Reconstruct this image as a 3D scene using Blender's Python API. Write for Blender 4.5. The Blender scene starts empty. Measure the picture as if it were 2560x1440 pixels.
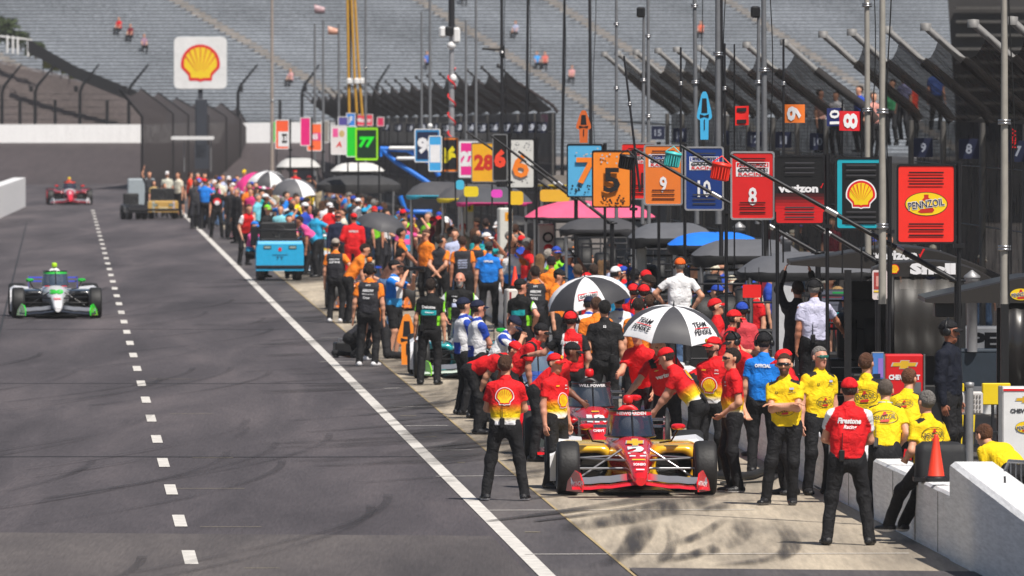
import bpy, math, random
import numpy as np
from mathutils import Vector, Matrix
random.seed(7); RNG = np.random.default_rng(7)
S = bpy.context.scene
COL = S.collection
# ---- camera model: long lens, level body with vertical shift. u,v are positions on a 2560x1440 view plan ----
F, HC, HY = 28444.0, 4.9, 225.0
def gY(v): return HC * F / (v - HY)                  # distance of a ground point
def PX(u, Y): return (u - 1280.0) / F * Y
def PZ(v, Y): return HC - (v - HY) / F * Y
def PT(u, v, Y): return np.array((PX(u, Y), Y, PZ(v, Y)))
SL = -0.0398                                          # the pit lane runs slightly to the left of the view axis
LANE = math.atan(-SL)                                 # heading of the lane about z
def LN(t, Y, z=0.0): return np.array((t + SL * Y, Y, z))   # lane coordinates: t metres right of the lane datum

def lin(c):
    if isinstance(c, str): c = PAL[c]
    if max(c) > 1.0: c = [x / 255.0 for x in c]; return tuple(((x + .055) / 1.055) ** 2.4 if x > .04045 else x / 12.92 for x in c)
    return tuple(c)
PAL = dict(red=(214, 22, 30), dred=(150, 14, 26), yellow=(236, 200, 18), white=(225, 225, 228), black=(26, 26, 29), navy=(24, 30, 56),
  blue=(20, 120, 214), cyan=(38, 160, 208), orange=(238, 128, 34), pink=(226, 84, 150), lime=(130, 214, 40), teal=(20, 150, 156), grey=(110, 110, 114),
  lgrey=(176, 176, 178), dgrey=(58, 58, 62), char=(44, 44, 50), tan=(196, 168, 112), gold=(196, 156, 82), skin=(206, 150, 122), skin2=(180, 120, 94), skin3=(120, 76, 58),
  brown=(84, 56, 40), dbrown=(46, 34, 28), blond=(176, 140, 92), greyhair=(140, 136, 132), jean=(84, 112, 150), green=(30, 170, 60), maroon=(120, 20, 40),
  royal=(36, 70, 170), lilac=(176, 184, 214), cream=(214, 208, 190), orangered=(236, 70, 44), khaki=(150, 136, 110))

# ---- materials ----
MATS = {}
def nodes_of(name):
    m = bpy.data.materials.new(name); m.use_nodes = True
    nt = m.node_tree; b = nt.nodes['Principled BSDF']
    return m, nt, b
def N(nt, t, **kw):
    n = nt.nodes.new(t)
    for k, v in kw.items():
        if k.startswith('i_'): n.inputs[k[2:]].default_value = v
        else: setattr(n, k, v)
    return n
def ramp(nt, src, stops):
    r = N(nt, 'ShaderNodeValToRGB'); e = r.color_ramp.elements
    while len(e) < len(stops): e.new(.5)
    for x, (p, c) in zip(e, stops): x.position = p; x.color = (*c, 1) if len(c) == 3 else c
    nt.links.new(src, r.inputs['Fac']); return r
def mat(key, col=(.5, .5, .5), rough=.5, metal=0., vary=.12, scale=9., bump=0., bscale=60., spec=.5, coat=0., alpha=1., trans=0.):
    """painted / moulded surface with a little procedural unevenness"""
    if key in MATS: return MATS[key]
    m, nt, b = nodes_of(key); L = nt.links
    c = lin(col)
    tc = N(nt, 'ShaderNodeTexCoord')
    nz = N(nt, 'ShaderNodeTexNoise', i_Scale=scale, i_Detail=5.0, i_Roughness=.65)
    L.new(tc.outputs['Object'], nz.inputs['Vector'])
    r = ramp(nt, nz.outputs['Fac'], [(.3, [x * (1 - vary) for x in c]), (.7, [min(1, x * (1 + vary * .6) + vary * .006) for x in c])])
    L.new(r.outputs['Color'], b.inputs['Base Color'])
    b.inputs['Roughness'].default_value = rough; b.inputs['Metallic'].default_value = metal
    b.inputs['Specular IOR Level'].default_value = spec; b.inputs['Coat Weight'].default_value = coat
    b.inputs['Alpha'].default_value = alpha; b.inputs['Transmission Weight'].default_value = trans
    if bump:
        n2 = N(nt, 'ShaderNodeTexNoise', i_Scale=bscale, i_Detail=4.0); L.new(tc.outputs['Object'], n2.inputs['Vector'])
        bp = N(nt, 'ShaderNodeBump', i_Strength=bump, i_Distance=.02); L.new(n2.outputs['Fac'], bp.inputs['Height']); L.new(bp.outputs['Normal'], b.inputs['Normal'])
    MATS[key] = m; return m
def attr_mat(key, rough=.75, bump=.5, bscale=14., spec=.3, vary=.16, coat=0.):
    """cloth / skin / paint whose pattern is stored as a colour attribute of the thing itself"""
    if key in MATS: return MATS[key]
    m, nt, b = nodes_of(key); L = nt.links
    a = N(nt, 'ShaderNodeAttribute', attribute_name='Col'); tc = N(nt, 'ShaderNodeTexCoord')
    nz = N(nt, 'ShaderNodeTexNoise', i_Scale=11., i_Detail=6.0); L.new(tc.outputs['Object'], nz.inputs['Vector'])
    mr = N(nt, 'ShaderNodeMapRange'); mr.inputs[1].default_value = .3; mr.inputs[2].default_value = .7; mr.inputs[3].default_value = 1 - vary; mr.inputs[4].default_value = 1 + vary * .5
    L.new(nz.outputs['Fac'], mr.inputs[0])
    mx = N(nt, 'ShaderNodeMix', data_type='RGBA', blend_type='MULTIPLY'); mx.inputs[0].default_value = 1
    L.new(a.outputs['Color'], mx.inputs[6]); L.new(mr.outputs[0], mx.inputs[7]); L.new(mx.outputs[2], b.inputs['Base Color'])
    b.inputs['Roughness'].default_value = rough; b.inputs['Specular IOR Level'].default_value = spec; b.inputs['Coat Weight'].default_value = coat
    if bump:
        n2 = N(nt, 'ShaderNodeTexNoise', i_Scale=bscale, i_Detail=3.0, i_Distortion=.8); L.new(tc.outputs['Object'], n2.inputs['Vector'])
        bp = N(nt, 'ShaderNodeBump', i_Strength=bump, i_Distance=.05); L.new(n2.outputs['Fac'], bp.inputs['Height']); L.new(bp.outputs['Normal'], b.inputs['Normal'])
    MATS[key] = m; return m
def glass(key, col, alpha, rough=.06):
    if key in MATS: return MATS[key]
    m, nt, b = nodes_of(key)
    b.inputs['Base Color'].default_value = (*lin(col), 1); b.inputs['Roughness'].default_value = rough; b.inputs['Alpha'].default_value = alpha
    b.inputs['Specular IOR Level'].default_value = .7
    MATS[key] = m; return m
def flat(c):                                       # sign paint and print
    key = 'paint_' + (c if isinstance(c, str) else '%d_%d_%d' % tuple(c))
    return mat(key, c, .45, vary=.07, scale=5.)
CLOTH = attr_mat('cloth', .8, .55, 13.); SKIN = attr_mat('skin', .5, .12, 60., .4, .08); HAIR = attr_mat('hair', .6, .9, 55., .35, .35)
LEATH = attr_mat('shoe_leather', .45, .3, 40., .5); CARP = attr_mat('car_paint', .22, 0., 5., .55, .04, .6)
PLB = mat('black_plastic', (20, 20, 22), .42, vary=.25); RUB = mat('tyre_rubber', (24, 24, 25), .62, vary=.35, scale=5., bump=.25, bscale=30.)
STEEL = mat('steel', (168, 168, 170), .32, .85, .15); GALV = mat('galvanised_steel', (150, 150, 152), .5, .5, .2, 6.); CARB = mat('carbon_fibre', (16, 16, 18), .3, vary=.3, scale=40.)
DARKM = mat('dark_steel', (34, 34, 37), .45, .4, .2); POL = mat('polished_metal', (225, 225, 228), .28, .9, .08); WPAINT = mat('white_paint', (222, 222, 222), .4, vary=.1, scale=3.)
TARP = mat('black_canvas', (30, 31, 34), .7, vary=.25, scale=4., bump=.5, bscale=5.)

# ---- mesh building ----
def make_mesh(name, V, faces, cols=None, mats=None, midx=None, smooth=False):
    me = bpy.data.meshes.new(name)
    V = np.asarray(V, np.float32).reshape(-1, 3)
    if isinstance(faces, np.ndarray):
        nf, k = faces.shape; loops = faces.ravel().astype(np.int32); starts = np.arange(nf, dtype=np.int32) * k
    else:
        nf = len(faces); loops = np.fromiter((i for f in faces for i in f), np.int32); ln = np.array([len(f) for f in faces], np.int32)
        starts = np.concatenate(([0], np.cumsum(ln)[:-1])).astype(np.int32) if nf else np.zeros(0, np.int32)
    me.vertices.add(len(V)); me.vertices.foreach_set('co', V.ravel())
    me.loops.add(len(loops)); me.loops.foreach_set('vertex_index', loops)
    me.polygons.add(nf); me.polygons.foreach_set('loop_start', starts)
    for m in (mats or []): me.materials.append(m)
    if midx is not None: me.polygons.foreach_set('material_index', np.asarray(midx, np.int32))
    sm = np.full(nf, bool(smooth)) if isinstance(smooth, bool) else np.asarray(smooth, bool)
    me.polygons.foreach_set('use_smooth', sm)
    if cols is not None:
        a = me.color_attributes.new('Col', 'FLOAT_COLOR', 'POINT')
        c4 = np.ones((len(V), 4), np.float32); c4[:, :3] = cols; a.data.foreach_set('color', c4.ravel())
    me.update(calc_edges=True); me.validate()
    return me
def link(name, me, parent=None, loc=None, rotz=0.):
    o = bpy.data.objects.new(name, me); COL.objects.link(o)
    if parent is not None: o.parent = parent
    if loc is not None: o.location = loc
    if rotz: o.rotation_euler = (0, 0, rotz)
    return o
def tag(o, label=None, cat=None, group=None, kind=None):
    if label: o['label'] = label
    if cat: o['category'] = cat
    if group: o['group'] = group
    if kind: o['kind'] = kind
    return o
def thing(name, label, cat, loc=(0, 0, 0), rotz=0., group=None):
    return tag(link(name, None, None, loc, rotz), label, cat, group)
def rot_to(d):
    d = np.asarray(d, float); d = d / (np.linalg.norm(d) + 1e-12)
    a = np.array((0, 0, 1.)) if abs(d[2]) < .9 else np.array((1., 0, 0))
    x = np.cross(a, d); x /= np.linalg.norm(x); y = np.cross(d, x); return x, y, d
def Rz(a): c, s = math.cos(a), math.sin(a); return np.array(((c, -s, 0), (s, c, 0), (0, 0, 1.)))
def Rx(a): c, s = math.cos(a), math.sin(a); return np.array(((1, 0, 0), (0, c, -s), (0, s, c)))
def Ry(a): c, s = math.cos(a), math.sin(a); return np.array(((c, 0, s), (0, 1, 0), (-s, 0, c)))
class MB:
    """collects shapes; build() links them as one mesh object"""
    def __init__(s): s.V, s.Fc, s.mi, s.sm, s.mats, s.cols, s.cur = [], [], [], [], [], [], 0; s.c = None
    def m(s, mt):
        if mt not in s.mats: s.mats.append(mt)
        s.cur = s.mats.index(mt); return s
    def add(s, V, faces, smooth=False):
        o = len(s.V); s.V.extend(np.asarray(V, float).reshape(-1, 3).tolist())
        s.cols.extend([lin(s.c) if s.c is not None else (.5, .5, .5)] * (len(s.V) - o))
        for f in faces: s.Fc.append([i + o for i in f]); s.mi.append(s.cur); s.sm.append(smooth)
        return s
    def box(s, c, size, R=None, taper=1.0, bev=0.):
        hx, hy, hz = [x / 2 for x in size]
        if bev:                                    # chamfered upright edges and rims
            b = min(bev, hx * .9, hy * .9, hz * .9); ring = lambda x, y, z: [(x - b, -y, z), (x, -y + b, z), (x, y - b, z), (x - b, y, z), (-x + b, y, z), (-x, y - b, z), (-x, -y + b, z), (-x + b, -y, z)]
            secs = [ring(hx - b, hy - b, -hz), ring(hx, hy, -hz + b), ring(hx, hy, hz - b), ring(hx - b, hy - b, hz)]
            V = np.array([p for q in secs for p in q]); fs = [[i * 8 + j, i * 8 + (j + 1) % 8, i * 8 + 8 + (j + 1) % 8, i * 8 + 8 + j] for i in range(3) for j in range(8)] + [list(range(7, -1, -1)), list(range(24, 32))]
        else:
            V = np.array([(x, y, z) for z in (-hz, hz) for x, y in ((-hx, -hy), (hx, -hy), (hx, hy), (-hx, hy))]); V[4:, :2] *= taper
            fs = [[3, 2, 1, 0], [4, 5, 6, 7]] + [[i, (i + 1) % 4, 4 + (i + 1) % 4, 4 + i] for i in range(4)]
        if R is not None: V = V @ np.asarray(R).T
        return s.add(V + np.asarray(c, float), fs)
    def tube(s, pts, r, n=8, caps=True, smooth=True):
        pts = np.asarray(pts, float); k = len(pts); r = np.broadcast_to(np.asarray(r, float), (k,))
        V = []; px = None
        for i in range(k):
            d = pts[min(i + 1, k - 1)] - pts[max(i - 1, 0)]; x, y, d = rot_to(d)
            if px is not None: x = px - d * np.dot(px, d); x /= np.linalg.norm(x) + 1e-9; y = np.cross(d, x)
            px = x
            for j in range(n): a = 2 * math.pi * j / n; V.append(pts[i] + r[i] * (math.cos(a) * x + math.sin(a) * y))
        fs = [[i * n + j, i * n + (j + 1) % n, (i + 1) * n + (j + 1) % n, (i + 1) * n + j] for i in range(k - 1) for j in range(n)]
        s.add(V, fs, smooth)
        if caps: s.add(V[:n], [list(range(n))[::-1]]); s.add(V[-n:], [list(range(n))])
        return s
    def lathe(s, prof, n=24, R=None, c=(0, 0, 0), smooth=True, sx=1., sy=1.):
        V = np.array([(r * math.cos(2 * math.pi * j / n) * sx, r * math.sin(2 * math.pi * j / n) * sy, z) for r, z in prof for j in range(n)])
        if R is not None: V = V @ np.asarray(R).T
        fs = [[i * n + j, i * n + (j + 1) % n, (i + 1) * n + (j + 1) % n, (i + 1) * n + j] for i in range(len(prof) - 1) for j in range(n)]
        return s.add(V + np.asarray(c, float), fs, smooth)
    def loft(s, secs, smooth=True, caps=True, closed=True):
        n = len(secs[0]); V = np.concatenate([np.asarray(q, float) for q in secs]); m = n if closed else n - 1
        fs = [[i * n + j, i * n + (j + 1) % n, (i + 1) * n + (j + 1) % n, (i + 1) * n + j] for i in range(len(secs) - 1) for j in range(m)]
        s.add(V, fs, smooth)
        if caps and closed: s.add(secs[0], [list(range(n))[::-1]]); s.add(secs[-1], [list(range(n))])
        return s
    def prism(s, outline, d, M=None, c=(0, 0, 0)):
        """2D outline (x,z) given thickness d along y"""
        n = len(outline); V = np.array([(x, -d / 2, z) for x, z in outline] + [(x, d / 2, z) for x, z in outline])
        if M is not None: V = V @ np.asarray(M).T
        return s.add(V + np.asarray(c, float), [list(range(n)), list(range(2 * n - 1, n - 1, -1))] + [[(i + 1) % n, i, n + i, n + (i + 1) % n] for i in range(n)])
    def sphere(s, c, r, n=12, sc=(1, 1, 1), R=None):
        k = n // 2; prof = [(max(1e-4, math.sin(math.pi * i / k)), -math.cos(math.pi * i / k)) for i in range(k + 1)]
        V = np.array([(q * math.cos(2 * math.pi * j / n), q * math.sin(2 * math.pi * j / n), z) for q, z in prof for j in range(n)]) * r * np.asarray(sc)
        if R is not None: V = V @ np.asarray(R).T
        return s.add(V + np.asarray(c, float), [[i * n + j, i * n + (j + 1) % n, (i + 1) * n + (j + 1) % n, (i + 1) * n + j] for i in range(k) for j in range(n)], True)
    def build(s, name, mt=None, parent=None, loc=None, rotz=0., usecol=False):
        mats = s.mats or [mt]
        me = make_mesh(name, s.V, s.Fc, np.array(s.cols) if usecol else None, mats, s.mi, s.sm)
        return link(name, me, parent, loc, rotz)
def poly_arc(c, r, a0, a1, n): return [(c[0] + r * math.cos(a0 + (a1 - a0) * i / n), c[1] + r * math.sin(a0 + (a1 - a0) * i / n)) for i in range(n + 1)]
def rrect(w, h, r, n=4):
    r = min(r, w / 2.01, h / 2.01); q = []
    for cx, cy, a in ((w / 2 - r, h / 2 - r, 0), (-w / 2 + r, h / 2 - r, 90), (-w / 2 + r, -h / 2 + r, 180), (w / 2 - r, -h / 2 + r, 270)):
        q += poly_arc((cx, cy), r, math.radians(a), math.radians(a + 90), n)
    return q
# ---- 2D artwork: lists of (verts2d, faces, colour) with unit size, x right / y up ----
TXT = {}
def text2d(st, bold=.0, shear=0., width=1.0, space=1.0):
    key = (st, bold, shear, width, space)
    if key in TXT: return TXT[key]
    cu = bpy.data.curves.new('lettering', 'FONT'); cu.body = st; cu.align_x = 'CENTER'; cu.align_y = 'CENTER'; cu.offset = bold; cu.shear = shear; cu.resolution_u = 2; cu.space_character = space
    cu.fill_mode = 'BOTH'
    ob = bpy.data.objects.new('lettering_tmp', cu); COL.objects.link(ob)
    me = bpy.data.meshes.new_from_object(ob.evaluated_get(bpy.context.evaluated_depsgraph_get()))
    V = np.array([v.co[:2] for v in me.vertices]) if len(me.vertices) else np.zeros((0, 2)); fs = [list(p.vertices) for p in me.polygons]
    bpy.data.objects.remove(ob); bpy.data.curves.remove(cu); bpy.data.meshes.remove(me)
    if len(V):
        lo, hi = V.min(0), V.max(0); V = (V - (lo + hi) / 2) / (hi[1] - lo[1]); V[:, 0] *= width
    TXT[key] = (V, fs); return TXT[key]
def art_text(st, h, col, at=(0, 0), bold=.02, shear=0., width=1.0, rot=0., wmax=None):
    V, fs = text2d(st, bold, shear, width); V = V * h
    if wmax and len(V):
        w = V[:, 0].max() - V[:, 0].min(); V = V * np.array((min(1e9, wmax / w), 1))
    c, s_ = math.cos(rot), math.sin(rot); V = V @ np.array(((c, s_), (-s_, c))) + np.asarray(at)
    return (V, fs, col)
def art_poly(pts, col): return (np.asarray(pts, float), [list(range(len(pts)))], col)
def art_rect(x0, y0, x1, y1, col): return art_poly([(x0, y0), (x1, y0), (x1, y1), (x0, y1)], col)
def art_fan(pts, col):                             # star-shaped outline filled from its middle
    p = np.asarray(pts, float); c = p.mean(0); n = len(p)
    return (np.vstack((p, c)), [[i, (i + 1) % n, n] for i in range(n)], col)
def art_ring(o, i, col): n = len(o); return (np.vstack((o, i)), [[k, (k + 1) % n, n + (k + 1) % n, n + k] for k in range(n)], col)
def ell(rx, ry, n=28, c=(0, 0)): return [(c[0] + rx * math.cos(2 * math.pi * k / n), c[1] + ry * math.sin(2 * math.pi * k / n)) for k in range(n)]
def scallop_outline(s=1.0):
    up = [(.5 * math.cos(a), -.04 + .5 * math.sin(a)) for a in np.linspace(math.radians(-12), math.radians(192), 25)]
    return [(x * s, y * s) for x, y in up[::1] + [(-.31, -.33), (-.29, -.47), (-.08, -.47), (0, -.5), (.08, -.47), (.29, -.47), (.31, -.33)]]
def art_scallop(size, at=(0, 0), rim=True):
    A = []; sh = lambda q, k=1.: [(x * size * k + at[0], y * size * k + at[1] + (1 - k) * 0) for x, y in q]
    o = scallop_outline()
    if rim: A.append(art_fan(sh(o, 1.1), 'white'))
    A.append(art_fan(sh(o, 1.0), 'red')); A.append(art_fan(sh(o, .84), 'yellow'))
    for a in np.linspace(math.radians(28), math.radians(152), 7):
        b = np.array((0, -.36)); e = np.array((.43 * math.cos(a), -.04 + .42 * math.sin(a))); n_ = np.array((-(e - b)[1], (e - b)[0])); n_ /= np.linalg.norm(n_)
        q = [b + (e - b) * .22 - n_ * .002, e - n_ * .014, e + n_ * .014, b + (e - b) * .22 + n_ * .002]; A.append(art_poly(sh([tuple(x) for x in q]), 'red'))
    return A
def art_oval(w, fill=True):                        # yellow oval with a tilted word and a red bell
    h = w * .56; A = []
    if fill: A += [art_fan(ell(w / 2, h / 2), 'black'), art_fan(ell(w / 2 * .965, h / 2 * .95), 'yellow')]
    else: A += [art_ring(ell(w / 2, h / 2), ell(w / 2 * .955, h / 2 * .92), 'black')]
    A += [art_poly([(-.05 * w, .15 * w), (-.055 * w, .22 * w), (.055 * w, .22 * w), (.05 * w, .15 * w), (.12 * w, .1 * w), (-.12 * w, .07 * w)], (190, 40, 30)),
          art_poly([(-.2 * w, -.18 * w), (-.12 * w, -.21 * w), (.14 * w, -.2 * w), (.19 * w, -.14 * w), (.15 * w, -.09 * w), (-.12 * w, -.12 * w)], (190, 40, 30)),
          *([art_text('PENNZOIL', .20 * w, 'white', (0, 0), .055, rot=.13, wmax=.86 * w)] if fill else []), art_text('PENNZOIL', (.17 if fill else .2) * w, 'navy', (0, 0), .012, rot=.13, wmax=.84 * w)]
    return A
def art_bow(w, at=(0, 0)):                         # gold cross-bar emblem
    o = [(-.5, -.11), (-.44, .13), (-.17, .13), (-.14, .26), (.2, .26), (.17, .13), (.5, .13), (.44, -.11), (.15, -.11), (.12, -.26), (-.2, -.26), (-.17, -.11)]
    sh = lambda k: [(x * w * k + at[0], y * w * k * .62 + at[1]) for x, y in o]
    mk = lambda k, c: (np.array(sh(k)), [[0, 1, 2, 11], [11, 2, 5, 8], [8, 5, 6, 7], [2, 3, 4, 5], [11, 8, 9, 10]], c)
    return [mk(1.06, 'lgrey'), mk(.94, (214, 170, 40))]
def shift(A, dx, dy, k=1.): return [(V * k + np.array((dx, dy)), f, c) for V, f, c in A]
def decal(name, A, fn, parent, cols=None, step=.0016):
    """lays 2D artwork on a surface: fn(points2d, lift) -> 3D"""
    mb_V, mb_F, mi, mats = [], [], [], []; lift = 0.
    for V, fs, c in A:
        if not len(V): continue
        mt = flat(c)
        if mt not in mats: mats.append(mt)
        o = len(mb_V); mb_V.extend(fn(np.asarray(V), lift).tolist()); lift += step
        for f in fs: mb_F.append([i + o for i in f]); mi.append(mats.index(mt))
    return link(name, make_mesh(name, mb_V, mb_F, None, mats, mi), parent)
def flat_fn(c, xr, up, nrm, off=.004):
    c, xr, up, nrm = [np.asarray(q, float) for q in (c, xr, up, nrm)]
    return lambda V, l: c + V[:, :1] * xr + V[:, 1:2] * up + nrm * (off + l)
# ================= people: a distance field per body / garment, meshed with surface nets =================
class Pr:
    """rounded cone a->b (radii ra,rb) widened by wa,wb along u, or an ellipsoid; cuts are half-spaces"""
    def __init__(s, a, b=None, ra=.05, rb=None, wa=0., wb=None, u=None, k=.03, lab='', cuts=(), ax=None, r3=None, sub=False):
        s.a = np.asarray(a, float); s.b = s.a if b is None else np.asarray(b, float); s.ra = ra; s.rb = ra if rb is None else rb
        s.wa = wa; s.wb = wa if wb is None else wb; s.u = None if u is None else np.asarray(u, float) / (np.linalg.norm(u) + 1e-9); s.k = k; s.lab = lab; s.cuts = cuts; s.ax = ax; s.r3 = r3; s.sub = sub
    def box(s):
        if s.r3 is not None: m = max(s.r3); return s.a - m, s.a + m
        m = max(s.ra, s.rb); e = 0 if s.u is None else np.abs(s.u) * max(s.wa, s.wb)
        return np.minimum(s.a, s.b) - m - e, np.maximum(s.a, s.b) + m + e
    def d(s, P):
        q = P - s.a
        if s.r3 is not None:
            l = q @ s.ax.T; r = np.asarray(s.r3); k0 = np.sqrt(((l / r) ** 2).sum(-1)); k1 = np.sqrt(((l / r ** 2) ** 2).sum(-1)); D = k0 * (k0 - 1) / (k1 + 1e-9)
        else:
            ab = s.b - s.a; L = ab @ ab
            t = np.clip((q @ ab) / L, 0, 1) if L > 1e-12 else np.zeros(q.shape[:-1])
            q = q - t[..., None] * ab
            if s.u is not None:
                w = s.wa + (s.wb - s.wa) * t; x = q @ s.u; q = q - np.clip(x, -w, w)[..., None] * s.u
            D = np.sqrt((q * q).sum(-1)) - (s.ra + (s.rb - s.ra) * t)
        for p0, n in s.cuts: D = np.maximum(D, (P - p0) @ np.asarray(n))
        return D
def smin(a, b, k): h = np.maximum(k - np.abs(a - b), 0) / k; return np.minimum(a, b) - h * h * k * .25
def field_eval(prs, P):
    D = np.full(P.shape[:-1], 9.)
    for p in prs: D = np.maximum(D, -p.d(P)) if p.sub else smin(D, p.d(P), p.k)
    return D
def mesh_field(prs, h, wrinkle=0., ph=0.):
    lo = np.min([p.box()[0] for p in prs], 0) - 2.2 * h; hi = np.max([p.box()[1] for p in prs], 0) + 2.2 * h
    n = np.ceil((hi - lo) / h).astype(int) + 1; D = np.full(n, 9., np.float32); ax = [lo[i] + h * np.arange(n[i]) for i in range(3)]
    for p in prs:
        b0, b1 = p.box(); m = p.k + 1.5 * h
        i0 = np.maximum(np.floor((b0 - m - lo) / h).astype(int), 0); i1 = np.minimum(np.ceil((b1 + m - lo) / h).astype(int) + 1, n)
        sl = tuple(slice(i0[i], i1[i]) for i in range(3)); G = np.stack(np.meshgrid(*[ax[i][sl[i]] for i in range(3)], indexing='ij'), -1); d = p.d(G)
        D[sl] = np.maximum(D[sl], -d) if p.sub else smin(D[sl], d, p.k)
    if wrinkle:
        x, y, z = np.meshgrid(*ax, indexing='ij', sparse=True)
        D = D + wrinkle * (np.sin(30 * z + 14 * x + 3 * np.sin(11 * x + 9 * y + ph) + ph) * .6 + np.sin(-21 * z + 25 * x + 17 * y + 2 * ph) * .5)
    s = D < 0
    C = [(i, j, k) for i in (0, 1) for j in (0, 1) for k in (0, 1)]
    sub = lambda A, c: A[c[0]:A.shape[0] - 1 + c[0], c[1]:A.shape[1] - 1 + c[1], c[2]:A.shape[2] - 1 + c[2]]
    cnt = sum(sub(s, c).astype(np.int8) for c in C); act = (cnt > 0) & (cnt < 8)
    idx = np.full(act.shape, -1, np.int64); ijk = np.argwhere(act); idx[act] = np.arange(len(ijk))
    val = np.stack([sub(D, c)[act] for c in C], 1); acc = np.zeros((len(ijk), 3)); w = np.zeros(len(ijk))
    for e in range(8):
        for f in range(e + 1, 8):
            if sum(abs(C[e][i] - C[f][i]) for i in range(3)) != 1: continue
            a, b = val[:, e], val[:, f]; m = (a < 0) != (b < 0); t = np.where(m, a / np.where(m, a - b, 1), 0)
            acc += m[:, None] * (np.array(C[e]) + t[:, None] * (np.array(C[f]) - np.array(C[e]))); w += m
    V = lo + h * (ijk + acc / np.maximum(w, 1)[:, None]); Q = []
    for axis in range(3):
        a0 = [slice(None)] * 3; a1 = [slice(None)] * 3; a0[axis] = slice(0, -1); a1[axis] = slice(1, None)
        x = s[tuple(a0)] != s[tuple(a1)]; o1, o2 = [i for i in range(3) if i != axis]
        inn = [slice(None)] * 3; inn[o1] = slice(1, -1); inn[o2] = slice(1, -1)
        e = np.argwhere(x[tuple(inn)]); 
        if not len(e): continue
        e[:, o1] += 1; e[:, o2] += 1; flip = s[tuple(a0)][tuple(e.T)]
        g = lambda d1, d2: idx[tuple((e - (np.eye(3, dtype=int)[o1] * d1 + np.eye(3, dtype=int)[o2] * d2)).T)]
        q = np.stack([g(1, 1), g(0, 1), g(0, 0), g(1, 0)], 1)
        if axis == 1: q = q[:, ::-1]
        q = np.where(flip[:, None], q, q[:, ::-1]); Q.append(q[(q >= 0).all(1)])
    return V, np.concatenate(Q)
def labels_of(prs, V):
    L = [p for p in prs if not p.sub]; return np.array([p.lab for p in L])[np.argmin(np.stack([p.d(V) for p in L]), 0)]

# ---- clothing patterns: given part label and torso coordinates (x across, y forward, z up from the hips) ----
def mixc(a, b, t): t = np.clip(t, 0, 1)[:, None]; return np.array(lin(a)) * (1 - t) + np.array(lin(b)) * t
def setm(C, m, c): C[m] = lin(c)
def plain(c, sl=None, col=None):
    def f(C, lab, x, y, z):
        setm(C, lab != '', c)
        if sl: setm(C, lab == 'sleeve', sl)
        if col: setm(C, lab == 'collar', col)
    return f
def w_shell(C, lab, x, y, z):
    C[:] = mixc('yellow', 'red', (z - .10) / .13); m = z < .07; C[m] = mixc('white', 'yellow', (z[m] - .015) / .055); setm(C, (lab == 'sleeve') | (lab == 'collar'), 'red')
def w_pennzoil(C, lab, x, y, z):
    setm(C, lab != '', 'yellow'); setm(C, (z > .500 - .42 * (np.abs(x) - .06)) & (np.abs(x) > .075) & (np.abs(x) < .185) & (lab != 'collar'), 'black')
def w_tyre(C, lab, x, y, z):
    setm(C, lab != '', 'red'); a = np.abs(x); setm(C, (a > .30 - .5 * (z - .2)) & (z > .3) & (lab != 'collar'), 'white'); setm(C, (lab == 'sleeve') & (a > .245), 'white'); setm(C, (lab == 'sleeve') & (a < .225) & (z < .36), 'red')
def w_tyre2(C, lab, x, y, z):
    setm(C, lab != '', 'red'); setm(C, lab == 'sleeve', 'black'); setm(C, (x > .10), 'black'); setm(C, (x > .085) & (x < .105), 'white')
def w_vred(C, lab, x, y, z):
    setm(C, lab != '', 'red'); setm(C, (z > .43) & (np.abs(x) > .07) & (np.abs(x) < .15) & (lab != 'collar'), 'black')
def w_arrow(C, lab, x, y, z):
    setm(C, lab != '', 'char'); setm(C, (lab == 'sleeve') | (lab == 'collar'), 'orange'); setm(C, (lab != 'collar') & (z > .505) & (np.abs(x) < .1), 'orange')
def w_vest(C, lab, x, y, z):
    setm(C, lab != '', 'orange'); setm(C, (lab == 'body') & (y < 0), 'char')
def w_delo(C, lab, x, y, z):
    setm(C, lab != '', (18, 18, 20)); setm(C, (lab == 'sleeve') & (np.abs(x) > .235), 'lime'); setm(C, (lab == 'sleeve') & (np.abs(x) > .258), 'white'); setm(C, (z > .215) & (z < .30) & (y < 0) & (np.abs(x) < .13) & (lab == 'body'), 'teal')
    setm(C, (np.abs(x) > .145) & (z < .2) & (lab == 'body'), 'lime')
def w_delo_f(C, lab, x, y, z):
    w_delo(C, lab, x, y, z); setm(C, (z > .215) & (z < .28) & (y > 0) & (np.abs(x) < .13) & (lab == 'body'), 'lilac')
def w_wb(C, lab, x, y, z):
    setm(C, lab != '', 'white'); setm(C, (lab == 'sleeve') & (np.abs(x) < .24), 'royal'); setm(C, (z < .15) & (y < 0) & (np.abs(x) < .12) & (lab == 'body'), 'royal'); setm(C, (lab == 'collar'), 'royal')
def w_pink(C, lab, x, y, z):
    setm(C, lab != '', 'pink'); setm(C, (z > .30) & (z < .43) & (np.abs(x) < .12), 'cyan'); setm(C, (lab != 'sleeve') & (z < .16), 'cyan')
def w_alp(C, lab, x, y, z):
    setm(C, lab != '', 'navy'); setm(C, (z > .40), 'cyan')
def w_whitered(C, lab, x, y, z):
    setm(C, lab != '', 'red'); setm(C, lab == 'sleeve', 'white')
def w_bib(C, lab, x, y, z):
    setm(C, lab != '', 'white'); setm(C, (z < .16), 'blue'); setm(C, lab == 'sleeve', 'orange')
def w_photo(C, lab, x, y, z):
    setm(C, lab != '', 'blue'); setm(C, (lab == 'body') & (np.abs(x) < .12) & (z > .1), 'white'); setm(C, (lab == 'body') & (z < .14), (60, 160, 225)); setm(C, lab == 'sleeve', 'blue')
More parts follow.
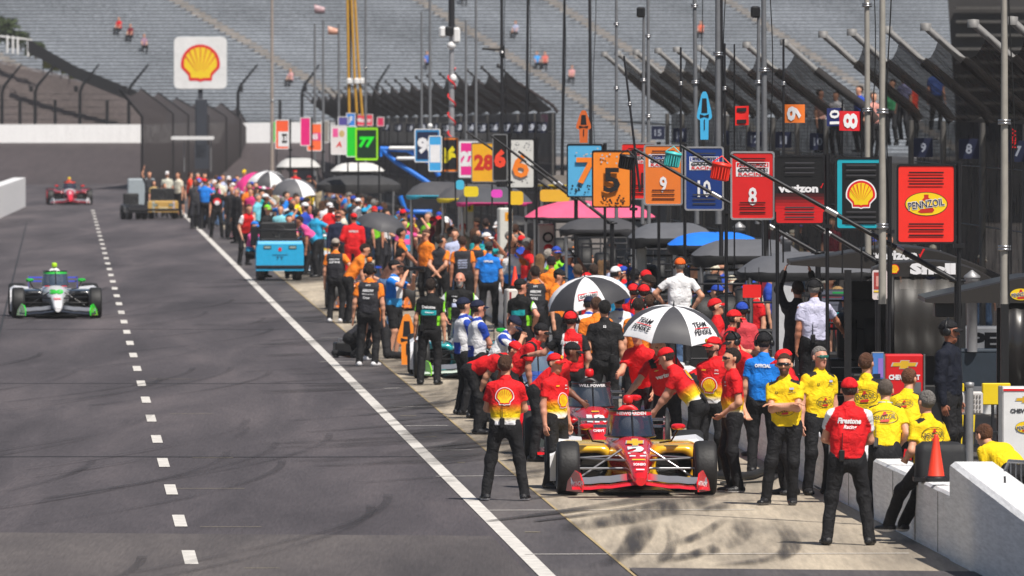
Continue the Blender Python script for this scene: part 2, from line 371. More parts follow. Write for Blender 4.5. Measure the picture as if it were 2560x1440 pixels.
WEAR = dict(shell=w_shell, pennzoil=w_pennzoil, tyre=w_tyre, tyre2=w_tyre2, vred=w_vred, arrow=w_arrow, vest=w_vest, delo=w_delo, delo_f=w_delo_f, wb=w_wb, pink=w_pink, alp=w_alp, whitered=w_whitered, bib=w_bib, photo=w_photo, dress=plain('orange'))

def ik(S_, T, l1, l2, pole):
    d = T - S_; L = np.linalg.norm(d); m = (l1 + l2) * .995
    if L > m: T = S_ + d * (m / L); d = T - S_; L = m
    L = max(L, abs(l1 - l2) + .02); e = d / L; a = (l1 * l1 - l2 * l2 + L * L) / (2 * L); hgt = math.sqrt(max(l1 * l1 - a * a, 1e-6))
    p = np.asarray(pole, float); p = p - e * (p @ e); p /= np.linalg.norm(p) + 1e-9
    return S_ + e * a + p * hgt, S_ + e * L
ARM = dict(hang=((.07, -.03, -.535), (.25, .9, 0)), hips=((.03, -.03, -.43), (1, .55, 0)), back=((-.17, .17, -.42), (1, .35, -.1)), pocket=((.0, -.08, -.48), (.5, 1, 0)),
  front=((-.15, -.25, -.33), (.9, .4, -.3)), crossed=((-.27, -.20, -.205), (.75, -.05, -.65)), up=((.02, -.12, .50), (.9, -.3, 0)), fwd=((-.03, -.48, -.12), (.4, .2, -1)), low=((-.05, -.36, -.42), (.5, .7, -.3)),
  phone=((-.1, -.24, .13), (.7, -.2, -.7)), elbow=((-.02, -.20, -.34), (.55, 1, -.2)), point=((.42, -.3, .06), (.2, .4, -1)), side=((.5, -.1, -.1), (0, .4, -1)))
def person(label, at, yaw=0, wear='black', legs='black', head='short', hair='dbrown', cap=None, capdir=0, headset=False, glasses=None, beard=False, skin='skin', arms=('hang', 'hang'),
           lean=0, bend=0, turn=0, look=0, nod=None, feet=None, drop=0., hgt=1.77, fat=1.0, art=None, artf=None, radio=False, shoes='black', sole=None, shorts=False, gloves=None, z0=0., group=None, hips=None, res=None, arm_abs=None, collar=None, neckband=None, kneel=False, capart=None, tilt=0, sleevelen=.62, parts=True, extra=None):
    at = np.array((at[0], at[1], z0 if len(at) < 3 else at[2]), float); Y = at[1]
    h = res or max(.0125, Y / F * 2.5 * .95); hero = h < .0165; s = hgt / 1.77
    ph = RNG.random() * 6.3
    if tilt == 0: tilt = RNG.uniform(-2.5, 2.5)
    if turn == 0: turn = RNG.uniform(-6, 6)
    if look == 0: look = RNG.uniform(-16, 16)
    R = np.eye(3); ld, td, bd = math.radians(lean), math.radians(turn), math.radians(tilt)
    p0 = np.array((0, 0, .95 - drop)); p0 = p0 + (np.asarray(hips, float) if hips is not None else 0)
    TR = Rz(td) @ Ry(-bd) @ Rx(ld); lx, fw, up = TR @ (1, 0, 0), TR @ (0, -1, 0), TR @ (0, 0, 1.)       # torso frame; lean tips the chest forward (-y)
    sh = p0 + up * .50; nk = p0 + up * .555
    hn = math.radians(lean * .45 if nod is None else nod); HR = Rz(td * .5 + math.radians(look)) @ Rx(hn); hx, hf, hu = HR @ (1, 0, 0), HR @ (0, -1, 0), HR @ (0, 0, 1.)
    hc = nk + (up * .5 + hu * .5) * .055 + hu * .075 + hf * .012
    J = {}
    for sg, q in ((-1, 'R'), (1, 'L')):
        J['S' + q] = p0 + up * .43 + lx * sg * .172 * fat
        spec = arms[0 if sg < 0 else 1]
        if arm_abs and q in arm_abs: T = np.asarray(arm_abs[q][0], float); pole = np.asarray(arm_abs[q][1], float)
        else:
            o, pl = ARM[spec] if isinstance(spec, str) else spec
            T = J['S' + q] + lx * sg * o[0] + fw * (-o[1]) + up * o[2]; pole = lx * sg * pl[0] - fw * pl[1] + up * pl[2]
            if spec in ('hang',) and abs(lean) > 15: T = J['S' + q] + np.array((sg * .06, -.05, -.5))
        J['E' + q], J['W' + q] = ik(J['S' + q], T, .285, .26, pole)
        J['H' + q] = p0 + lx * sg * .09 * fat - up * .02
        ft = (feet or ((-.13, 0), (.13, 0)))[0 if sg < 0 else 1]; ank = np.array((ft[0], ft[1] + .03, .085 + (ft[2] if len(ft) > 2 else 0)))
        J['K' + q], J['A' + q] = ik(J['H' + q], ank, .43, .43, np.array((sg * .18, -1, .05)) if not kneel else np.array((sg * .3, -1, .0)))
    # --- skin
    B = [Pr(p0, p0 + up * .42, .085, .095, .05, .06, lx, .04, 'torso'), Pr(p0 + up * .44, hc - hu * .05, .056, .052, k=.035, lab='neck')]
    B += [Pr(p0 + up * .42 - lx * .14, p0 + up * .42 + lx * .14, .045, k=.04, lab='torso')]
    HS = 1.07; hx, hf, hu = hx * HS, hf * HS, hu * HS; ha = np.stack((hx, hf, hu)) / HS
    B += [Pr(hc - hf * .012 + hu * .03, r3=(.082, .103, .096), ax=ha, k=.02, lab='head'), Pr(hc + hf * .03 - hu * .005, hc + hf * .048 - hu * .08, .062, .04, .006, .004, hx, .03, 'head')]
    if h < .024: B += [Pr(hc + hf * .088 + hu * .012, hc + hf * .108 - hu * .02, .009, .014, k=.018, lab='head'), Pr(hc + hf * .08 + hu * .03 - hx * .03, hc + hf * .08 + hu * .03 + hx * .03, .014, k=.02, lab='head')]
    B += [Pr(hc + hx * e * .078 + hu * .012 - hf * .012, hc + hx * e * .084 - hu * .022 - hf * .006, .017, .011, k=.012, lab='head') for e in (-1, 1)]
    ex_V, ex_F = [], []
    for q in 'RL':
        sg = -1 if q == 'R' else 1
        S0, E, W = J['S' + q], J['E' + q], J['W' + q]; fd = (W - E) / np.linalg.norm(W - E)
        B += [Pr(S0, E, .05 * fat, .041, k=.03, lab='arm'), Pr(E, E + (W - E) * .35, .043, .041, k=.03, lab='arm'), Pr(E + (W - E) * .35, W, .041, .028, k=.03, lab='arm')]
        u = fw - fd * (fw @ fd)
        if np.linalg.norm(u) < .35: u = up - fd * (up @ fd)
        u /= np.linalg.norm(u); n_ = np.cross(fd, u)
        if hero:
            B.append(Pr(W + fd * .012, W + fd * .085, .018, .014, .016, .028, u, .02, 'hand'))
            b = MB(); inward = n_ if (n_ @ (-lx * sg)) > 0 else -n_
            for i, (off, ln) in enumerate(((.03, .066), (.0105, .076), (-.0105, .07), (-.029, .055))):
                a = W + fd * .082 + u * off; c1 = a + (fd + inward * .25) * ln * .5; c2 = c1 + (fd * .75 + inward * .75) * ln * .5; b.tube([a - fd * .02, a, c1, c2], (.0098, .0095, .0088, .007), 6)
            a = W + fd * .03 + u * .026; c1 = a + (u * .75 + fd * .7 + inward * .2) * .035; b.tube([a - u * .012, a, c1, c1 + (fd + inward * .3) * .03], (.011, .0115, .0105, .008), 6)
            o = len(ex_V); ex_V += b.V; ex_F += [[i + o for i in f] for f in b.Fc]
        else: B.append(Pr(W, W + fd * .15, .022, .016, .012, .02, u, .03, 'hand'))
        kn = .062 if shorts else .045
        B += [Pr(J['H' + q], J['K' + q], .06, kn, k=.03, lab='leg'), Pr(J['K' + q], J['A' + q], kn, .036, k=.03, lab='leg')]
    V, Q = mesh_field(B, h); lab = labels_of(B, V); C = np.tile(lin(skin), (len(V), 1)); l = (V - hc) @ np.stack((hx, hf, hu)).T / HS ** 2
    isH = lab == 'head'
    C[isH & (l[:, 1] > .05) & (l[:, 2] < -.03)] *= (.93, .86, .84)
    if beard: setm(C, isH & (l[:, 2] < -.028) & (l[:, 1] > -.03) & ~((np.abs(l[:, 0]) < .022) & (np.abs(l[:, 2] + .05) < .008)), hair if hair != 'dbrown' else 'dbrown')
    if h < .02 and not glasses: setm(C, isH & (l[:, 1] > .05) & (np.abs(np.abs(l[:, 0]) - .032) < .016) & (np.abs(l[:, 2] - .008) < .009), (70, 46, 40))
    if h < .02: setm(C, isH & (l[:, 1] > .06) & (np.abs(l[:, 0]) < .025) & (np.abs(l[:, 2] + .05) < .007), (170, 96, 88))
    if gloves: setm(C, lab == 'hand', gloves)
    nV = len(V)
    if ex_V:
        V = np.vstack((V, ex_V)); C = np.vstack((C, np.tile(lin(gloves or skin), (len(ex_V), 1)))); Q = [list(q) for q in Q.tolist()] + [[i + nV for i in f] for f in ex_F]
    root = tag(link('person', make_mesh('person', V * s, Q, C, [SKIN], None, True), None, at, math.radians(yaw)), label, 'person', group)
    g = lambda nm, V_, Q_, C_, mt: link(nm, make_mesh(nm, V_ * s, Q_, C_, [mt], None, True), root)
    # --- shirt
    fa = fat; hem = -.03
    T = [Pr(p0 + up * (hem - .06), p0 + up * .20, .116 * fa ** .5, .112 * fa ** .5, .062 * fa, .06 * fa, lx, .05, 'body', cuts=[(p0 + up * hem, -up)]),
         Pr(p0 + up * .20, p0 + up * .40, .112, .108, .06 * fa, .082, lx, .06, 'body'), *[Pr(p0 + up * .455, p0 + up * .423 + lx * e * .15 * fa, .068, .06, k=.05, lab='body') for e in (-1, 1)],
         Pr(p0 + up * .42, nk - up * .015, .085, .06, .04, 0, lx, .04, 'body')]
    for q in 'RL':
        S0, E, W = J['S' + q], J['E' + q], J['W' + q]; sl = sleevelen
        if sl <= 1: e1 = S0 + (E - S0) * sl; T.append(Pr(S0, e1 + (E - S0) * .12, .057, .066, k=.04, lab='sleeve', cuts=[(e1, (E - S0) / np.linalg.norm(E - S0))]))
        else: T += [Pr(S0, E, .064 * fa, .06 * fa ** .5, k=.035, lab='sleeve'), Pr(E, W, .06 * fa ** .5, .045, k=.03, lab='sleeve')]
    if hero or h < .02: T.append(Pr(nk - up * .035 - fw * .004, nk + up * .008 - fw * .004, .071, .063, k=.015, lab='collar', cuts=[(nk + up * .012 + fw * .0, up - fw * .35)]))
    wr = .0045 if h < .02 else .003
    V, Q = mesh_field(T, h, wr, ph); lab = labels_of(T, V); q = V - p0; x, y, z = q @ lx, q @ fw, q @ up; C = np.zeros((len(V), 3))
    w = WEAR.get(wear) or plain(wear); w(C, lab, x, y, z)
    if collar: setm(C, lab == 'collar', collar)
    shirt = g('shirt', V, Q, C, CLOTH)
    def on_torso(side, cz, cx=0.):
        n_ = fw * side; xr = lx if side > 0 else -lx
        def fn(P2, lift):
            base = p0 + up * (cz + P2[:, 1:2] / 1) + xr * (cx + P2[:, :1]) + n_ * .30; t = np.zeros(len(P2))
            for _ in range(14): t += field_eval(T, base - n_ * t[:, None]) * .85
            t = np.clip(t, 0, .3); return (base - n_ * (t - .0125 - lift)[:, None]) * s
        return fn
    if art:
        for cz, A in art: decal('lettering', A, on_torso(-1, cz), shirt)
    if artf:
        for cz, cx, A in artf: decal('emblem', A, on_torso(1, cz, cx), shirt)
    # --- trousers, belt, shoes
    L = [Pr(p0 + up * .03, p0 - up * .07, .092 * fa ** .5, .108 * fa ** .4, .06 * fa, .065 * fa, lx, .05, 'seat', cuts=[(p0 + up * .055, up)])]
    for q in 'RL':
        H_, K, A_ = J['H' + q], J['K' + q], J['A' + q]
        if shorts: L.append(Pr(H_, H_ + (K - H_) * .95, .098 * fa ** .5, .085, k=.05, lab='leg', cuts=[(H_ + (K - H_) * .92, (K - H_) / np.linalg.norm(K - H_))]))
        else: e2 = A_ + (A_ - K) * .04; L += [Pr(H_, K, .098 * fa ** .5, .070, k=.05, lab='leg'), Pr(K, e2, .070, .062, k=.05, lab='leg', cuts=[(np.array((0, 0, max(.035, min(A_[2] - .05, 9)))), (0, 0, -1.))])]
    V, Q = mesh_field(L, h, .004 if h < .02 else .002, ph + 1); C = np.tile(lin(legs), (len(V), 1)); z = (V - p0) @ up
    setm(C, z > .022, (16, 16, 18)); tr = g('trousers', V, Q, C, CLOTH)
    for q in 'RL':
        A_, K = J['A' + q], J['K' + q]; sg = -1 if q == 'R' else 1; yaw_f = math.radians(sg * 14); f2 = np.array((math.sin(yaw_f), -math.cos(yaw_f), 0)); c0 = np.array((A_[0], A_[1], A_[2] - .05))
        if kneel and A_[1] > .2: f2 = np.array((0, -.25, -.97))
        if h > .03: P_ = [Pr(c0 - f2 * .05, c0 + f2 * .15, .046, .036, .006, .01, np.cross(f2, (0, 0, 1.)), .02, 'up')]
        else: P_ = [Pr(c0 - f2 * .045 + (0, 0, .01), c0 + f2 * .04 + (0, 0, .012), .046, .044, .003, .006, np.cross(f2, (0, 0, 1.)), .03, 'up', cuts=[(c0 - (0, 0, .03), (0, 0, -1.))]), Pr(c0 + f2 * .03, c0 + f2 * .155, .046, .028, .006, .016, np.cross(f2, (0, 0, 1.)), .03, 'up', cuts=[(c0 - (0, 0, .03), (0, 0, -1.))])]
        V, Q = mesh_field(P_, h); C = np.tile(lin(shoes), (len(V), 1))
        if sole: setm(C, V[:, 2] - c0[2] < -.008, sole)
        V[:, 2] = np.maximum(V[:, 2], .006 if A_[2] < .1 else -9); g('shoe', V, Q, C, LEATH)
    # --- head cover
    hh = min(h, .012) if hero else h; cen = hc - hf * .012 + hu * .03
    if cap is None and head != 'bald' or (cap and head in ('long', 'tail')):
        k = 1.0; cut = [(hc + hf * .06 + hu * .074, -(hu * .93 - hf * .36))]; cut2 = [(hc + hf * .014, hf / HS), (hc - hu * .078, -(hu * .9 + hf * .2))]
        Hs = [Pr(cen + hu * .003, r3=(.0885, .111, .107), ax=ha, k=.012, lab='h', cuts=cut), Pr(cen - hf * .003, r3=(.086, .109, .101), ax=ha, k=.012, lab='h', cuts=cut2)]
        if head in ('long', 'tail'): Hs += [Pr(hc - hf * .05 + hu * .02, nk - fw * .085 - up * (.12 if head == 'long' else .06), .075, .045, .03, .05, hx, .04, 'h')]
        if head == 'curly': Hs = [Pr(cen + hu * .012 - hf * .01, r3=(.112, .128, .128), ax=ha, k=.02, lab='h', cuts=cut)]
        V, Q = mesh_field(Hs, hh, .002, ph); g('hair', V, Q, np.tile(lin(hair), (len(V), 1)), HAIR)
    elif cap is not None and head != 'bald':           # hair showing under the cap
        V, Q = mesh_field([Pr(cen, r3=(.087, .107, .098), ax=ha, k=.02, lab='h', cuts=[(hc + hu * .05, hu), (hc - hf * .005, hf), (hc - hu * .045, -hu)])], max(hh, .012)); 
        if len(V): g('hair', V, Q, np.tile(lin(hair), (len(V), 1)), HAIR)
    if cap is not None:
        V, Q = mesh_field([Pr(cen + hu * .006, r3=(.095, .116, .107), ax=ha, k=.02, lab='c', cuts=[(hc + hu * .042 , -(hu * .97 - hf * .12))])], hh, 0.); co = g('cap', V, Q, np.tile(lin(cap), (len(V), 1)), CLOTH)
        CR = HR @ Rz(math.radians(capdir)); bx, bf, bu = CR @ (1, 0, 0), CR @ (0, -1, 0), CR @ (0, 0, 1.)
        nx, ny = 9, 5; g_ = []
        for j in range(ny):
            for i in range(nx):
                a = (i / (nx - 1) - .5) * 2; t = j / (ny - 1); w_ = .076 * (1 - .25 * t ** 3); r_ = .088 + .085 * t * math.sqrt(max(0, 1 - (a * .78) ** 2)) - .03 * a * a
                g_.append(hc + bx * a * w_ + bf * r_ + bu * (.05 - .018 * a * a - .022 * t))
        g_ = np.array(g_); b = MB(); b.c = cap; n = nx * ny; fs = [[j * nx + i, j * nx + i + 1, (j + 1) * nx + i + 1, (j + 1) * nx + i] for j in range(ny - 1) for i in range(nx - 1)]
        rim = list(range(nx)) + [nx * j + nx - 1 for j in range(1, ny)] + [n - 1 - i for i in range(1, nx)] + [nx * j for j in range(ny - 2, 0, -1)]
        b.add(np.vstack((g_, g_ - bu * .006)) * s, fs + [[n + i for i in f[::-1]] for f in fs] + [[rim[i], n + rim[i], n + rim[(i + 1) % len(rim)], rim[(i + 1) % len(rim)]] for i in range(len(rim))], True)
        br = b.build('brim', CLOTH, co, usecol=True)
        if capart: decal('emblem', capart, lambda P2, l: (hc + hf * (.104 - .06 * ((P2[:, 0:1] / .08) ** 2)) * 1. + hu * (.085 + P2[:, 1:2]) + hx * P2[:, :1] + hf * (.006 + l - .35 * np.maximum(P2[:, 1:2], 0))) * s, co)
    if headset:
        b = MB(); b.m(PLB)
        for e in (-1, 1): b.lathe([(.001, -.02), (.034, -.02), (.042, -.006), (.042, .012), (.03, .022), (.001, .022)], 14, np.stack((hu, hf, hx * e), 1), (hc + hx * e * .096 + hu * .005) * s)
        b.tube([(cen + hx * .112 * math.cos(a) + hu * .118 * math.sin(a)) * s for a in np.linspace(0, math.pi, 13)], .009, 6)
        if headset == 'mic': b.tube([(hc - hx * .09 - hu * .01) * s, (hc - hx * .075 + hf * .06 - hu * .05) * s, (hc - hx * .02 + hf * .115 - hu * .055) * s], .005, 6)
        b.build('headset', None, root)
    if glasses:
        b = MB(); b.m(glass('lens_' + str(glasses), glasses, 1., .08))
        pts = [(hx * .079 * math.sin(a) + hf * (.035 + .066 * math.cos(a))) for a in np.linspace(-1.35, 1.35, 11)]
        for i in range(10):
            if abs(i - 4.5) < .9 and False: continue
            hh2 = .019 if 1 < i < 8 else .008; p_, n2 = hc + pts[i] + hu * .012, hc + pts[i + 1] + hu * .012
            b.loft([[(p_ + hu * hh2) * s, (p_ - hu * hh2) * s, (p_ - hu * hh2 + hf * .004) * s, (p_ + hu * hh2 + hf * .004) * s], [(n2 + hu * hh2) * s, (n2 - hu * hh2) * s, (n2 - hu * hh2 + hf * .004) * s, (n2 + hu * hh2 + hf * .004) * s]])
        b.build('sunglasses', None, root)
    if radio:
        b = MB(); c0 = p0 - fw * .135 + lx * radio + up * .0
        b.m(PLB).box(c0 * s, np.array((.06, .04, .12)) * s, TR, bev=.008); b.tube([c0 * s, (c0 + up * .10) * s, (c0 + up * .24 - fw * .02) * s], (.006, .006, .004), 6); b.build('radio', None, root)
    if neckband:
        b = MB(); b.tube([(nk + up * -.01 + (hx * math.cos(a) + hf * math.sin(a)) * .074) * s for a in np.linspace(0, 2 * math.pi, 13)], .008, 6, caps=False); b.build('lanyard', mat('lanyard', neckband, .7), root)
    info = dict(root=root, s=s, p0=p0, up=up, fw=fw, lx=lx, hc=hc, hf=hf, hu=hu, hx=hx, J=J, at=at, R=Rz(math.radians(yaw)))
    info['W'] = lambda p: at + info['R'] @ (np.asarray(p) * s)
    return info
def spot(u, vhead, hgt=1.77, z0=0.):
    """ground point of someone whose head top shows at (u, vhead)"""
    Y = (HC - z0 - hgt) * F / (vhead - HY); return (PX(u, Y), Y, z0)
def foot(u, vfeet): Y = gY(vfeet); return (PX(u, Y), Y, 0.)
SHELLB = [(.325, art_scallop(.21))]
OVALB = [(.32, art_oval(.31, False))]
TYREB = [(.34, [art_text('Firestone', .062, 'white', (0, .03), .05, .18, wmax=.25), art_text('Racing', .055, 'white', (.01, -.04), .03, .3, wmax=.14)])]
OFFB = [(.405, [art_text('OFFICIAL', .045, 'white', (0, 0), .06, wmax=.2)])]
def words(ws, h, col='white', wm=.24): return [art_text(w_, h, col, (0, -i * h * 1.5), .04, wmax=wm) for i, w_ in enumerate(ws)]
# ================= single-seat racing cars, tugs =================
NOSE = [(-1.05, .06, .15, .25), (-.95, .09, .14, .30), (-.7, .115, .14, .40), (-.3, .15, .14, .50), (.2, .20, .12, .60), (.7, .245, .08, .685), (1.1, .29, .06, .70), (1.6, .315, .05, .70), (2.0, .31, .05, .74), (2.35, .26, .06, .80), (2.8, .19, .08, .70), (3.3, .12, .14, .52), (3.6, .06, .2, .40)]
NY = np.array([q[0] for q in NOSE])
def nsec(y): return [np.interp(y, NY, [q[i] for q in NOSE]) for i in (1, 2, 3)]
def sup(hw, z0, z1, y, n=24, e=2.7, wb=None):
    q = []
    for k in range(n):
        a = 2 * math.pi * k / n; c, s_ = math.cos(a), math.sin(a); z = math.copysign(abs(s_) ** (2 / e), s_); x = math.copysign(abs(c) ** (2 / e), c)
        w = hw * (1 if z > 0 or wb is None else 1 + (wb - 1) * -z); q.append((x * w, y, (z0 + z1) / 2 + z * (z1 - z0) / 2))
    return q
def nose_fn(off=.014):
    zs = np.linspace(-1.0, .9, 80); tops = np.array([nsec(y)[2] for y in zs])
    def fn(P2, lift):
        out = []
        for u, z in P2:
            lo, hi = -1.0, .9
            for _ in range(26):                       # find y where the crowned top passes height z at u
                y = (lo + hi) / 2; hw, z0, z1 = nsec(y); hz = (z1 - z0) / 2; k = max(0, 1 - min(1, abs(u) / hw) ** 2.7) ** (1 / 2.7); t = (z0 + z1) / 2 + hz * k
                if t < z: lo = y
                else: hi = y
            out.append((u, y - (off + lift) * 2.5, z + off * .5 + lift))
        return np.array(out)
    return fn
def wheel_obj(root, x, y, rad, wid, rim_c=(40, 40, 42), steer=0.):
    sg = 1 if x > 0 else -1; R = Ry(math.radians(90 * sg)) if True else None; h = wid / 2; b = MB()
    prof = [(rad * .56, -h * .95), (rad * .70, -h), (rad * .88, -h * .99), (rad * .965, -h * .86), (rad * .995, -h * .6), (rad, 0), (rad * .995, h * .6), (rad * .965, h * .86), (rad * .88, h * .99), (rad * .70, h), (rad * .56, h * .95), (rad * .54, 0), (rad * .56, -h * .95)]
    b.lathe(prof, 36, R); t = b.build('wheel', RUB, root, (x, y, rad))
    b = MB(); b.lathe([(rad * .70, h * 1.012), (rad * .735, h * 1.015), (rad * .76, h * 1.008)], 36, R); b.lathe([(rad * .70, -h * 1.012), (rad * .735, -h * 1.015), (rad * .76, -h * 1.008)], 36, R); b.build('sidewall_band', flat('lgrey'), t)
    b = MB(); b.lathe([(rad * .56, h * .93), (rad * .50, h * .9), (rad * .46, h * .55), (rad * .12, h * .5), (rad * .10, h * .8), (.001, h * .82)], 24, R)
    for k in range(8): a = k * math.pi / 4; b.box(np.array((0, math.cos(a), math.sin(a))) * rad * .3 + (h * .62 * sg, 0, 0), (h * .12, rad * .42, rad * .07), Rx(a))
    b.lathe([(rad * .5, -h * .7), (rad * .1, -h * .6), (.001, -h * .6)], 20, R); b.build('rim', mat('rim_paint', rim_c, .35, .6), t); return t
def race_car(label, at, yaw, nose='red', pod='yellow', podlip=None, wing='red', plate='red', mirror='red', visor='red', hoop='red', cam='red', accent=None, screen=(40, 50, 66), rear='white', nart=None, vtext=None, platetext=None, helmet='white', flap=(112, 114, 120), susp=None, group='open wheel race cars in the pit lane', steer=0., lower=None, vcol='white', rearw='dgrey'):
    root = thing('race_car', label, 'race car', at, math.radians(yaw), group); podlip = podlip or pod
    # chassis
    b = MB(); ys = np.concatenate((np.linspace(-1.05, -.6, 6), np.linspace(-.45, 2.0, 20), np.linspace(2.1, 3.6, 10))); secs = []
    for y in ys: hw, z0, z1 = nsec(y); secs.append(sup(hw, z0, z1, y, wb=.75))
    b.loft(secs); V = np.array(b.V); C = np.tile(lin(nose), (len(V), 1))
    mid = np.array([sum(nsec(y)[1:]) / 2 for y in V[:, 1]])
    if lower: setm(C, (V[:, 2] < mid - .02) & (V[:, 1] > -.5), lower)
    if accent: setm(C, (V[:, 1] > .35) & (V[:, 1] < 1.0) & (V[:, 2] > mid), accent)
    setm(C, (np.abs(V[:, 0]) < .26) & (V[:, 2] > .66) & (V[:, 1] > 1.1) & (V[:, 1] < 1.9), 'black')
    me = make_mesh('body', V, b.Fc, C, [CARP], None, True); link('body', me, root)
    b = MB(); b.m(CARB).prism([(-.9, 0), (.9, 0), (.9, .03), (-.9, .03)], 2.4, None, (0, 1.95, .045)); b.prism([(-.45, 0), (.45, 0), (.3, .03), (-.3, .03)], 1.2, None, (0, .3, .045)); b.build('floor', None, root)
    # side pods with open inlets
    for sg in (-1, 1):
        b = MB(); S_ = []; ring = lambda x0, x1, z0, z1, y: [(sg * (x0 + x1) / 2 + p[0], y, (z0 + z1) / 2 + p[1]) for p in rrect(x1 - x0, z1 - z0, .14, 5)]
        for y, x0, x1, z0, z1 in ((3.15, .1, .40, .07, .34), (2.8, .12, .70, .07, .50), (2.3, .15, .88, .07, .60), (1.8, .18, .88, .07, .60), (1.35, .2, .84, .07, .59), (1.12, .22, .81, .09, .565), (1.06, .24, .79, .105, .55), (1.065, .28, .745, .14, .495), (1.12, .30, .725, .16, .47), (1.6, .32, .6, .17, .43)): S_.append(ring(x0, x1, z0, z1, y))
        b.loft(S_); V = np.array(b.V); n = len(S_[0]); k = np.minimum(np.arange(len(V)) // n, len(S_) - 1); C = np.tile(lin(pod), (len(V), 1)); setm(C, (k >= 4) & (k <= 7), podlip); setm(C, (k > 7), (14, 14, 15)); C[len(S_) * n:len(S_) * n + n] = lin(pod); C[-n:] = lin((10, 10, 11))
        link('sidepod', make_mesh('sidepod', V, b.Fc, C, [CARP], None, True), root)
        b = MB(); b.c = rear; b.loft([[(sg * x, y, z) for x, z in ((.50, .1), (.955, .1), (.955, zt), (.86, zt + .06), (.55, zt + .03))] for y, zt in ((2.12, .40), (2.3, .55), (2.55, .60))], False); b.build('wheel_ramp', CARP, root, usecol=True)
        b = MB(); b.c = mirror; b.loft([sup(w, z - hh, z + hh, y) for y, w, z, hh in ((-.02, .04, 0, .02), (.02, .085, 0, .038), (.09, .085, 0, .038))], True); V = np.array(b.V) + (sg * .56, .92, .80); mo = link('mirror', make_mesh('mirror', V, b.Fc, np.tile(lin(mirror), (len(V), 1)), [CARP], None, True), root)
        b = MB(); b.tube([(sg * .56, .97, .77), (sg * .48, 1.1, .62), (sg * .34, 1.15, .60)], .011, 6); b.build('mirror_stalk', CARB, mo)
        # suspension
        b = MB(); b.m(susp or CARB)
        for p, q in (((.14, -.28, .43), (.70, -.02, .45)), ((.18, .30, .47), (.70, .02, .45)), ((.12, -.28, .18), (.70, -.03, .20)), ((.18, .32, .18), (.70, .03, .20)), ((.17, .12, .55), (.68, .0, .22)), ((.13, -.16, .33), (.70, -.14, .33))): b.tube([(sg * p[0], p[1], p[2]), (sg * q[0], q[1], q[2])], (.016, .014), 6)
        b.build('front_suspension', None, root)
        b = MB(); b.m(CARB)
        for p, q in (((.12, 2.75, .45), (.62, 3.0, .46)), ((.12, 3.2, .42), (.62, 3.02, .46)), ((.12, 2.8, .2), (.62, 3.0, .2)), ((.12, 3.3, .2), (.62, 3.0, .2)), ((.1, 3.0, .3), (.66, 3.0, .35))): b.tube([(sg * p[0], p[1], p[2]), (sg * q[0], q[1], q[2])], .02, 6)
        b.build('rear_suspension', None, root)
        wheel_obj(root, sg * .83, 0, .33, .27); wheel_obj(root, sg * .79, 3.0, .352, .37)
        b = MB(); b.c = plate; b.loft([[(sg * (.80 + f * .075) + t, y, z + .07) for y, z in ((-.95, .0), (-.95, .10), (-.80, .22), (-.62, .25), (-.42, .12), (-.40, 0))] for f, t in ((0., -.009), (0., .009))], False)
        V = np.array(b.V); V[:, 0] += sg * ((.30 - V[:, 2]) * .12 - .13 + (V[:, 1] + .95) * .30); link('wing_endplate', make_mesh('wing_endplate', V, b.Fc, np.tile(lin(plate), (len(V), 1)), [CARP]), root)
        if platetext: decal('lettering', [art_text(platetext, .055, 'white', (0, 0), .05, .1, wmax=.13, rot=-.25 * sg)], lambda P2, l, sg=sg: np.stack((sg * .755 + P2[:, 0], -.80 + sg * P2[:, 0] * 3.2 - .05 - l * 3, .17 + P2[:, 1]), 1), root)
    b = MB(); b.c = wing
    for y0, ch, z, dz, th in ((-.95, .30, .115, .035, .03), (-.68, .15, .175, .07, .018)):
        secs = []
        for x in np.linspace(-.82, .82, 15): zz = z + .05 * max(0, 1 - abs(x) / .35) - .015 * (abs(x) > .5); secs.append([(x, y0, zz), (x, y0 + ch * .3, zz + th), (x, y0 + ch, zz + dz + .006), (x, y0 + ch, zz + dz), (x, y0 + ch * .4, zz - .004)])
        b.loft(secs, False)
    V = np.array(b.V); C = np.tile(lin(wing), (len(V), 1)); setm(C, (V[:, 1] > -.83) & (V[:, 1] < -.66) & (np.abs(V[:, 0]) > .16), 'black'); setm(C, (np.arange(len(V)) >= len(V) // 2) & (np.abs(V[:, 0]) > .2), flap); link('front_wing', make_mesh('front_wing', V, b.Fc, C, [CARP]), root)
    b = MB(); b.c = rearw
    for y0, z, ch in ((3.35, .72, .28), (3.5, .80, .16)): b.loft([[(x, y0, z), (x, y0 + ch * .3, z + .03), (x, y0 + ch, z + .03), (x, y0 + ch * .4, z - .005)] for x in (-.52, 0, .52)], False)
    for sg in (-1, 1): b.box((sg * .53, 3.5, .62), (.015, .42, .46))
    b.box((0, 3.5, .5), (.04, .2, .45)); b.build('rear_wing', CARP, root, usecol=True)
    # windscreen: opaque band on top, tinted screen, centre rib, frame
    def arc(rx, ry, yc, z, n=15, am=100): return [(rx * math.sin(a), yc - ry * math.cos(a), z) for a in np.linspace(-math.radians(am), math.radians(am), n)]
    lo_, hi_, tp = arc(.305, .72, 1.52, .675), arc(.265, .46, 1.55, .93), arc(.252, .42, 1.56, .985)
    def shell(nm, A, B_, mt, par): b = MB(); b.loft([A, B_], True, closed=False); ii = [tuple(np.array(p) * (.975, 1, 1) + (0, .012, 0)) for p in A], [tuple(np.array(p) * (.975, 1, 1) + (0, .012, 0)) for p in B_]; b.loft([ii[1], ii[0]], True, closed=False); return b.build(nm, mt, par)
    scr = shell('windscreen', lo_, hi_, glass('screen_%d_%d_%d' % tuple(screen), screen, .78, .05), root); vb = shell('visor_band', hi_, tp, flat(visor), scr)
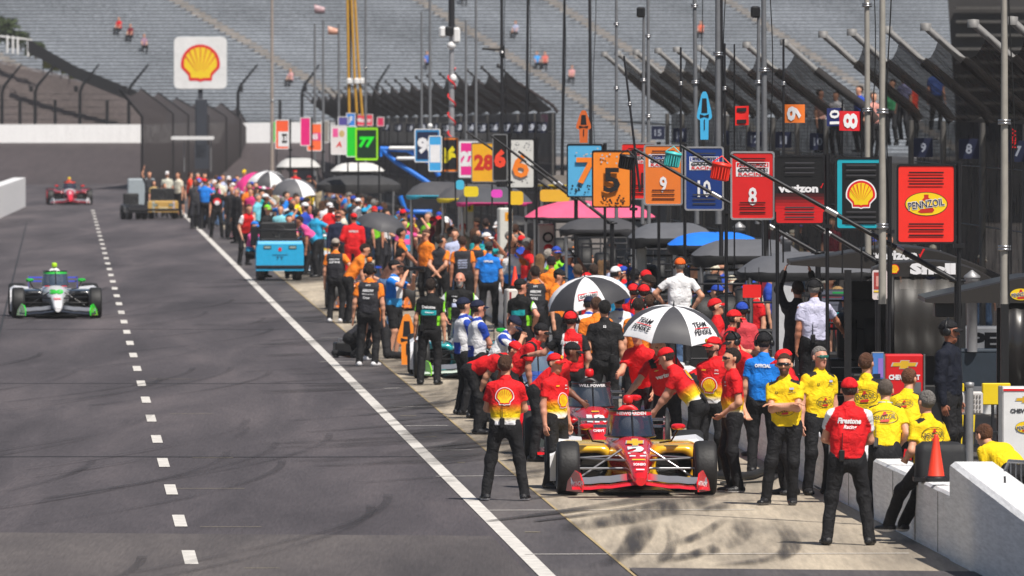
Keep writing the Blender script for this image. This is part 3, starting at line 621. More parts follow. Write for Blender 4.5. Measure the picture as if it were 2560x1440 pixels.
    b = MB(); b.tube(tp, .016, 6).tube(lo_, .014, 6).tube([(0, .80, .67), (0, 1.09, .935), (0, 1.14, .99)], .012, 6); b.build('screen_frame', CARB, scr)
    if vtext: decal('lettering', [art_text(vtext, .04, vcol, (0, 0), .05, 0, wmax=.36)], lambda P2, l: np.stack((P2[:, 0], 1.545 - .44 * np.sqrt(np.maximum(0, 1 - (P2[:, 0] / .27) ** 2)) - .012 - l, .957 + P2[:, 1]), 1), vb)
    b = MB(); b.sphere((0, 1.62, .78), .125, 14); hl = b.build('helmet', flat(helmet), root)
    b = MB(); b.tube([(.16 * math.cos(a), 2.05, .74 + .27 * math.sin(a)) for a in np.linspace(0, math.pi, 13)], .042, 10); hp = b.build('roll_hoop', flat(hoop), root)
    b = MB(); b.loft([sup(.10, .74, .97, 2.1), sup(.12, .72, .95, 2.4), sup(.05, .72, .84, 2.9)]); b.build('airbox', flat('black'), hp)
    b = MB(); b.m(flat('black')).lathe([(.02, 1.0), (.025, 1.06)], 10, None, (0, 2.05, 0)); b.m(flat(cam)).lathe([(.001, 1.05), (.05, 1.055), (.06, 1.08), (.06, 1.13), (.045, 1.155), (.001, 1.16)], 14, None, (0, 2.05, 0)); b.build('camera_pod', None, hp)
    if nart: decal('lettering', nart, nose_fn(), root)
    return root
def car_at(u, vbase, yaw=0.): Y = gY(vbase); return (PX(u, Y), Y, 0.), math.degrees(LANE) + yaw

def tug(label, at, yaw, col, w=1.2, hgt=.86, cart=None, art=None):
    root = thing('pit_tug', label, 'tug', at, math.radians(yaw), 'small towing tugs'); k = w / 1.2; k2 = hgt / .86; dz = .52 * (k2 - 1); bm = mat('tug_' + str(col), col, .4, vary=.1, coat=.2)
    b = MB(); o = [(-.6, 0), (.6, 0), (.6, .42), (.56, .52), (-.56, .52), (-.6, .42)]
    b.loft([[(x * k, y, .26 + z * k2 * s) for x, z in o] for y, s in ((0, .90), (.04, 1), (.9, 1), (1.0, 1.0))], False); b.box((0, 1.5, .42), (1.1 * k, 1.0, .3), bev=.03); bo = b.build('body', bm, root)
    b = MB(); b.box((0, .012, .26 + .1), (1.22 * k, .08, .08), bev=.015); b.build('bumper', DARKM, root)
    for sg in (-1, 1):
        b = MB(); b.m(PLB).box((sg * .32 * k, -.004, .62 + dz), (.2, .02, .09), bev=.008); hl = b.build('headlight', None, root); b = MB(); b.box((sg * .32 * k, -.016, .62 + dz), (.16, .01, .05)); b.build('lens', mat('lamp_glass', (150, 170, 165), .1, vary=.2), hl)
        for y in (.35, 1.6): 
            b = MB(); b.lathe([(.1, -.09), (.24, -.1), (.27, -.07), (.275, 0), (.27, .07), (.24, .1), (.1, .09), (.1, -.09)], 20, Ry(math.radians(90))); wv = b.build('wheel', RUB, root, (sg * .46 * k, y, .275))
    b = MB(); b.box((0, 1.35, .75 + dz), (.95 * k, .5, .16), bev=.05); b.box((0, 1.62, 1.0 + dz), (.95 * k, .12, .5), bev=.04); b.build('seat', mat('seat_vinyl', (28, 28, 30), .5), root)
    b = MB(); b.box((0, .55, .80 + dz), (1.0 * k, .7, .06), bev=.02); b.build('bonnet_top', DARKM, root)
    b = MB(); b.tube([(.17 * math.cos(a), 1.0 + .05 * math.sin(a), 1.02 + dz + .16 * math.sin(a)) for a in np.linspace(0, 2 * math.pi, 17)], .014, 6, False); b.tube([(0, .8, .8 + dz), (0, 1.0, 1.02 + dz)], .02, 6); b.build('steering_wheel', PLB, root)
    if cart == 'bars': b = MB(); b.tube([(-.58 * k, .85, .8 + dz), (-.58 * k, .9, 1.05 + dz), (.58 * k, .9, 1.05 + dz), (.58 * k, .85, .8 + dz)], .03, 8); b.box((-.62 * k, .9, .9 + dz), (.2, .1, .5), bev=.02); b.build('roll_bar', DARKM, root)
    if art: decal('lettering', art, flat_fn((0, -.002, .52 + dz * .5), (1, 0, 0), (0, 0, 1), (0, -1, 0), .006), bo)
    return root
# ================= pit equipment =================
def board(label, u0, v0, u1, v1, art, face, frame=DARKM, hmet=.92, pole=True, slots=True, thick=.03, polec=DARKM, poleside=1, hw=None, rad=.03, group='tall number boards along the pit wall', ground=True, Y=None):
    """pit board on a post: u,v extents give place and size, hmet its real height"""
    Y = Y or hmet * F / (v1 - v0); m = Y / F; w, h = (u1 - u0) * m, (v1 - v0) * m; cx, cz = PX((u0 + u1) / 2, Y), PZ((v0 + v1) / 2, Y)
    root = thing('pit_board', label, 'pit board', (cx, Y, 0), RNG.uniform(-.04, .04), group); q = rrect(w, h, rad * h + .001, 3)
    b = MB(); b.prism(q, thick, None, (0, 0, cz)); pan = b.build('panel', flat(face), root)
    b = MB(); qi = rrect(w - .03, h - .03, rad * h, 3); n = len(q); o2 = rrect(w + .02, h + .02, rad * h + .01, 3)
    for y0 in (-thick / 2 - .008,):
        V = [(x, y0, z) for x, z in o2] + [(x, y0, z) for x, z in qi] + [(x, -y0, z) for x, z in o2] + [(x, -y0, z) for x, z in qi]
        fs = []
        for i in range(n): j = (i + 1) % n; fs += [[i, j, n + j, n + i], [2 * n + j, 2 * n + i, 3 * n + i, 3 * n + j], [j, i, 2 * n + i, 2 * n + j], [n + i, n + j, 3 * n + j, 3 * n + i]]
        b.add(np.array(V) + (0, 0, cz), fs)
    b.build('frame', frame, root)
    A = shift(art(w, h), 0, 0)
    if slots is True:
        for s_ in (-1, 1):
            for k in range(3): zc = s_ * (h * .40 - k * h * .072); A.append(art_rect(-w * .3, zc - h * .011, w * .3, zc + h * .011, (60, 14, 14) if face in ('red',) or (not isinstance(face, str) and face[0] > 200) else 'dgrey'))
    if A: decal('lettering', A, flat_fn((0, -thick / 2, cz), (1, 0, 0), (0, 0, 1), (0, -1, 0), .003), pan)
    if pole:
        b = MB(); x = poleside * (w / 2 + .045); z1 = cz + h / 2 + .02; b.tube([(x, .02, .0), (x, .02, cz - h * .5), (x, .02, z1)], [.022, .026, .034], 8)
        for z in (cz - h * .42, cz + h * .42): b.box((poleside * (w / 2 + .01), .02, z), (.10, .035, .03))
        b.box((x, .02, cz - h * .5 - .03), (.13, .1, .05)); b.build('post', polec, root)
    return root
def num(st, col, k=.55, dy=0., outline=None, wmax=.8, bold=.05, width=1.):
    def f(w, h):
        A = []
        if outline: A.append(art_text(st, h * k * 1.08, outline, (0, dy * h), bold + .05, 0, width, wmax=w * (wmax + .08)))
        return A + [art_text(st, h * k, col, (0, dy * h), bold, 0, width, wmax=w * wmax)]
    return f
def mast(label, u, Y, v0, v1, r=.03, m=GALV, lean=0., cable=None, clamps=(), head=None, group='upright poles above the pit wall', fl=None):
    z0, z1 = PZ(v1, Y), PZ(v0, Y); x = PX(u, Y); root = thing('pole', label, 'pole', (x, Y, 0), 0, group)
    b = MB(); k = 8; xs = [lean * (PX(1280 + 1, Y)) * t for t in np.linspace(0, 1, k)]
    b.tube([(xs[i], 0, z0 + (z1 - z0) * i / (k - 1)) for i in range(k)], [r * (1.15 - .3 * i / (k - 1)) for i in range(k)], 10); b.build('tube', m, root)
    for c in clamps: z = PZ(c, Y); b = MB(); b.lathe([(r, -.03), (r * 1.7, -.028), (r * 1.7, -.005), (r * 1.25, 0), (r * 1.7, .005), (r * 1.7, .028), (r, .03)], 12, None, (xs[0] + (xs[-1] - xs[0]) * (z - z0) / (z1 - z0), 0, z)); b.build('clamp', STEEL, root)
    if cable:
        b = MB(); b.tube([(xs[0] + r * 1.3 + .03 * math.sin(t * 7 + u) + .02, -r, z0 + (z1 - z0) * t) for t in np.linspace(.0, 1, 24)], .008, 5); b.build('cable', PLB, root)
    return root, x, z0, z1
def boom(label, u0, v0, u1, v1, Y, bucket=None, m=DARKM, group='slanting hose booms over the pit boxes'):
    """overhead boom from its post (u1,v1) up to the free end (u0,v0)"""
    a, c = PT(u1, v1, Y), PT(u0, v0, Y); root = thing('hose_boom', label, 'boom', a, 0, group); d = c - a
    b = MB(); b.tube([(0, 0, 0), d * .55, d], (.034, .026, .022), 8); b.build('arm', m, root)
    b = MB(); b.tube([d * .53, d * .58], .036, 10); b.tube([d * .24, d * .27], .038, 10); b.build('sleeve', STEEL, root)
    b = MB(); b.tube([(0, .0, -a[2]), (0, 0, .05)], .04, 8); b.lathe([(.04, .0), (.10, .0), (.10, .03), (.04, .03)], 12); b.build('stand', m, root)
    if bucket:
        r = thing('bucket', bucket[0], 'bucket', a + d + (-.1, -.02, -.1), 0, 'coloured buckets hung on the booms'); b = MB(); bm = flat(bucket[1])
        tl = Ry(.18); prof = [(.001, -.2), (.095, -.2), (.11, 0), (.118, 0), (.118, -.03), (.112, -.03)]
        b.lathe(prof, 18, tl); 
        for k in range(18): an = k * math.pi / 9; b.box(np.array((.105 * math.cos(an), .105 * math.sin(an), -.1)) @ tl.T, (.012, .012, .17), tl @ Rz(an))
        b.build('pail', bm, r); b = MB(); b.tube([np.array((-.11, 0, 0)) @ tl.T, (0, 0, .09), np.array((.11, 0, 0)) @ tl.T], .008, 5); b.lathe([(.001, .02), (.112, .005), (.112, .0)], 16, tl); b.build('handle', bm, r)
    return root
def umbrella(label, u, vtop, Y, R_, cols, rise=.36, shaft_to=None, tilt=(0, 0), art=None, vent=False, ribs=8, group='open umbrellas over the cars', spin=0.):
    a = PT(u, vtop, Y); root = thing('umbrella', label, 'umbrella', a, 0, group); T = Ry(math.radians(tilt[0])) @ Rx(math.radians(tilt[1])); n = 6
    for g in range(ribs):
        a0, a1 = 2 * math.pi * (g + spin) / ribs, 2 * math.pi * (g + 1 + spin) / ribs; V = []
        for i in range(n + 1):
            t = i / n; r = R_ * math.sin(t * 1.25) / math.sin(1.25); z = -rise * R_ / .6 * (1 - math.cos(t * 1.25)) / (1 - math.cos(1.25))
            for j in range(5): f = j / 4; an = a0 + (a1 - a0) * f; sag = 1 - .085 * t * t * math.sin(math.pi * f); V.append((r * sag * math.cos(an), r * sag * math.sin(an), z + .03 * t * math.sin(math.pi * f) * R_))
        fs = [[i * 5 + j, (i + 1) * 5 + j, (i + 1) * 5 + j + 1, i * 5 + j + 1] for i in range(n) for j in range(4)]
        V = np.array(V) @ T.T; c = cols[g % len(cols)]; nrm = 35
        U = V - np.array((0, 0, .006)); me = make_mesh('canopy_panel', np.vstack((V, U)), fs + [[nrm + i for i in f[::-1]] for f in fs] + [[i * 5, nrm + i * 5, nrm + i * 5 + 5, i * 5 + 5] for i in range(0)], None, [mat('umbrella_' + str(c), c, .55, vary=.08, spec=.35)], None, True); pn = link('canopy_panel', me, root)
        if art and g in art:
            am = (a0 + a1) / 2
            def fn(P2, l, am=am):
                t = .72 - P2[:, 1] / R_ * .9; r = R_ * np.sin(t * 1.25) / math.sin(1.25); z = -rise * R_ / .6 * (1 - np.cos(t * 1.25)) / (1 - math.cos(1.25)); an = am + P2[:, 0] / np.maximum(r, .1)
                k = (1 - .085 * t * t * np.cos((an - am) * 4)); return (np.stack((r * k * np.cos(an), r * k * np.sin(an), z + .03 * t * R_ * np.cos((an - am) * 4)), 1) * (1.01, 1.01, 1) + (0, 0, .012 + l)) @ T.T
            decal('lettering', art[g], fn, pn)
    b = MB(); e = np.array((0, 0, -.95)) @ T.T if shaft_to is None else PT(shaft_to[0], shaft_to[1], Y) - a
    b.tube([np.array((0, 0, .07)) @ T.T, (0, 0, 0), e], (.006, .011, .011), 8); b.build('shaft', PLB, root)
    b = MB()
    for g in range(ribs): an = 2 * math.pi * (g + spin) / ribs; b.tube([np.array((R_ * .5 * math.cos(an), R_ * .5 * math.sin(an), -.26 * rise * R_ / .6 - .02)) @ T.T, e * .42], .005, 4)
    b.build('stretchers', STEEL, root); return root
def canopy(label, u0, u1, vtop, vedge, vbot, Y, col, depth=2.2, val=None, group='fabric canopies over the pit carts', flat_top=.55, legs=True, off=0.):
    """pyramid-like fabric roof with a hanging valance"""
    m = Y / F; w = (u1 - u0) * m; cx = PX((u0 + u1) / 2, Y); zt, ze, zb = PZ(vtop, Y), PZ(vedge, Y), PZ(vbot, Y); root = thing('canopy', label, 'canopy', (cx, Y + depth / 2, 0), LANE * .0, group)
    cm = mat('fabric_' + str(col), col, .8, vary=.14, scale=3., bump=.5, bscale=4.); vm = mat('fabric_' + str(val or col), val or col, .8, vary=.2, scale=3., bump=.6, bscale=6.)
    k = 10; b = MB(); ringp = []
    for f, z in ((1.0, ze), (.93, ze + (zt - ze) * .22), (.78, ze + (zt - ze) * .62), (flat_top, zt - .02), (flat_top * .6, zt), (.02, zt + .0)): ringp.append([(p[0] + off * w * (1 - f), p[1], z + .012 * math.sin(i * 2.1)) for i, p in enumerate([(x * 1, y) for x, y in rrect(w * f, depth * f, .25 * min(w, depth) * f, 4)])])
    b.loft(ringp, True, caps=False); b.build('roof', cm, root)
    b = MB(); q = rrect(w, depth, .25 * min(w, depth), 4); b.loft([[(x * s, y * s, z) for x, y in q] for s, z in ((1.0, ze), (1.012, (ze + zb) / 2), (.985 , zb))], True, caps=False)
    b.loft([[(x * s * .99, y * s * .99, z) for x, y in q] for s, z in ((.985, zb), (1.0, ze))], True, caps=False); V = np.array(b.V); V[:, 2] += np.where(V[:, 2] < (ze + zb) / 2 - .01, .05 * np.sin(V[:, 0] * 9 + V[:, 1] * 7), 0); b.V = V.tolist(); b.build('valance', vm, root)
    if legs:
        for sx, sy in ((-1, -1), (1, -1), (1, 1), (-1, 1)): b = MB(); b.tube([(sx * w * .42, sy * depth * .42, 0), (sx * w * .42, sy * depth * .42, ze)], .03, 8); b.build('leg', STEEL, root)
    return root
def cone(label, at, h=.72):
    root = thing('traffic_cone', label, 'traffic cone', at, .2, 'orange traffic cones'); b = MB(); om = mat('cone_plastic', (236, 62, 34), .5, vary=.15, scale=7.)
    b.lathe([(h * .215, .03), (h * .18, h * .12), (h * .05, h * .97), (h * .045, h), (h * .03, h)], 22); b.build('body', om, root)
    b = MB(); b.prism(rrect(h * .56, h * .56, .03, 3), .04, Rx(math.radians(90)), (0, 0, .02)); b.lathe([(h * .25, .04), (h * .22, .06), (h * .2, .06)], 22); b.build('base', PLB, root); return root
def lolly(label, u0, v0, u1, v1, Y, col, marks='black', group='car shaped stop boards on sticks', lean=0.):
    """stop board cut like a car seen from above, on a stick"""
    m = Y / F; w, h = (u1 - u0) * m, (v1 - v0) * m; root = thing('stop_board', label, 'stop board', PT((u0 + u1) / 2, (v0 + v1) / 2, Y), 0, group)
    o = [(-.26, .5), (.1, .5), (.2, .44), (.46, .08), (.5, -.02), (.46, -.06), (.28, -.1), (.26, -.5), (-.26, -.5), (-.28, -.1), (-.46, -.06), (-.5, -.02), (-.46, .08), (-.2, .44), (-.1, .5)][1:]
    R = Ry(math.radians(lean)); b = MB(); b.prism([(x * w, z * h) for x, z in o], .02, R); p = b.build('panel', flat(col), root)
    A = [art_poly([(-.14 * w, .36 * h), (-.2 * w, .06 * h), (.2 * w, .06 * h), (.14 * w, .36 * h)], marks), art_poly([(-.3 * w, .03 * h), (-.28 * w, -.05 * h), (0, -.02 * h), (.28 * w, -.05 * h), (.3 * w, .03 * h), (0, .0 * h)], marks), art_rect(-.03 * w, -.3 * h, .03 * w, -.08 * h, marks)]
    decal('markings', A, flat_fn((0, -.012, 0), R @ (1, 0, 0), R @ (0, 0, 1), (0, -1, 0), .004), p)
    b = MB(); b.tube([np.array((0, .02, -.5 * h)) @ R.T, np.array((0, .02, h * .4)) @ R.T], .015, 6); b.build('stick', PLB, root); return root
def flag(label, u0, v0, u1, v1, Y, col, st, tcol, polev0, rot=0.25, side=-1, tw=1.57, outline=None):
    m = Y / F; w, h = (u1 - u0) * m, (v1 - v0) * m; c = PT((u0 + u1) / 2, (v0 + v1) / 2, Y); root = thing('flag', label, 'flag', c, 0, 'small number flags on thin poles')
    n = 10; wave = lambda x: .05 * np.sin(x * 9 + u0); slope = lambda x: -rot * .25 * x
    V = []; 
    for i in range(n + 1):
        for z in (-h / 2, h / 2): x = -w / 2 + w * i / n; V.append((x, wave(np.array(x)), z + slope(x)))
    fs = [[2 * i, 2 * i + 2, 2 * i + 3, 2 * i + 1] for i in range(n)]; V = np.array(V); k = len(V)
    cl = link('cloth', make_mesh('cloth', np.vstack((V, V + (0, .008, 0))), fs + [[k + i for i in f[::-1]] for f in fs], None, [flat(col)], None, True), root)
    A = [art_text(st, w * .66, tcol, (0, 0), .03, rot=tw, wmax=h * .8)]
    if outline: A = [art_text(st, w * .68, outline, (0, 0), .12, rot=tw, wmax=h * .86)] + A
    decal('lettering', A, lambda P2, l: np.stack((P2[:, 0], wave(P2[:, 0]) - .01 - l, P2[:, 1] + slope(P2[:, 0])), 1), cl)
    b = MB(); b.tube([(side * w / 2, .01, -2.2), (side * w / 2, .01, PZ(polev0, Y) - c[2])], .014, 6); b.build('stick', DARKM, root); return root
def arch_roof(b, w, depth, z_end, z_mid, th, x_mid=.5, n=16):
    secs = []
    for i in range(n + 1):
        t = i / n; x = -w / 2 + w * t; z = z_end + (z_mid - z_end) * math.sin(math.pi * min(1, t / (2 * x_mid)) if t < x_mid else math.pi * (.5 + .5 * (t - x_mid) / (1 - x_mid))) ; tt = th * (.35 + .65 * math.sin(math.pi * t) ** .6)
        secs.append([(x, -depth / 2, z - tt), (x, depth / 2, z - tt), (x, depth / 2, z), (x, -depth / 2, z)])
    return b.loft(secs, False)
# ================= camera, light, ground, walls, fences, stands =================
cam = bpy.data.cameras.new('camera'); co = link('camera', cam, None, (0, 0, HC)); co.rotation_euler = (math.pi / 2, 0, 0)
cam.sensor_width = 36; cam.lens = F / 2560 * 36; cam.shift_y = -(720 - HY) / 2560; cam.clip_start = 1; cam.clip_end = 6000
cam.dof.use_dof = True; cam.dof.focus_distance = 138; cam.dof.aperture_fstop = 8.5
S.camera = co
sunv = np.array((.30, -.46, .83)); sunv /= np.linalg.norm(sunv)
sl = bpy.data.lights.new('sun', 'SUN'); sl.energy = 5.0; sl.angle = math.radians(.5); sl.color = (1, .94, .86)
so = link('sun', sl, None, (20, -20, 60)); so.rotation_euler = Vector(sunv).to_track_quat('Z', 'Y').to_euler()
wd = bpy.data.worlds.new('World'); S.world = wd; wd.use_nodes = True; nt = wd.node_tree
sk = nt.nodes.new('ShaderNodeTexSky'); sk.sky_type = 'NISHITA'; sk.sun_disc = False; sk.sun_elevation = math.asin(sunv[2]); sk.sun_rotation = math.atan2(sunv[0], sunv[1]); sk.altitude = 220; sk.dust_density = 2.2
nt.links.new(sk.outputs[0], nt.nodes['Background'].inputs[0]); nt.nodes['Background'].inputs[1].default_value = .06
S.view_settings.view_transform = 'Standard'; S.view_settings.look = 'None'; S.view_settings.exposure = 0.22; S.view_settings.gamma = 1

def ground_mat(key, base, stops, s1, s2, rough=.8, bump=.3, extra=None):
    m, nt, b = nodes_of(key); L = nt.links; tc = N(nt, 'ShaderNodeTexCoord'); mp = N(nt, 'ShaderNodeMapping'); mp.inputs['Scale'].default_value = s1; mp.inputs['Rotation'].default_value = (0, 0, -LANE); L.new(tc.outputs['Object'], mp.inputs[0])
    n1 = N(nt, 'ShaderNodeTexNoise', i_Scale=1., i_Detail=6., i_Roughness=.6, i_Distortion=.4); L.new(mp.outputs[0], n1.inputs['Vector']); r1 = ramp(nt, n1.outputs['Fac'], [(p, lin(c)) for p, c in stops])
    n2 = N(nt, 'ShaderNodeTexNoise', i_Scale=1., i_Detail=4., i_Roughness=.7); m2 = N(nt, 'ShaderNodeMapping'); m2.inputs['Scale'].default_value = (s2, s2 * .035, s2); L.new(tc.outputs['Object'], m2.inputs[0]); L.new(m2.outputs[0], n2.inputs['Vector']); mr = N(nt, 'ShaderNodeMapRange'); mr.inputs[1].default_value = .3; mr.inputs[2].default_value = .7; mr.inputs[3].default_value = .80; mr.inputs[4].default_value = 1.2; L.new(n2.outputs['Fac'], mr.inputs[0])
    mx = N(nt, 'ShaderNodeMix', data_type='RGBA', blend_type='MULTIPLY'); mx.inputs[0].default_value = 1; L.new(r1.outputs[0], mx.inputs[6]); L.new(mr.outputs[0], mx.inputs[7]); out = mx.outputs[2]
    L.new(out, b.inputs['Base Color']); b.inputs['Roughness'].default_value = rough; b.inputs['Specular IOR Level'].default_value = .35
    bp = N(nt, 'ShaderNodeBump', i_Strength=bump, i_Distance=.01); L.new(n2.outputs['Fac'], bp.inputs['Height']); L.new(bp.outputs[0], b.inputs['Normal']); return m
ASPH = ground_mat('asphalt', None, [(.3, (57, 53, 56)), (.5, (74, 69, 72)), (.7, (94, 87, 89))], (.55, .035, .5), 30., .8, .8)
ASPH2 = ground_mat('pit_box_asphalt', None, [(.3, (60, 57, 59)), (.5, (76, 72, 74)), (.7, (96, 91, 90))], (.7, .06, .5), 24.)
CONC = ground_mat('concrete_slab', None, [(.28, (116, 109, 99)), (.48, (158, 147, 131)), (.7, (192, 179, 158))], (.9, .07, .5), 14.)
TRACK = ground_mat('track_asphalt', None, [(.3, (60, 53, 54)), (.7, (74, 66, 67))], (.05, .02, .05), 3.)
FARG = ground_mat('infield', None, [(.3, (92, 88, 86)), (.7, (118, 110, 104))], (.03, .01, .03), 2.)
LINE = mat('road_paint', (206, 202, 196), .7, vary=.28, scale=3.5)
def sheet(name, pts, z, m, parent=None, kind='structure'):
    me = make_mesh(name, [(p[0], p[1], z) for p in pts], [list(range(len(pts)))], None, [m]); return tag(link(name, me, parent), kind=kind)
def strip(name, c, w, z, m, kind='structure'):
    """ribbon on the ground along (x,y) points c"""
    c = np.asarray(c, float); w = np.broadcast_to(w, len(c)); V = []
    for i in range(len(c)): d = c[min(i + 1, len(c) - 1)] - c[max(i - 1, 0)]; d = d / np.linalg.norm(d); nn = np.array((-d[1], d[0])); V += [(*(c[i] - nn * w[i] / 2), z), (*(c[i] + nn * w[i] / 2), z)]
    return tag(link(name, make_mesh(name, V, [[2 * i, 2 * i + 2, 2 * i + 3, 2 * i + 1][::-1] for i in range(len(c) - 1)], None, [m])), kind=kind)
sheet('ground', [(-330, -60), (330, -60), (330, 1500), (-330, 1500)], -.012, FARG)
hz = bpy.data.materials.new('thin_haze'); hz.use_nodes = True; nt = hz.node_tree; nt.nodes.remove(nt.nodes['Principled BSDF']); pv = nt.nodes.new('ShaderNodeVolumePrincipled'); pv.inputs['Density'].default_value = .0001; pv.inputs['Color'].default_value = (.93, .95, 1, 1); pv.inputs['Anisotropy'].default_value = .0; nt.links.new(pv.outputs[0], nt.nodes['Material Output'].inputs['Volume'])
b = MB(); b.box((0, 720, 19), (680, 1600, 40)); tag(b.build('haze', hz), kind='stuff')
sheet('pit_lane', [LN(-9, 40)[:2], LN(5.82, 40)[:2], LN(5.82, 600)[:2], LN(-9, 600)[:2]][::1], -.004, ASPH)
sheet('pit_box_lane', [LN(4.9, 60)[:2], LN(5.8, 60)[:2], LN(5.8, 520)[:2], LN(4.9, 520)[:2]], 0., ASPH2)
sheet('pit_box_pavement', [LN(5.8, 60)[:2], LN(9.4, 60)[:2], LN(9.4, 520)[:2], LN(5.8, 520)[:2]], 0., CONC)
sheet('service_pavement', [LN(9.4, 60)[:2], LN(16.5, 60)[:2], LN(16.5, 560)[:2], LN(9.4, 560)[:2]], 0., mat('service_concrete', (74, 70, 66), .85, vary=.2, scale=.6))
sheet('shoulder', [LN(-9, 150)[:2], LN(-3.6, 150)[:2], LN(-2.3, 420)[:2], LN(-9, 420)[:2]], 0., ground_mat('shoulder_dirt', None, [(.3, (104, 92, 86)), (.7, (138, 120, 110))], (.3, .03, .3), 9.))
strip('solid_lane_line', [LN(4.92, y)[:2] for y in np.linspace(105, 470, 30)], .17, .004, LINE)
for y in np.arange(119.3, 470, 10.1): strip('lane_dash', [LN(1.37, y - 1.75)[:2], LN(1.37, y + 1.75)[:2]], .14, .004, LINE)
strip('seam_line', [LN(5.8, y)[:2] for y in (110, 200, 330)], .03, .008, mat('seam_paint', (170, 150, 110), .8, vary=.3))
for v, u0, u1 in ((1387, 1312, 2275), (1277, 1215, 1890), (1192, 1090, 1290), (1127, 1090, 1180), (1066, 1010, 1120), (1018, 985, 1080), (972, 960, 1000), (905, 800, 905), (845, 800, 850)):
    y = gY(v); strip('box_line', [(PX(u0, y), y), (PX(u1, y), y + .25)], .10, .008, LINE)
for v, u0, u1 in ((1421, 610, 700), (1318, 500, 655), (1222, 440, 612), (1145, 480, 582), (1035, 425, 532), (948, 372, 488), (1157, 1143, 1162), (1331, 1312, 1350), (1092, 1060, 1090), (1040, 1000, 1040)):
    y = gY(v); strip('ground_mark', [(PX(u0, y), y), (PX(u1, y), y)], .05 + .05 * (u1 - u0 < 50), .006, mat('faded_paint', (150, 140, 112), .8, vary=.3))
def skid_mat(key, c, amt):
    m, nt, b = nodes_of(key); L = nt.links; tc = N(nt, 'ShaderNodeTexCoord'); n1 = N(nt, 'ShaderNodeTexNoise', i_Scale=1.0, i_Detail=4., i_Roughness=.55); mp = N(nt, 'ShaderNodeMapping'); mp.inputs['Scale'].default_value = (.8, .06, 1); L.new(tc.outputs['Object'], mp.inputs[0]); L.new(mp.outputs[0], n1.inputs['Vector'])
    r = ramp(nt, n1.outputs['Fac'], [(.34, (0, 0, 0)), (.68, (amt,) * 3)]); L.new(r.outputs[0], b.inputs['Alpha']); b.inputs['Base Color'].default_value = (*lin(c), 1); b.inputs['Roughness'].default_value = .75; return m
SK3, SK1, SK2 = skid_mat('crisp_rubber_mark', (50, 47, 47), .75), skid_mat('rubber_mark', (54, 51, 51), .36), skid_mat('faint_rubber_mark', (46, 43, 45), .36)
SK4 = skid_mat('burnout_mark', (50, 47, 48), .88); SK4.node_tree.nodes['Mapping'].inputs['Scale'].default_value = (5., .10, 1); nt = SK4.node_tree; a_ = N(nt, 'ShaderNodeAttribute', attribute_name='Col'); mm = N(nt, 'ShaderNodeMath', operation='MULTIPLY'); lk = nt.nodes['Principled BSDF'].inputs['Alpha'].links[0].from_socket; nt.links.new(lk, mm.inputs[0]); nt.links.new(a_.outputs['Fac'], mm.inputs[1]); nt.links.new(mm.outputs[0], nt.nodes['Principled BSDF'].inputs['Alpha'])
for e_, p_ in zip(nt.nodes['Color Ramp'].color_ramp.elements, (.34, .64)): e_.position = p_
rs = random.Random(3)
for y0 in np.arange(150, 300, 6.5):                                # rubber laid by cars leaving each box
    for k in range(4):
        a, t0 = rs.uniform(.3, 1.2), rs.uniform(6.4, 8.8); ln = rs.uniform(8, 17); yy = y0 + rs.uniform(-2, 3)
        strip('rubber_mark', [LN(max(3.2, t0 - a * 3.6 * s * s), yy - ln * s + ln * .5)[:2] for s in np.linspace(0, 1, 12)], [(.3 + .5 * (k % 3)) * (1 - .5 * abs(s - .4)) for s in np.linspace(0, 1, 12)], .010 + .0008 * k, SK1, 'structure')
for k in range(9):                                               # crisp arcs sweeping out of the boxes
    y0 = 142 + k * 6.5; 
    for o in (0, .55): strip('rubber_mark', [LN(8.5 - o - 3.1 * s ** 1.5, y0 - 13 * s)[:2] for s in np.linspace(0, 1, 16)], [.10 + .30 * math.sin(math.pi * s) for s in np.linspace(0, 1, 16)], .0165 + .0008 * k + o * .0005, SK3)
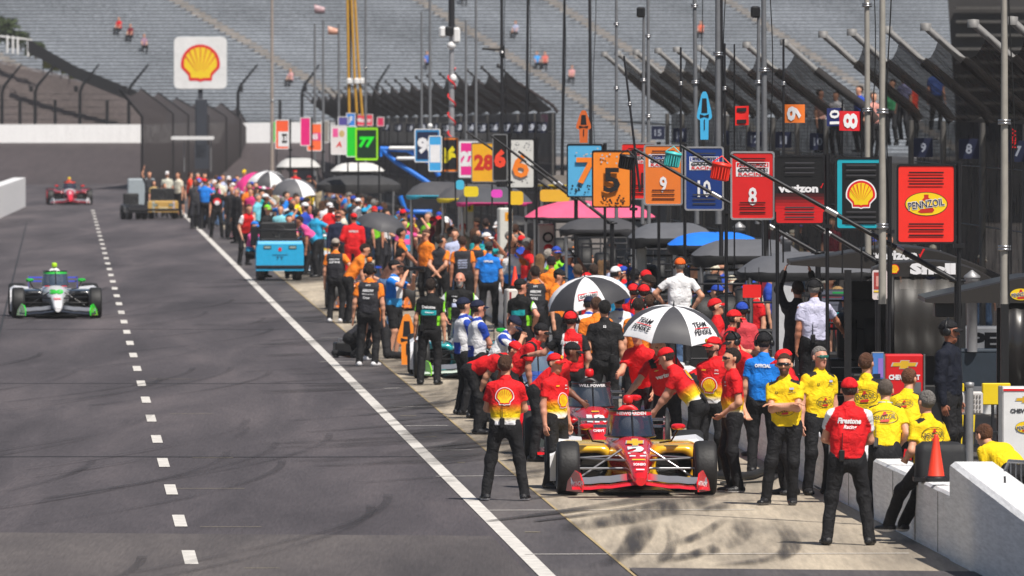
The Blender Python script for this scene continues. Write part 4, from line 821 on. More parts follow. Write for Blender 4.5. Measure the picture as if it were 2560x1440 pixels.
for k, (o_, i_) in enumerate((([(1655, 1300), (1640, 1340), (1610, 1385), (1530, 1418), (1500, 1424)], [(1570, 1300), (1560, 1340), (1540, 1380), (1500, 1405), (1440, 1420)]), ([(1950, 1296), (2005, 1340), (2010, 1382), (1960, 1408), (1800, 1420)], [(1915, 1296), (1950, 1340), (1950, 1378), (1900, 1400), (1760, 1414)]), ([(1885, 1294), (1895, 1340), (1850, 1372), (1740, 1400), (1640, 1416)], [(1830, 1292), (1820, 1335), (1770, 1366), (1680, 1392), (1590, 1410)]),
  ([(1805, 1240), (1790, 1264), (1700, 1292), (1560, 1318), (1420, 1335)], [(1640, 1242), (1600, 1262), (1540, 1282), (1460, 1300), (1390, 1312)]), ([(1705, 1310), (1700, 1360), (1690, 1395), (1640, 1418)], [(1655, 1305), (1668, 1350), (1655, 1385), (1610, 1410)]), ([(1830, 1300), (1780, 1340), (1700, 1372)], [(1800, 1296), (1745, 1332), (1660, 1364)]), ([(1900, 1250), (1860, 1266), (1800, 1282)], [(1820, 1250), (1790, 1262), (1730, 1278)]))):
    t_ = np.linspace(0, 1, 15); ip = lambda q: np.stack([np.interp(t_, np.linspace(0, 1, len(q)), [p[j] for p in q]) for j in (0, 1)], 1); O_, I_ = ip(o_), ip(i_)
    for _ in range(2): O_[1:-1] = (O_[:-2] + 2 * O_[1:-1] + O_[2:]) / 4; I_[1:-1] = (I_[:-2] + 2 * I_[1:-1] + I_[2:]) / 4
    V = []; f_ = (0, .18, .5, .82, 1)
    for a_, b_ in zip(O_, I_): V += [(PX(*((a_ * (1 - f) + b_ * f)[0], gY((a_ * (1 - f) + b_ * f)[1]))), gY((a_ * (1 - f) + b_ * f)[1]), .017 + .0007 * k) for f in f_]
    al = np.array([[x * min(1, 4 * s_, 4 * (1 - s_) + .15)] * 3 for s_ in t_ for x in (0, .75, 1, .75, 0)]); n_ = 5
    tag(link('rubber_mark', make_mesh('rubber_mark', V, [[i * n_ + j, i * n_ + n_ + j, i * n_ + n_ + j + 1, i * n_ + j + 1] for i in range(14) for j in range(4)], al, [SK4])), kind='structure')
sheet('front_pavement', [LN(5.82, 60)[:2], LN(9.29, 60)[:2], LN(9.29, 115.4)[:2], LN(5.82, 116.3)[:2]], .0185, ASPH2)
sheet('pavement_patch', [LN(-9, 60)[:2], LN(4.75, 60)[:2], LN(4.75, 125)[:2], LN(-9, 127.5)[:2]], .0015, ground_mat('patch_asphalt', None, [(.3, (64, 60, 61)), (.5, (80, 75, 75)), (.7, (98, 92, 90))], (.5, .05, .5), 26., .85, .8))
SEAM = mat('tar_seam', (44, 42, 43), .6, vary=.3)
for t in (-1.2,): strip('tar_seam', [LN(t, y)[:2] for y in np.linspace(127, 420, 60)], .045, .003, SEAM)
for y in (152, 190, 233, 262, 318, 372): strip('tar_seam', [LN(t, y + .1 * math.sin(t * 1.3 + y))[:2] for t in np.linspace(-6, 4.8, 12)], .16, .003, SEAM)
for k in range(30):
    y0 = rs.uniform(118, 290); t0 = rs.uniform(-1, 4.6); strip('rubber_mark', [LN(t0 - 3.2 * s ** 1.7, y0 - 22 * s)[:2] for s in np.linspace(0, 1, 14)], .11, .010 + .0006 * k, SK2)
# ---- pit wall
WALLW = ground_mat('white_wall_paint', None, [(.16, (204, 202, 200)), (.34, (222, 222, 223)), (.7, (230, 230, 231))], (5., 1.6, .5), 30., .55, .3)
w = thing('pit_wall', 'long white concrete pit wall ending in a higher tapered block', 'wall', (0, 0, 0))
b = MB(); secs = [[(*LN(9.30, y)[:2], 0), (*LN(9.30, y)[:2], .66), (*LN(9.325, y)[:2], .69), (*LN(9.64, y)[:2], .69), (*LN(9.665, y)[:2], .66), (*LN(9.665, y)[:2], 0)] for y in (118.6, 122, 127, 134, 300, 520)]; b.loft(secs, False); b.build('wall_run', WALLW, w)
for y in (120.4, 123.6, 126.9, 130.3, 134, 138): b = MB(); b.box((LN(9.298, y)[0], y, .33), (.008, .03, .64)); b.build('joint_seam', mat('joint_filler', (120, 116, 112), .9), w)
b = MB(); secs = []
for y, z in ((80, .45), (105, .72), (110, .80), (114.8, .93), (118.5, 1.03), (118.58, 1.0)): secs.append([(*LN(9.28, y)[:2], 0), (*LN(9.28, y)[:2], z - .04), (*LN(9.33, y)[:2], z), (*LN(9.72, y)[:2], z), (*LN(9.77, y)[:2], z - .04), (*LN(9.77, y)[:2], 0)])
b.loft(secs, False); b.build('end_block', WALLW, w)
b = MB(); b.tube([(*LN(9.55, 114.9)[:2], .92), (*LN(9.55, 114.9)[:2], 1.0)], .012, 6); b.build('bolt', DARKM, w)
# left wall end
w = thing('lane_divider_wall', 'white concrete wall end at the left edge of the pit lane', 'wall'); b = MB()
P0, P1 = (PX(64, 478), 478.), (PX(-60, 400), 400.)
d = np.array(P1) - P0; d /= np.linalg.norm(d); nn = np.array((d[1], -d[0]))
if nn[0] > 0: nn = -nn
b.loft([[(*p, 0), (*p, 1.22), (*(np.array(p) + nn * .5), 1.22), (*(np.array(p) + nn * .5), 0)] for p in (P0, P1, (PX(-60, 400) + d[0] * 150, 400 + d[1] * 150))], False); b.build('wall_run', WALLW, w)
# ---- banked turn with outer wall
bank = [(-420, 620), (0, 632), (360, 640), (760, 655), (1250, 690)]
V = []; 
for u, Yw in bank: V += [(PX(u, Yw - 45), Yw - 45, -.011), (PX(u, Yw - 30), Yw - 30, .25), (PX(u, Yw - 14), Yw - 14, 1.05), (PX(u, Yw), Yw, PZ(357, Yw))]
tag(link('banked_track', make_mesh('banked_track', V, [[4 * i + j, 4 * i + 4 + j, 4 * i + 5 + j, 4 * i + 1 + j] for i in range(len(bank) - 1) for j in range(3)], None, [TRACK], None, True)), kind='structure')
w = thing('outer_track_wall', 'white concrete wall along the outside of the banked turn', 'wall'); b = MB()
b.loft([[(PX(u, Yw), Yw, PZ(362, Yw)), (PX(u, Yw), Yw, PZ(311 - (u > 500) * 6, Yw)), (PX(u, Yw), Yw + .5, PZ(311 - (u > 500) * 6, Yw)), (PX(u, Yw), Yw + .5, PZ(362, Yw))] for u, Yw in bank], False); b.build('wall_run', WALLW, w)
w = thing('debris_fence', 'row of bent dark fence posts on the far white wall', 'fence')
for u, ub, tall in ((5, 55, 1), (50, 0, 0), (88, 140, 1), (138, 0, 0), (200, 248, 1), (268, 0, 0), (322, 372, 1), (595, 645, 1), (755, 800, 1), (700, 0, 0), (935, 975, 1)):
    Yw = np.interp(u, [q[0] for q in bank], [q[1] for q in bank]) + .25; b = MB()
    if tall: b.tube([PT(u, 318, Yw), PT(u, 232, Yw), PT(u + 6, 214, Yw), PT(ub, 160, Yw)], [.10, .09, .085, .05], 8); b.build('post', DARKM, w); b = MB(); b.box(PT(u + (8 if u > 500 else -10), 222, Yw - .2), (.22, .2, .34), bev=.03); b.build('lamp_box', DARKM, w)
    else: b.tube([PT(u, 318, Yw), PT(u, 250, Yw)], .09, 8); b.build('post', DARKM, w)
b = MB()
for v in (300, 285, 268, 250, 235): b.tube([PT(u, v, Yw + .25) for u, Yw in bank], .012, 4)
b.build('cable', DARKM, w)
# ---- seating bowl
def seat_mat(key, c0, c1, rough=.55):
    m, nt, b = nodes_of(key); L = nt.links; tc = N(nt, 'ShaderNodeTexCoord'); n1 = N(nt, 'ShaderNodeTexNoise', i_Scale=1.6, i_Detail=8., i_Roughness=.75); mp = N(nt, 'ShaderNodeMapping'); mp.inputs['Scale'].default_value = (2.8, 2.8, 6.); L.new(tc.outputs['Object'], mp.inputs[0]); L.new(mp.outputs[0], n1.inputs['Vector'])
    n3 = N(nt, 'ShaderNodeTexNoise', i_Scale=.12, i_Detail=3.); L.new(tc.outputs['Object'], n3.inputs['Vector']); mm = N(nt, 'ShaderNodeMath', operation='MULTIPLY_ADD'); mm.inputs[1].default_value = .35; L.new(n3.outputs['Fac'], mm.inputs[0]); ad = N(nt, 'ShaderNodeMath', operation='SUBTRACT'); L.new(n1.outputs['Fac'], ad.inputs[0]); ad.inputs[1].default_value = .175; L.new(ad.outputs[0], mm.inputs[2]); r = ramp(nt, mm.outputs[0], [(.32, lin(c0)), (.66, lin(c1))]); L.new(r.outputs[0], b.inputs['Base Color']); b.inputs['Roughness'].default_value = rough; return m
BENCH, TREAD, BRN = seat_mat('bench_aluminium', (104, 110, 117), (178, 185, 194)), seat_mat('stand_deck', (54, 58, 64), (98, 104, 112)), seat_mat('brown_deck', (86, 78, 78), (126, 116, 114))
STAIR = mat('stair_concrete', (140, 132, 124), .8, vary=.3, scale=1.2)
def terrace(name, label, bl, br, tl, tr, n, deck, bench, stairs=(), nseg=10):
    root = thing(name, label, 'grandstand'); g = lambda a, t: (np.array(bl) * (1 - a) + np.array(br) * a) * (1 - t) + (np.array(tl) * (1 - a) + np.array(tr) * a) * t
    V, fs = [], []; m = nseg + 1
    for k in range(n):
        for a in np.linspace(0, 1, m): p, q = g(a, k / n), g(a, (k + 1) / n); V += [p, (p[0], p[1], q[2]), (q[0], q[1], q[2])]
        o = k * m * 3
        for i in range(nseg):
            for j in range(2): x = o + i * 3 + j; fs.append([x, x + 3, x + 4, x + 1])
    b = MB(); b.add(V, fs); b.build('seating_deck', deck, root)
    for k in range(n):
        b = MB(); V = []; rs2 = np.linspace(0, 1, nseg * 2 + 1); up = (g(.5, (k + 1) / n) - g(.5, k / n))[2] 
        secs = []
        for a in rs2: p, q = g(a, k / n), g(a, (k + 1) / n); c = p * .45 + q * .55; c[2] = q[2] + .05; d = (q - p); d[2] = 0; d = d / np.linalg.norm(d) * .2; secs.append([c - d, c + d, c + d + (0, 0, up * .42), c - d + (0, 0, up * .42)])
        b.loft(secs, False); b.build('bench_row', bench, root)
    for a, wd_ in stairs:
        b = MB(); 
        for k in range(n):
            p, q = g(a, k / n), g(a, (k + 1) / n); r = g(a + .01, k / n) - p; r = r / np.linalg.norm(r) * wd_ / 2; V = [p - r, p + r, q + r, q - r]; zt = q[2] + up * .50
            V = [(x[0], x[1], p[2]) for x in V] + [(x[0], x[1], zt) for x in V]; b.add(V, [[4, 5, 6, 7], [0, 1, 5, 4], [1, 2, 6, 5], [3, 0, 4, 7]])
        b.build('stairway', STAIR, root)
    return root, g
stand, SG = terrace('grandstand', 'huge sloping bank of grey bench seats behind the turn', PT(-600, 392, 662), PT(3400, 392, 722), PT(-1500, -90, 690), PT(2700, -90, 760), 56, TREAD, BENCH,
  [(.2395 + .139 * 0, .9), (.399, 1.0), (.545, 1.0), (.625, 1.0), (.735, .9)], 12)
terrace('lower_grandstand', 'brownish lower bank of bench seats at the far left', PT(-300, 322, 650), PT(420, 318, 664), PT(-420, 60, 664), PT(400, 250, 674), 22, BRN, BRN, (), 6)
w = thing('walkway_rail', 'pale railing at the edge of the left stand walkway', 'railing')
for u, v in ((18, 88), (32, 90), (44, 92), (70, 98)): b = MB(); b.tube([PT(u, v + 44, 662), PT(u, v, 662)], .07, 6); b.build('post', WPAINT, w)
b = MB(); b.tube([PT(-60, 84, 662), PT(80, 100, 662)], .05, 6); b.build('rail', WPAINT, w)
GRN = mat('hedge_leaf', (52, 66, 30), .8, vary=.5, scale=3.); YG = mat('banner_yellow_green', (122, 130, 50), .7, vary=.2)
def shrub(label, u, v, Y, w_, h_):
    r = thing('shrub', label, 'shrub', PT(u, v, Y), 0, 'shrubs on the stand walkway'); b = MB(); q = random.Random(int(u * 7 + v))
    for k in range(260):
        a, z, rr = q.uniform(0, 6.28), q.random(), q.random() ** .5; c = np.array((w_ / 2 * rr * math.cos(a) * (1 - .5 * z), w_ / 3 * rr * math.sin(a), h_ * z)); x, y, d = rot_to((q.uniform(-1, 1), q.uniform(-1, 1), q.uniform(-.2, 1))); s_ = q.uniform(.08, .2)
        b.add([c - x * s_, c + y * s_ * .6, c + x * s_, c - y * s_ * .6], [[0, 1, 2, 3]])
    b.build('foliage', GRN, r); b = MB(); b.tube([(0, 0, -.2), (0, 0, h_ * .6)], .05, 6); b.build('stem', mat('bark', (60, 48, 38), .9), r)
for i, (u, v, a, h_) in enumerate(((-10, 108, 1.6, 1.6), (24, 100, 1.8, 1.2), (52, 118, 1.8, .9), (90, 140, 1.6, .8))): shrub(['tall dark green shrub at the far left edge of the walkway', 'dense green shrub behind the pale railing', 'low green shrub right of the railing posts', 'last small shrub before the yellow green banners'][i], u, v, 665, a, h_)
for i, (u, v) in enumerate(((118, 158), (140, 164), (164, 172), (184, 184))): r = thing('banner', ['yellow green banner panel nearest the shrubs', 'second yellow green banner on the walkway edge', 'third yellow green banner on the walkway edge', 'last yellow green banner lowest on the walkway edge'][i], 'banner', PT(u, v, 661), .1, 'yellow green banners on the walkway'); b = MB(); b.prism(rrect(.46, .62, .03), .05); b.build('cloth', YG, r); b = MB(); b.tube([(-.25, 0, -.6), (-.25, 0, .35)], .03, 6); b.build('stake', DARKM, r)
w = thing('walkway_barrier', 'dark barrier sloping down between the two left stands', 'barrier'); b = MB(); b.loft([[PT(u, v + 26, 660), PT(u, v - 6, 660), PT(u, v - 6, 661), PT(u, v + 26, 661)] for u, v in ((70, 104), (190, 172), (345, 235), (420, 262))], False); b.build('panel', DARKM, w)
# covered stand at the far right; its shade is put into the dark colours
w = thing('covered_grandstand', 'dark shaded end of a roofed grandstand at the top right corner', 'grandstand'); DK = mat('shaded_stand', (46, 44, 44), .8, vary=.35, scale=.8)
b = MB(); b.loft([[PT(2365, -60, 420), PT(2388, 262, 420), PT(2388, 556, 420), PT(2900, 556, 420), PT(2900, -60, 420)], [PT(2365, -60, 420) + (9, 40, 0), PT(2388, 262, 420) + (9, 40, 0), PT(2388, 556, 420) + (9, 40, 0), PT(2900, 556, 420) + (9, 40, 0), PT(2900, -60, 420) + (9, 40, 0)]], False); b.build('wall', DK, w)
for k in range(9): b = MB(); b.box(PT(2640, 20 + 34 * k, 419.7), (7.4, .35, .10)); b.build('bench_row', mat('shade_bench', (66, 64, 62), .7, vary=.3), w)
# ---- netting fences
def net_mat(key, a, c=(30, 28, 28)):
    m, nt, b = nodes_of(key); L = nt.links; tc = N(nt, 'ShaderNodeTexCoord'); n1 = N(nt, 'ShaderNodeTexNoise', i_Scale=2.2, i_Detail=4.); L.new(tc.outputs['Object'], n1.inputs['Vector']); mr = N(nt, 'ShaderNodeMapRange'); mr.inputs[1].default_value = .3; mr.inputs[2].default_value = .7; mr.inputs[3].default_value = a - .09; mr.inputs[4].default_value = min(1, a + .09); L.new(n1.outputs['Fac'], mr.inputs[0]); L.new(mr.outputs[0], b.inputs['Alpha'])
    b.inputs['Base Color'].default_value = (*lin(c), 1); b.inputs['Roughness'].default_value = .9; b.inputs['Specular IOR Level'].default_value = .1; return m
NET1, NET2, NET3 = net_mat('fence_netting', .82, (42, 39, 38)), net_mat('overhang_netting', .80, (58, 55, 54)), net_mat('far_netting', .97, (62, 57, 58))
ARMG = mat('fence_arm_grey', (120, 119, 118), .6, .1, .15)
def fence(label, ys, tt, tv, ztop, zb, m1, m2, arm=ARMG, rp=.075, group='tall netting fences with bent tops', slope=0.):
    def LN(t, y, z=0.): return np.array((t + SL * y, y, z - (slope * (y - 355) if z > 0 else 0)))
    root = thing('netting_fence', label, 'fence', (0, 0, 0), 0, group)
    for y in ys:
        b = MB(); b.tube([LN(tv - .10, y, 0), LN(tv - .10, y, zb)], rp * .7, 8); b.build('post', mat('net_post', (84, 82, 80), .6, vary=.3), root)
        b = MB(); b.m(m2).tube([LN(tv + .06, y, zb), LN(tv - .1, y, zb + .22), LN(tt + .55, y, ztop - .47)], rp * 1.15, 8); b.m(arm).tube([LN(tt + .55, y, ztop - .47), LN(tt - .05, y, ztop + .06)], rp * .8, 8); b.lathe([(rp * 1.2, -.06), (rp * 1.2, .06), (.001, .07)], 10, None, LN(tt - .05, y, ztop + .06)); b.build('bent_arm', arm, root)
    V, fs = [], []; n = 6
    for i in range(len(ys) - 1):
        o = len(V)
        for j in range(n + 1):
            f = j / n; y = ys[i] + (ys[i + 1] - ys[i]) * f; sg = math.sin(math.pi * f)
            for t, z in ((tt + .16 + .1 * sg, ztop - .12 - .34 * sg), (tt + (tv - tt) * .5, (ztop + zb) / 2 - .26 * sg), (tv - .12, zb + .1 - .1 * sg)): V.append(LN(t, y, z))
        fs += [[o + 3 * j + k, o + 3 * j + 3 + k, o + 3 * j + 4 + k, o + 3 * j + 1 + k] for j in range(n) for k in range(2)]
    b = MB(); b.add(V, fs, True); b.build('overhang_net', m2, root)
    b = MB(); b.add([LN(tv, y, z) for y in ys for z in (0, zb)], [[2 * i, 2 * i + 2, 2 * i + 3, 2 * i + 1] for i in range(len(ys) - 1)]); b.build('upright_net', m1, root)
    b = MB(); 
    for z in (.6, 1.6, 2.6, 3.6): b.tube([LN(tv - .03, y, z) for y in ys], .012, 4)
    b.build('cable', DARKM, root); return root
fence('dark netting fence with five bent arms at the near right', [151, 159, 166, 173, 182.5, 191, 199.5, 207], 13.95, 15.6, 5.85, 4.35, NET1, NET2)
fence('dark netting fence with nine bent arms behind the number boards', [218, 230, 239, 247, 256, 264, 274, 283, 290], 13.95, 15.6, 5.75, 4.3, NET1, NET2)
fence('long far netting fence forming a dark wall in the middle distance', list(np.linspace(355, 640, 22)), 13.75, 15.5, 5.6, 4.2, NET3, NET3, DARKM, .045, slope=.0034)
fr = thing('corner_netting_fence', 'dark folded netting fence where the pit exit curves at the left', 'fence', (0, 0, 0), 0)
cp = [(355, 560), (432, 574), (470, 590), (520, 606), (565, 622), (600, 636), (622, 655)]
tp = [(298, 222), (352, 222), (395, 232), (440, 246), (500, 252), (552, 258), (592, 268)]; kn = [(355, 292), (432, 284), (470, 288), (520, 290), (565, 292), (600, 298), (622, 318)]
for i in range(len(cp)):
    Yc = cp[i][1]; b = MB(); b.tube([(PX(cp[i][0], Yc), Yc, 0), PT(*kn[i], Yc), PT(*tp[i], Yc - 1)], .07, 6); b.build('post', DARKM, fr)
for i in range(len(cp) - 1):
    b = MB(); n = 4; V = []
    for j in range(n + 1):
        f = j / n; L_ = lambda A, B_: np.array(A) * (1 - f) + np.array(B_) * f; bow = .35 * math.sin(math.pi * f)
        V += [L_((PX(cp[i][0], cp[i][1]), cp[i][1], 0), (PX(cp[i + 1][0], cp[i + 1][1]), cp[i + 1][1], 0)) + (0, bow * .8, 0), L_(PT(*kn[i], cp[i][1]), PT(*kn[i + 1], cp[i + 1][1])) + (0, bow, -bow * .5), L_(PT(*tp[i], cp[i][1] - 1), PT(*tp[i + 1], cp[i + 1][1] - 1)) + (0, bow, -bow)]
    b.add(V, [[3 * j + k, 3 * j + 3 + k, 3 * j + 4 + k, 3 * j + 1 + k] for j in range(n) for k in range(2)], True); b.build('net_panel', NET3, fr)
# small number plates on the near fence
for st, u, v in (('7', 2545, 378), ('8', 2422, 372), ('9', 2308, 369), ('10', 2045, 354), ('11', 1958, 350), ('12', 1887, 348), ('13', 1805, 345), ('14', 1700, 338), ('15', 1645, 332)):
    Y = F * 15.35 / (u - 148); r = thing('number_plate', 'small dark plate numbered %s on the netting fence' % st, 'number plate', PT(u, v, Y), 0, 'small dark number plates on the fence'); b = MB(); b.prism(rrect(.34, .34, .02), .03); p = b.build('plate', flat('navy'), r)
    decal('lettering', [art_text(st, .17, (138, 144, 158), (0, 0), .03)], flat_fn((0, -.015, 0), (1, 0, 0), (0, 0, 1), (0, -1, 0)), p); b = MB(); b.tube([(0, .03, .15), (LN(15.6, Y)[0] - PX(u, Y), .03, .15)], .012, 5); b.build('bracket', DARKM, r)
for i in range(14):
    u, v = 965 + i * 30, 318 + (i % 3); Y = F * 15.2 / (u - 148)
    if Y > 545 or Y < 352: continue
    r = thing('number_plate', 'tiny pale number plate on the far netting fence', 'number plate', PT(u, v, Y), 0, 'tiny plates in a row on the far fence'); b = MB(); b.prism(rrect(.34, .34, .02), .03); b.build('plate', flat('navy'), r); 
    decal('lettering', [art_text(str(17 + i), .22, (190, 196, 210), (0, 0), .06)], flat_fn((0, -.015, 0), (1, 0, 0), (0, 0, 1), (0, -1, 0)), r)
# ================= placed equipment =================
# ---- number boards
def plain_art(*A): return lambda w, h: list(A)
board('red board with yellow oval emblem, nearest and largest on the pit wall', 2243, 412, 2388, 608, lambda w, h: shift(art_oval(w * .74), 0, 0), (234, 44, 32))
board('black board with turquoise border and yellow scallop emblem', 2090, 395, 2215, 573, lambda w, h: [art_rect(-w * .38, -h * .43, w * .38, h * .43, (14, 14, 16))] + art_scallop(w * .56, (0, .0)), (20, 160, 178))
def verz(w, h):
    A = [art_rect(-w * .5, -h * (.5 - .045 * i), w * .5, -h * (.5 - .045 * (i + 1)), c) for i, c in enumerate([(206, 24, 28)] * 5 + [(196, 22, 28), (170, 20, 24), (134, 16, 20), (96, 14, 18), (62, 12, 14)])]
    return A + [art_text('verizon', h * .115, 'white', (-.03 * w, .02 * h), .05, wmax=w * .82), art_poly([(w * .42, .05 * h), (w * .44, .02 * h), (w * .49, .10 * h), (w * .47, .10 * h), (w * .44, .05 * h)], 'red')]
board('black to red fading board with white lettering', 1938, 390, 2060, 560, verz, (16, 16, 18))
def gan(top, tc, n_, nc, lg=None):
    def f(w, h):
        z = .18 * h; return [art_rect(-w * .39, z - h * .045, w * .39, z + h * .17, 'white'), art_rect(-w * .37, z + h * .095, w * .37, z + h * .16, tc), art_text(top, h * .05, 'white', (0, z + h * .128), .02, wmax=w * .68), art_text('GANASSI', h * .06, 'dgrey', (0, z + h * .05), .02, wmax=w * .70), art_text('RACING', h * .05, 'red', (0, z - h * .012), .02, wmax=w * .66), art_text(n_, h * .27, nc, (0, -h * .16), .025, 0, .72)]
    return f
board('red board with big white 8 and white lettering panel', 1828, 380, 1935, 548, gan('AMERICAN', 'red', '8', 'white'), (208, 30, 30), POL)
board('dark blue board with big white 10', 1713, 368, 1808, 525, gan('LEGION', 'royal', '10', 'white'), (16, 52, 120), POL)
board('orange board with big white 9', 1611, 363, 1705, 512, gan('PNC BANK', 'royal', '9', 'white'), (222, 118, 44), POL)
board('red board with black 11 partly hidden behind the orange 9', 1553, 358, 1640, 498, gan('CHIP', 'red', '11', 'black'), (220, 34, 30), POL)
def dots(c, n=26, sd=1):
    def f(w, h):
        q = random.Random(sd); A = []
        for i in range(n):
            y = q.choice((1, -1)) * q.uniform(.27, .44) * h; A.append(art_poly(ell(.026 * w, .026 * w, 8, (q.uniform(-.4, .4) * w, y)), c if y < 0 else 'lgrey'))
        return A
    return f
board('orange dotted board with thick black 5', 1481, 377, 1577, 518, lambda w, h: dots('black', 30, 2)(w, h) + [art_text('5', h * .44, 'black', (0, -.02 * h), .025, 0, 1.15)], (236, 134, 38), DARKM, slots=False)
board('sky blue dotted board with orange 7', 1418, 361, 1506, 492, lambda w, h: dots('black', 26, 4)(w, h) + [art_text('7', h * .5, 'orange', (.04 * w, 0), .02, 0, 1.15)], (84, 170, 216), DARKM, slots=False)
board('white dotted board with orange 6', 1268, 347, 1336, 470, lambda w, h: dots('dgrey', 22, 5)(w, h) + [art_text('6', h * .5, 'orange', (0, -.04 * h), .02, 0, 1.1)], (206, 206, 202), DARKM, slots=False, hmet=1.0)
board('black board with orange figure next to the white 6', 1232, 336, 1268, 452, lambda w, h: [art_text('6', h * .4, 'orangered', (0, -.02 * h), .06)], (24, 22, 22), STEEL, slots=False)
board('amber board with red 28', 1179, 357, 1240, 455, num('28', (196, 44, 30), .42), (232, 170, 30), STEEL, slots=False)
board('white edged pink board with white 27', 1146, 350, 1198, 445, lambda w, h: [art_rect(-w * .38, -h * .42, w * .38, h * .42, (226, 40, 140)), art_text('27', h * .42, 'white', (0, 0), .08, wmax=w * .8)], 'white', STEEL, slots=False)
board('black board with orange border and yellow 26', 1088, 343, 1147, 430, lambda w, h: [art_rect(-w * .42, -h * .43, w * .42, h * .43, 'black'), art_text('26', h * .5, (222, 206, 20), (0, 0), .08, wmax=w * .78)], 'orange', STEEL, slots=False)
board('cyan and white board left of the yellow 26', 1072, 340, 1104, 428, num('1', 'white', .5), (60, 160, 220), WPAINT, slots=False)
board('navy board with blue border and white 98', 1037, 323, 1100, 405, lambda w, h: [art_rect(-w * .42, -h * .42, w * .42, h * .42, (22, 34, 66)), art_text('98', h * .5, 'white', (0, 0), .06, wmax=w * .8)], (40, 130, 190), WPAINT, slots=False)
board('black board with lime border and bright green 77', 889, 320, 944, 400, lambda w, h: [art_rect(-w * .44, -h * .44, w * .44, h * .44, (8, 44, 22)), art_text('77', h * .34, (20, 226, 40), (0, .06 * h), .07, .15, wmax=w * .72)], (150, 220, 20), mat('lime_frame', (150, 220, 20), .5), slots=False)
board('plain bright green board just left of the green 77', 866, 316, 892, 392, plain_art(), (20, 196, 40), WPAINT, slots=False)
board('white board with pink patch and tan figure', 828, 314, 866, 386, lambda w, h: [art_rect(-w * .4, h * .1, -w * .05, h * .4, 'pink'), art_fan(ell(w * .18, h * .12, 14, (w * .2, h * .22)), 'tan'), art_text('A', h * .2, 'red', (0, -.15 * h), .03, .2)], (220, 214, 214), WPAINT, slots=False)
board('orange board with pink stripe in the far row', 768, 309, 804, 377, lambda w, h: [art_rect(-w * .5, -h * .12, w * .5, h * .16, (220, 70, 130)), art_text('45', h * .2, 'white', (0, .02 * h), .05)], (244, 108, 60), WPAINT, slots=False)
board('magenta board behind the far orange one', 751, 294, 776, 364, plain_art(), (222, 30, 120), WPAINT, slots=False)
board('orange and white board with dark square, farthest left in the row', 689, 300, 722, 372, lambda w, h: [art_rect(-w * .3, -h * .42, w * .5, h * .1, 'white'), art_rect(-w * .02, -h * .3, w * .36, h * .02, 'black'), art_text('15', h * .16, 'white', (w * .17, -h * .14), .05)], (240, 96, 56), WPAINT, slots=False)
board('narrow green board at the far left end of the row', 680, 304, 689, 356, plain_art(), (40, 200, 40), WPAINT, slots=False, rad=.0)
board('purple banner board above the green boards', 846, 292, 870, 324, plain_art(), (84, 76, 150), WPAINT, slots=False, hmet=.45)
board('blue and white banner board above the green 77', 866, 283, 888, 315, lambda w, h: [art_text('F', h * .5, 'white', (0, 0), .05)], (40, 130, 220), WPAINT, slots=False, hmet=.45)
board('red banner board with white script above the green 77', 886, 286, 932, 314, lambda w, h: [art_text('Mission', h * .4, 'white', (0, 0), .04, .2, wmax=w * .8)], (224, 60, 84), WPAINT, slots=False, hmet=.45)
board('small magenta board right of the red script banner', 943, 293, 960, 315, plain_art(), (214, 40, 90), WPAINT, slots=False, hmet=.35)
board('grey board with lime edge behind the white and tan one', 803, 302, 822, 356, plain_art(), (140, 136, 130), WPAINT, slots=False)
board('small pink board on the end of the far fence', 1352, 285, 1370, 314, num('K', 'white', .5), (226, 130, 190), WPAINT, slots=False, hmet=.4)
# ---- big square scallop sign on its tower
Y = 545; r = thing('fuel_sign', 'large white rounded square sign with yellow scallop emblem on dark tower', 'sign', PT(501, 157, Y), .03); w_ = 132 / F * Y
b = MB(); b.prism(rrect(w_, 130 / F * Y, .25, 5), .35); p = b.build('panel', WPAINT, r); decal('emblem', art_scallop(w_ * .74, (0, .02), False), flat_fn((0, -.175, 0), (1, 0, 0), (0, 0, 1), (0, -1, 0), .01), p)
b = MB(); m_ = Y / F; b.box((0, .1, -82 * m_), (12 * m_, .3, 40 * m_)); b.box((2 * m_, .1, -165 * m_), (30 * m_, .5, 150 * m_), bev=.05); b.box((4 * m_, .1, -235 * m_), (36 * m_, .5, 60 * m_)); b.build('tower', mat('tower_paint', (44, 48, 58), .6, vary=.1), r)
r = thing('shade_table', 'pale thin table top standing before the corner netting', 'table', PT(482, 345, 535), 0); b = MB(); b.prism(rrect(2.0, .16, .05), 1.0); b.build('top', WPAINT, r)
for x in (-.4, .85): b = MB(); b.tube([(x, 0, 0), (x, 0, -1.6)], .03, 6); b.build('leg', GALV, r)
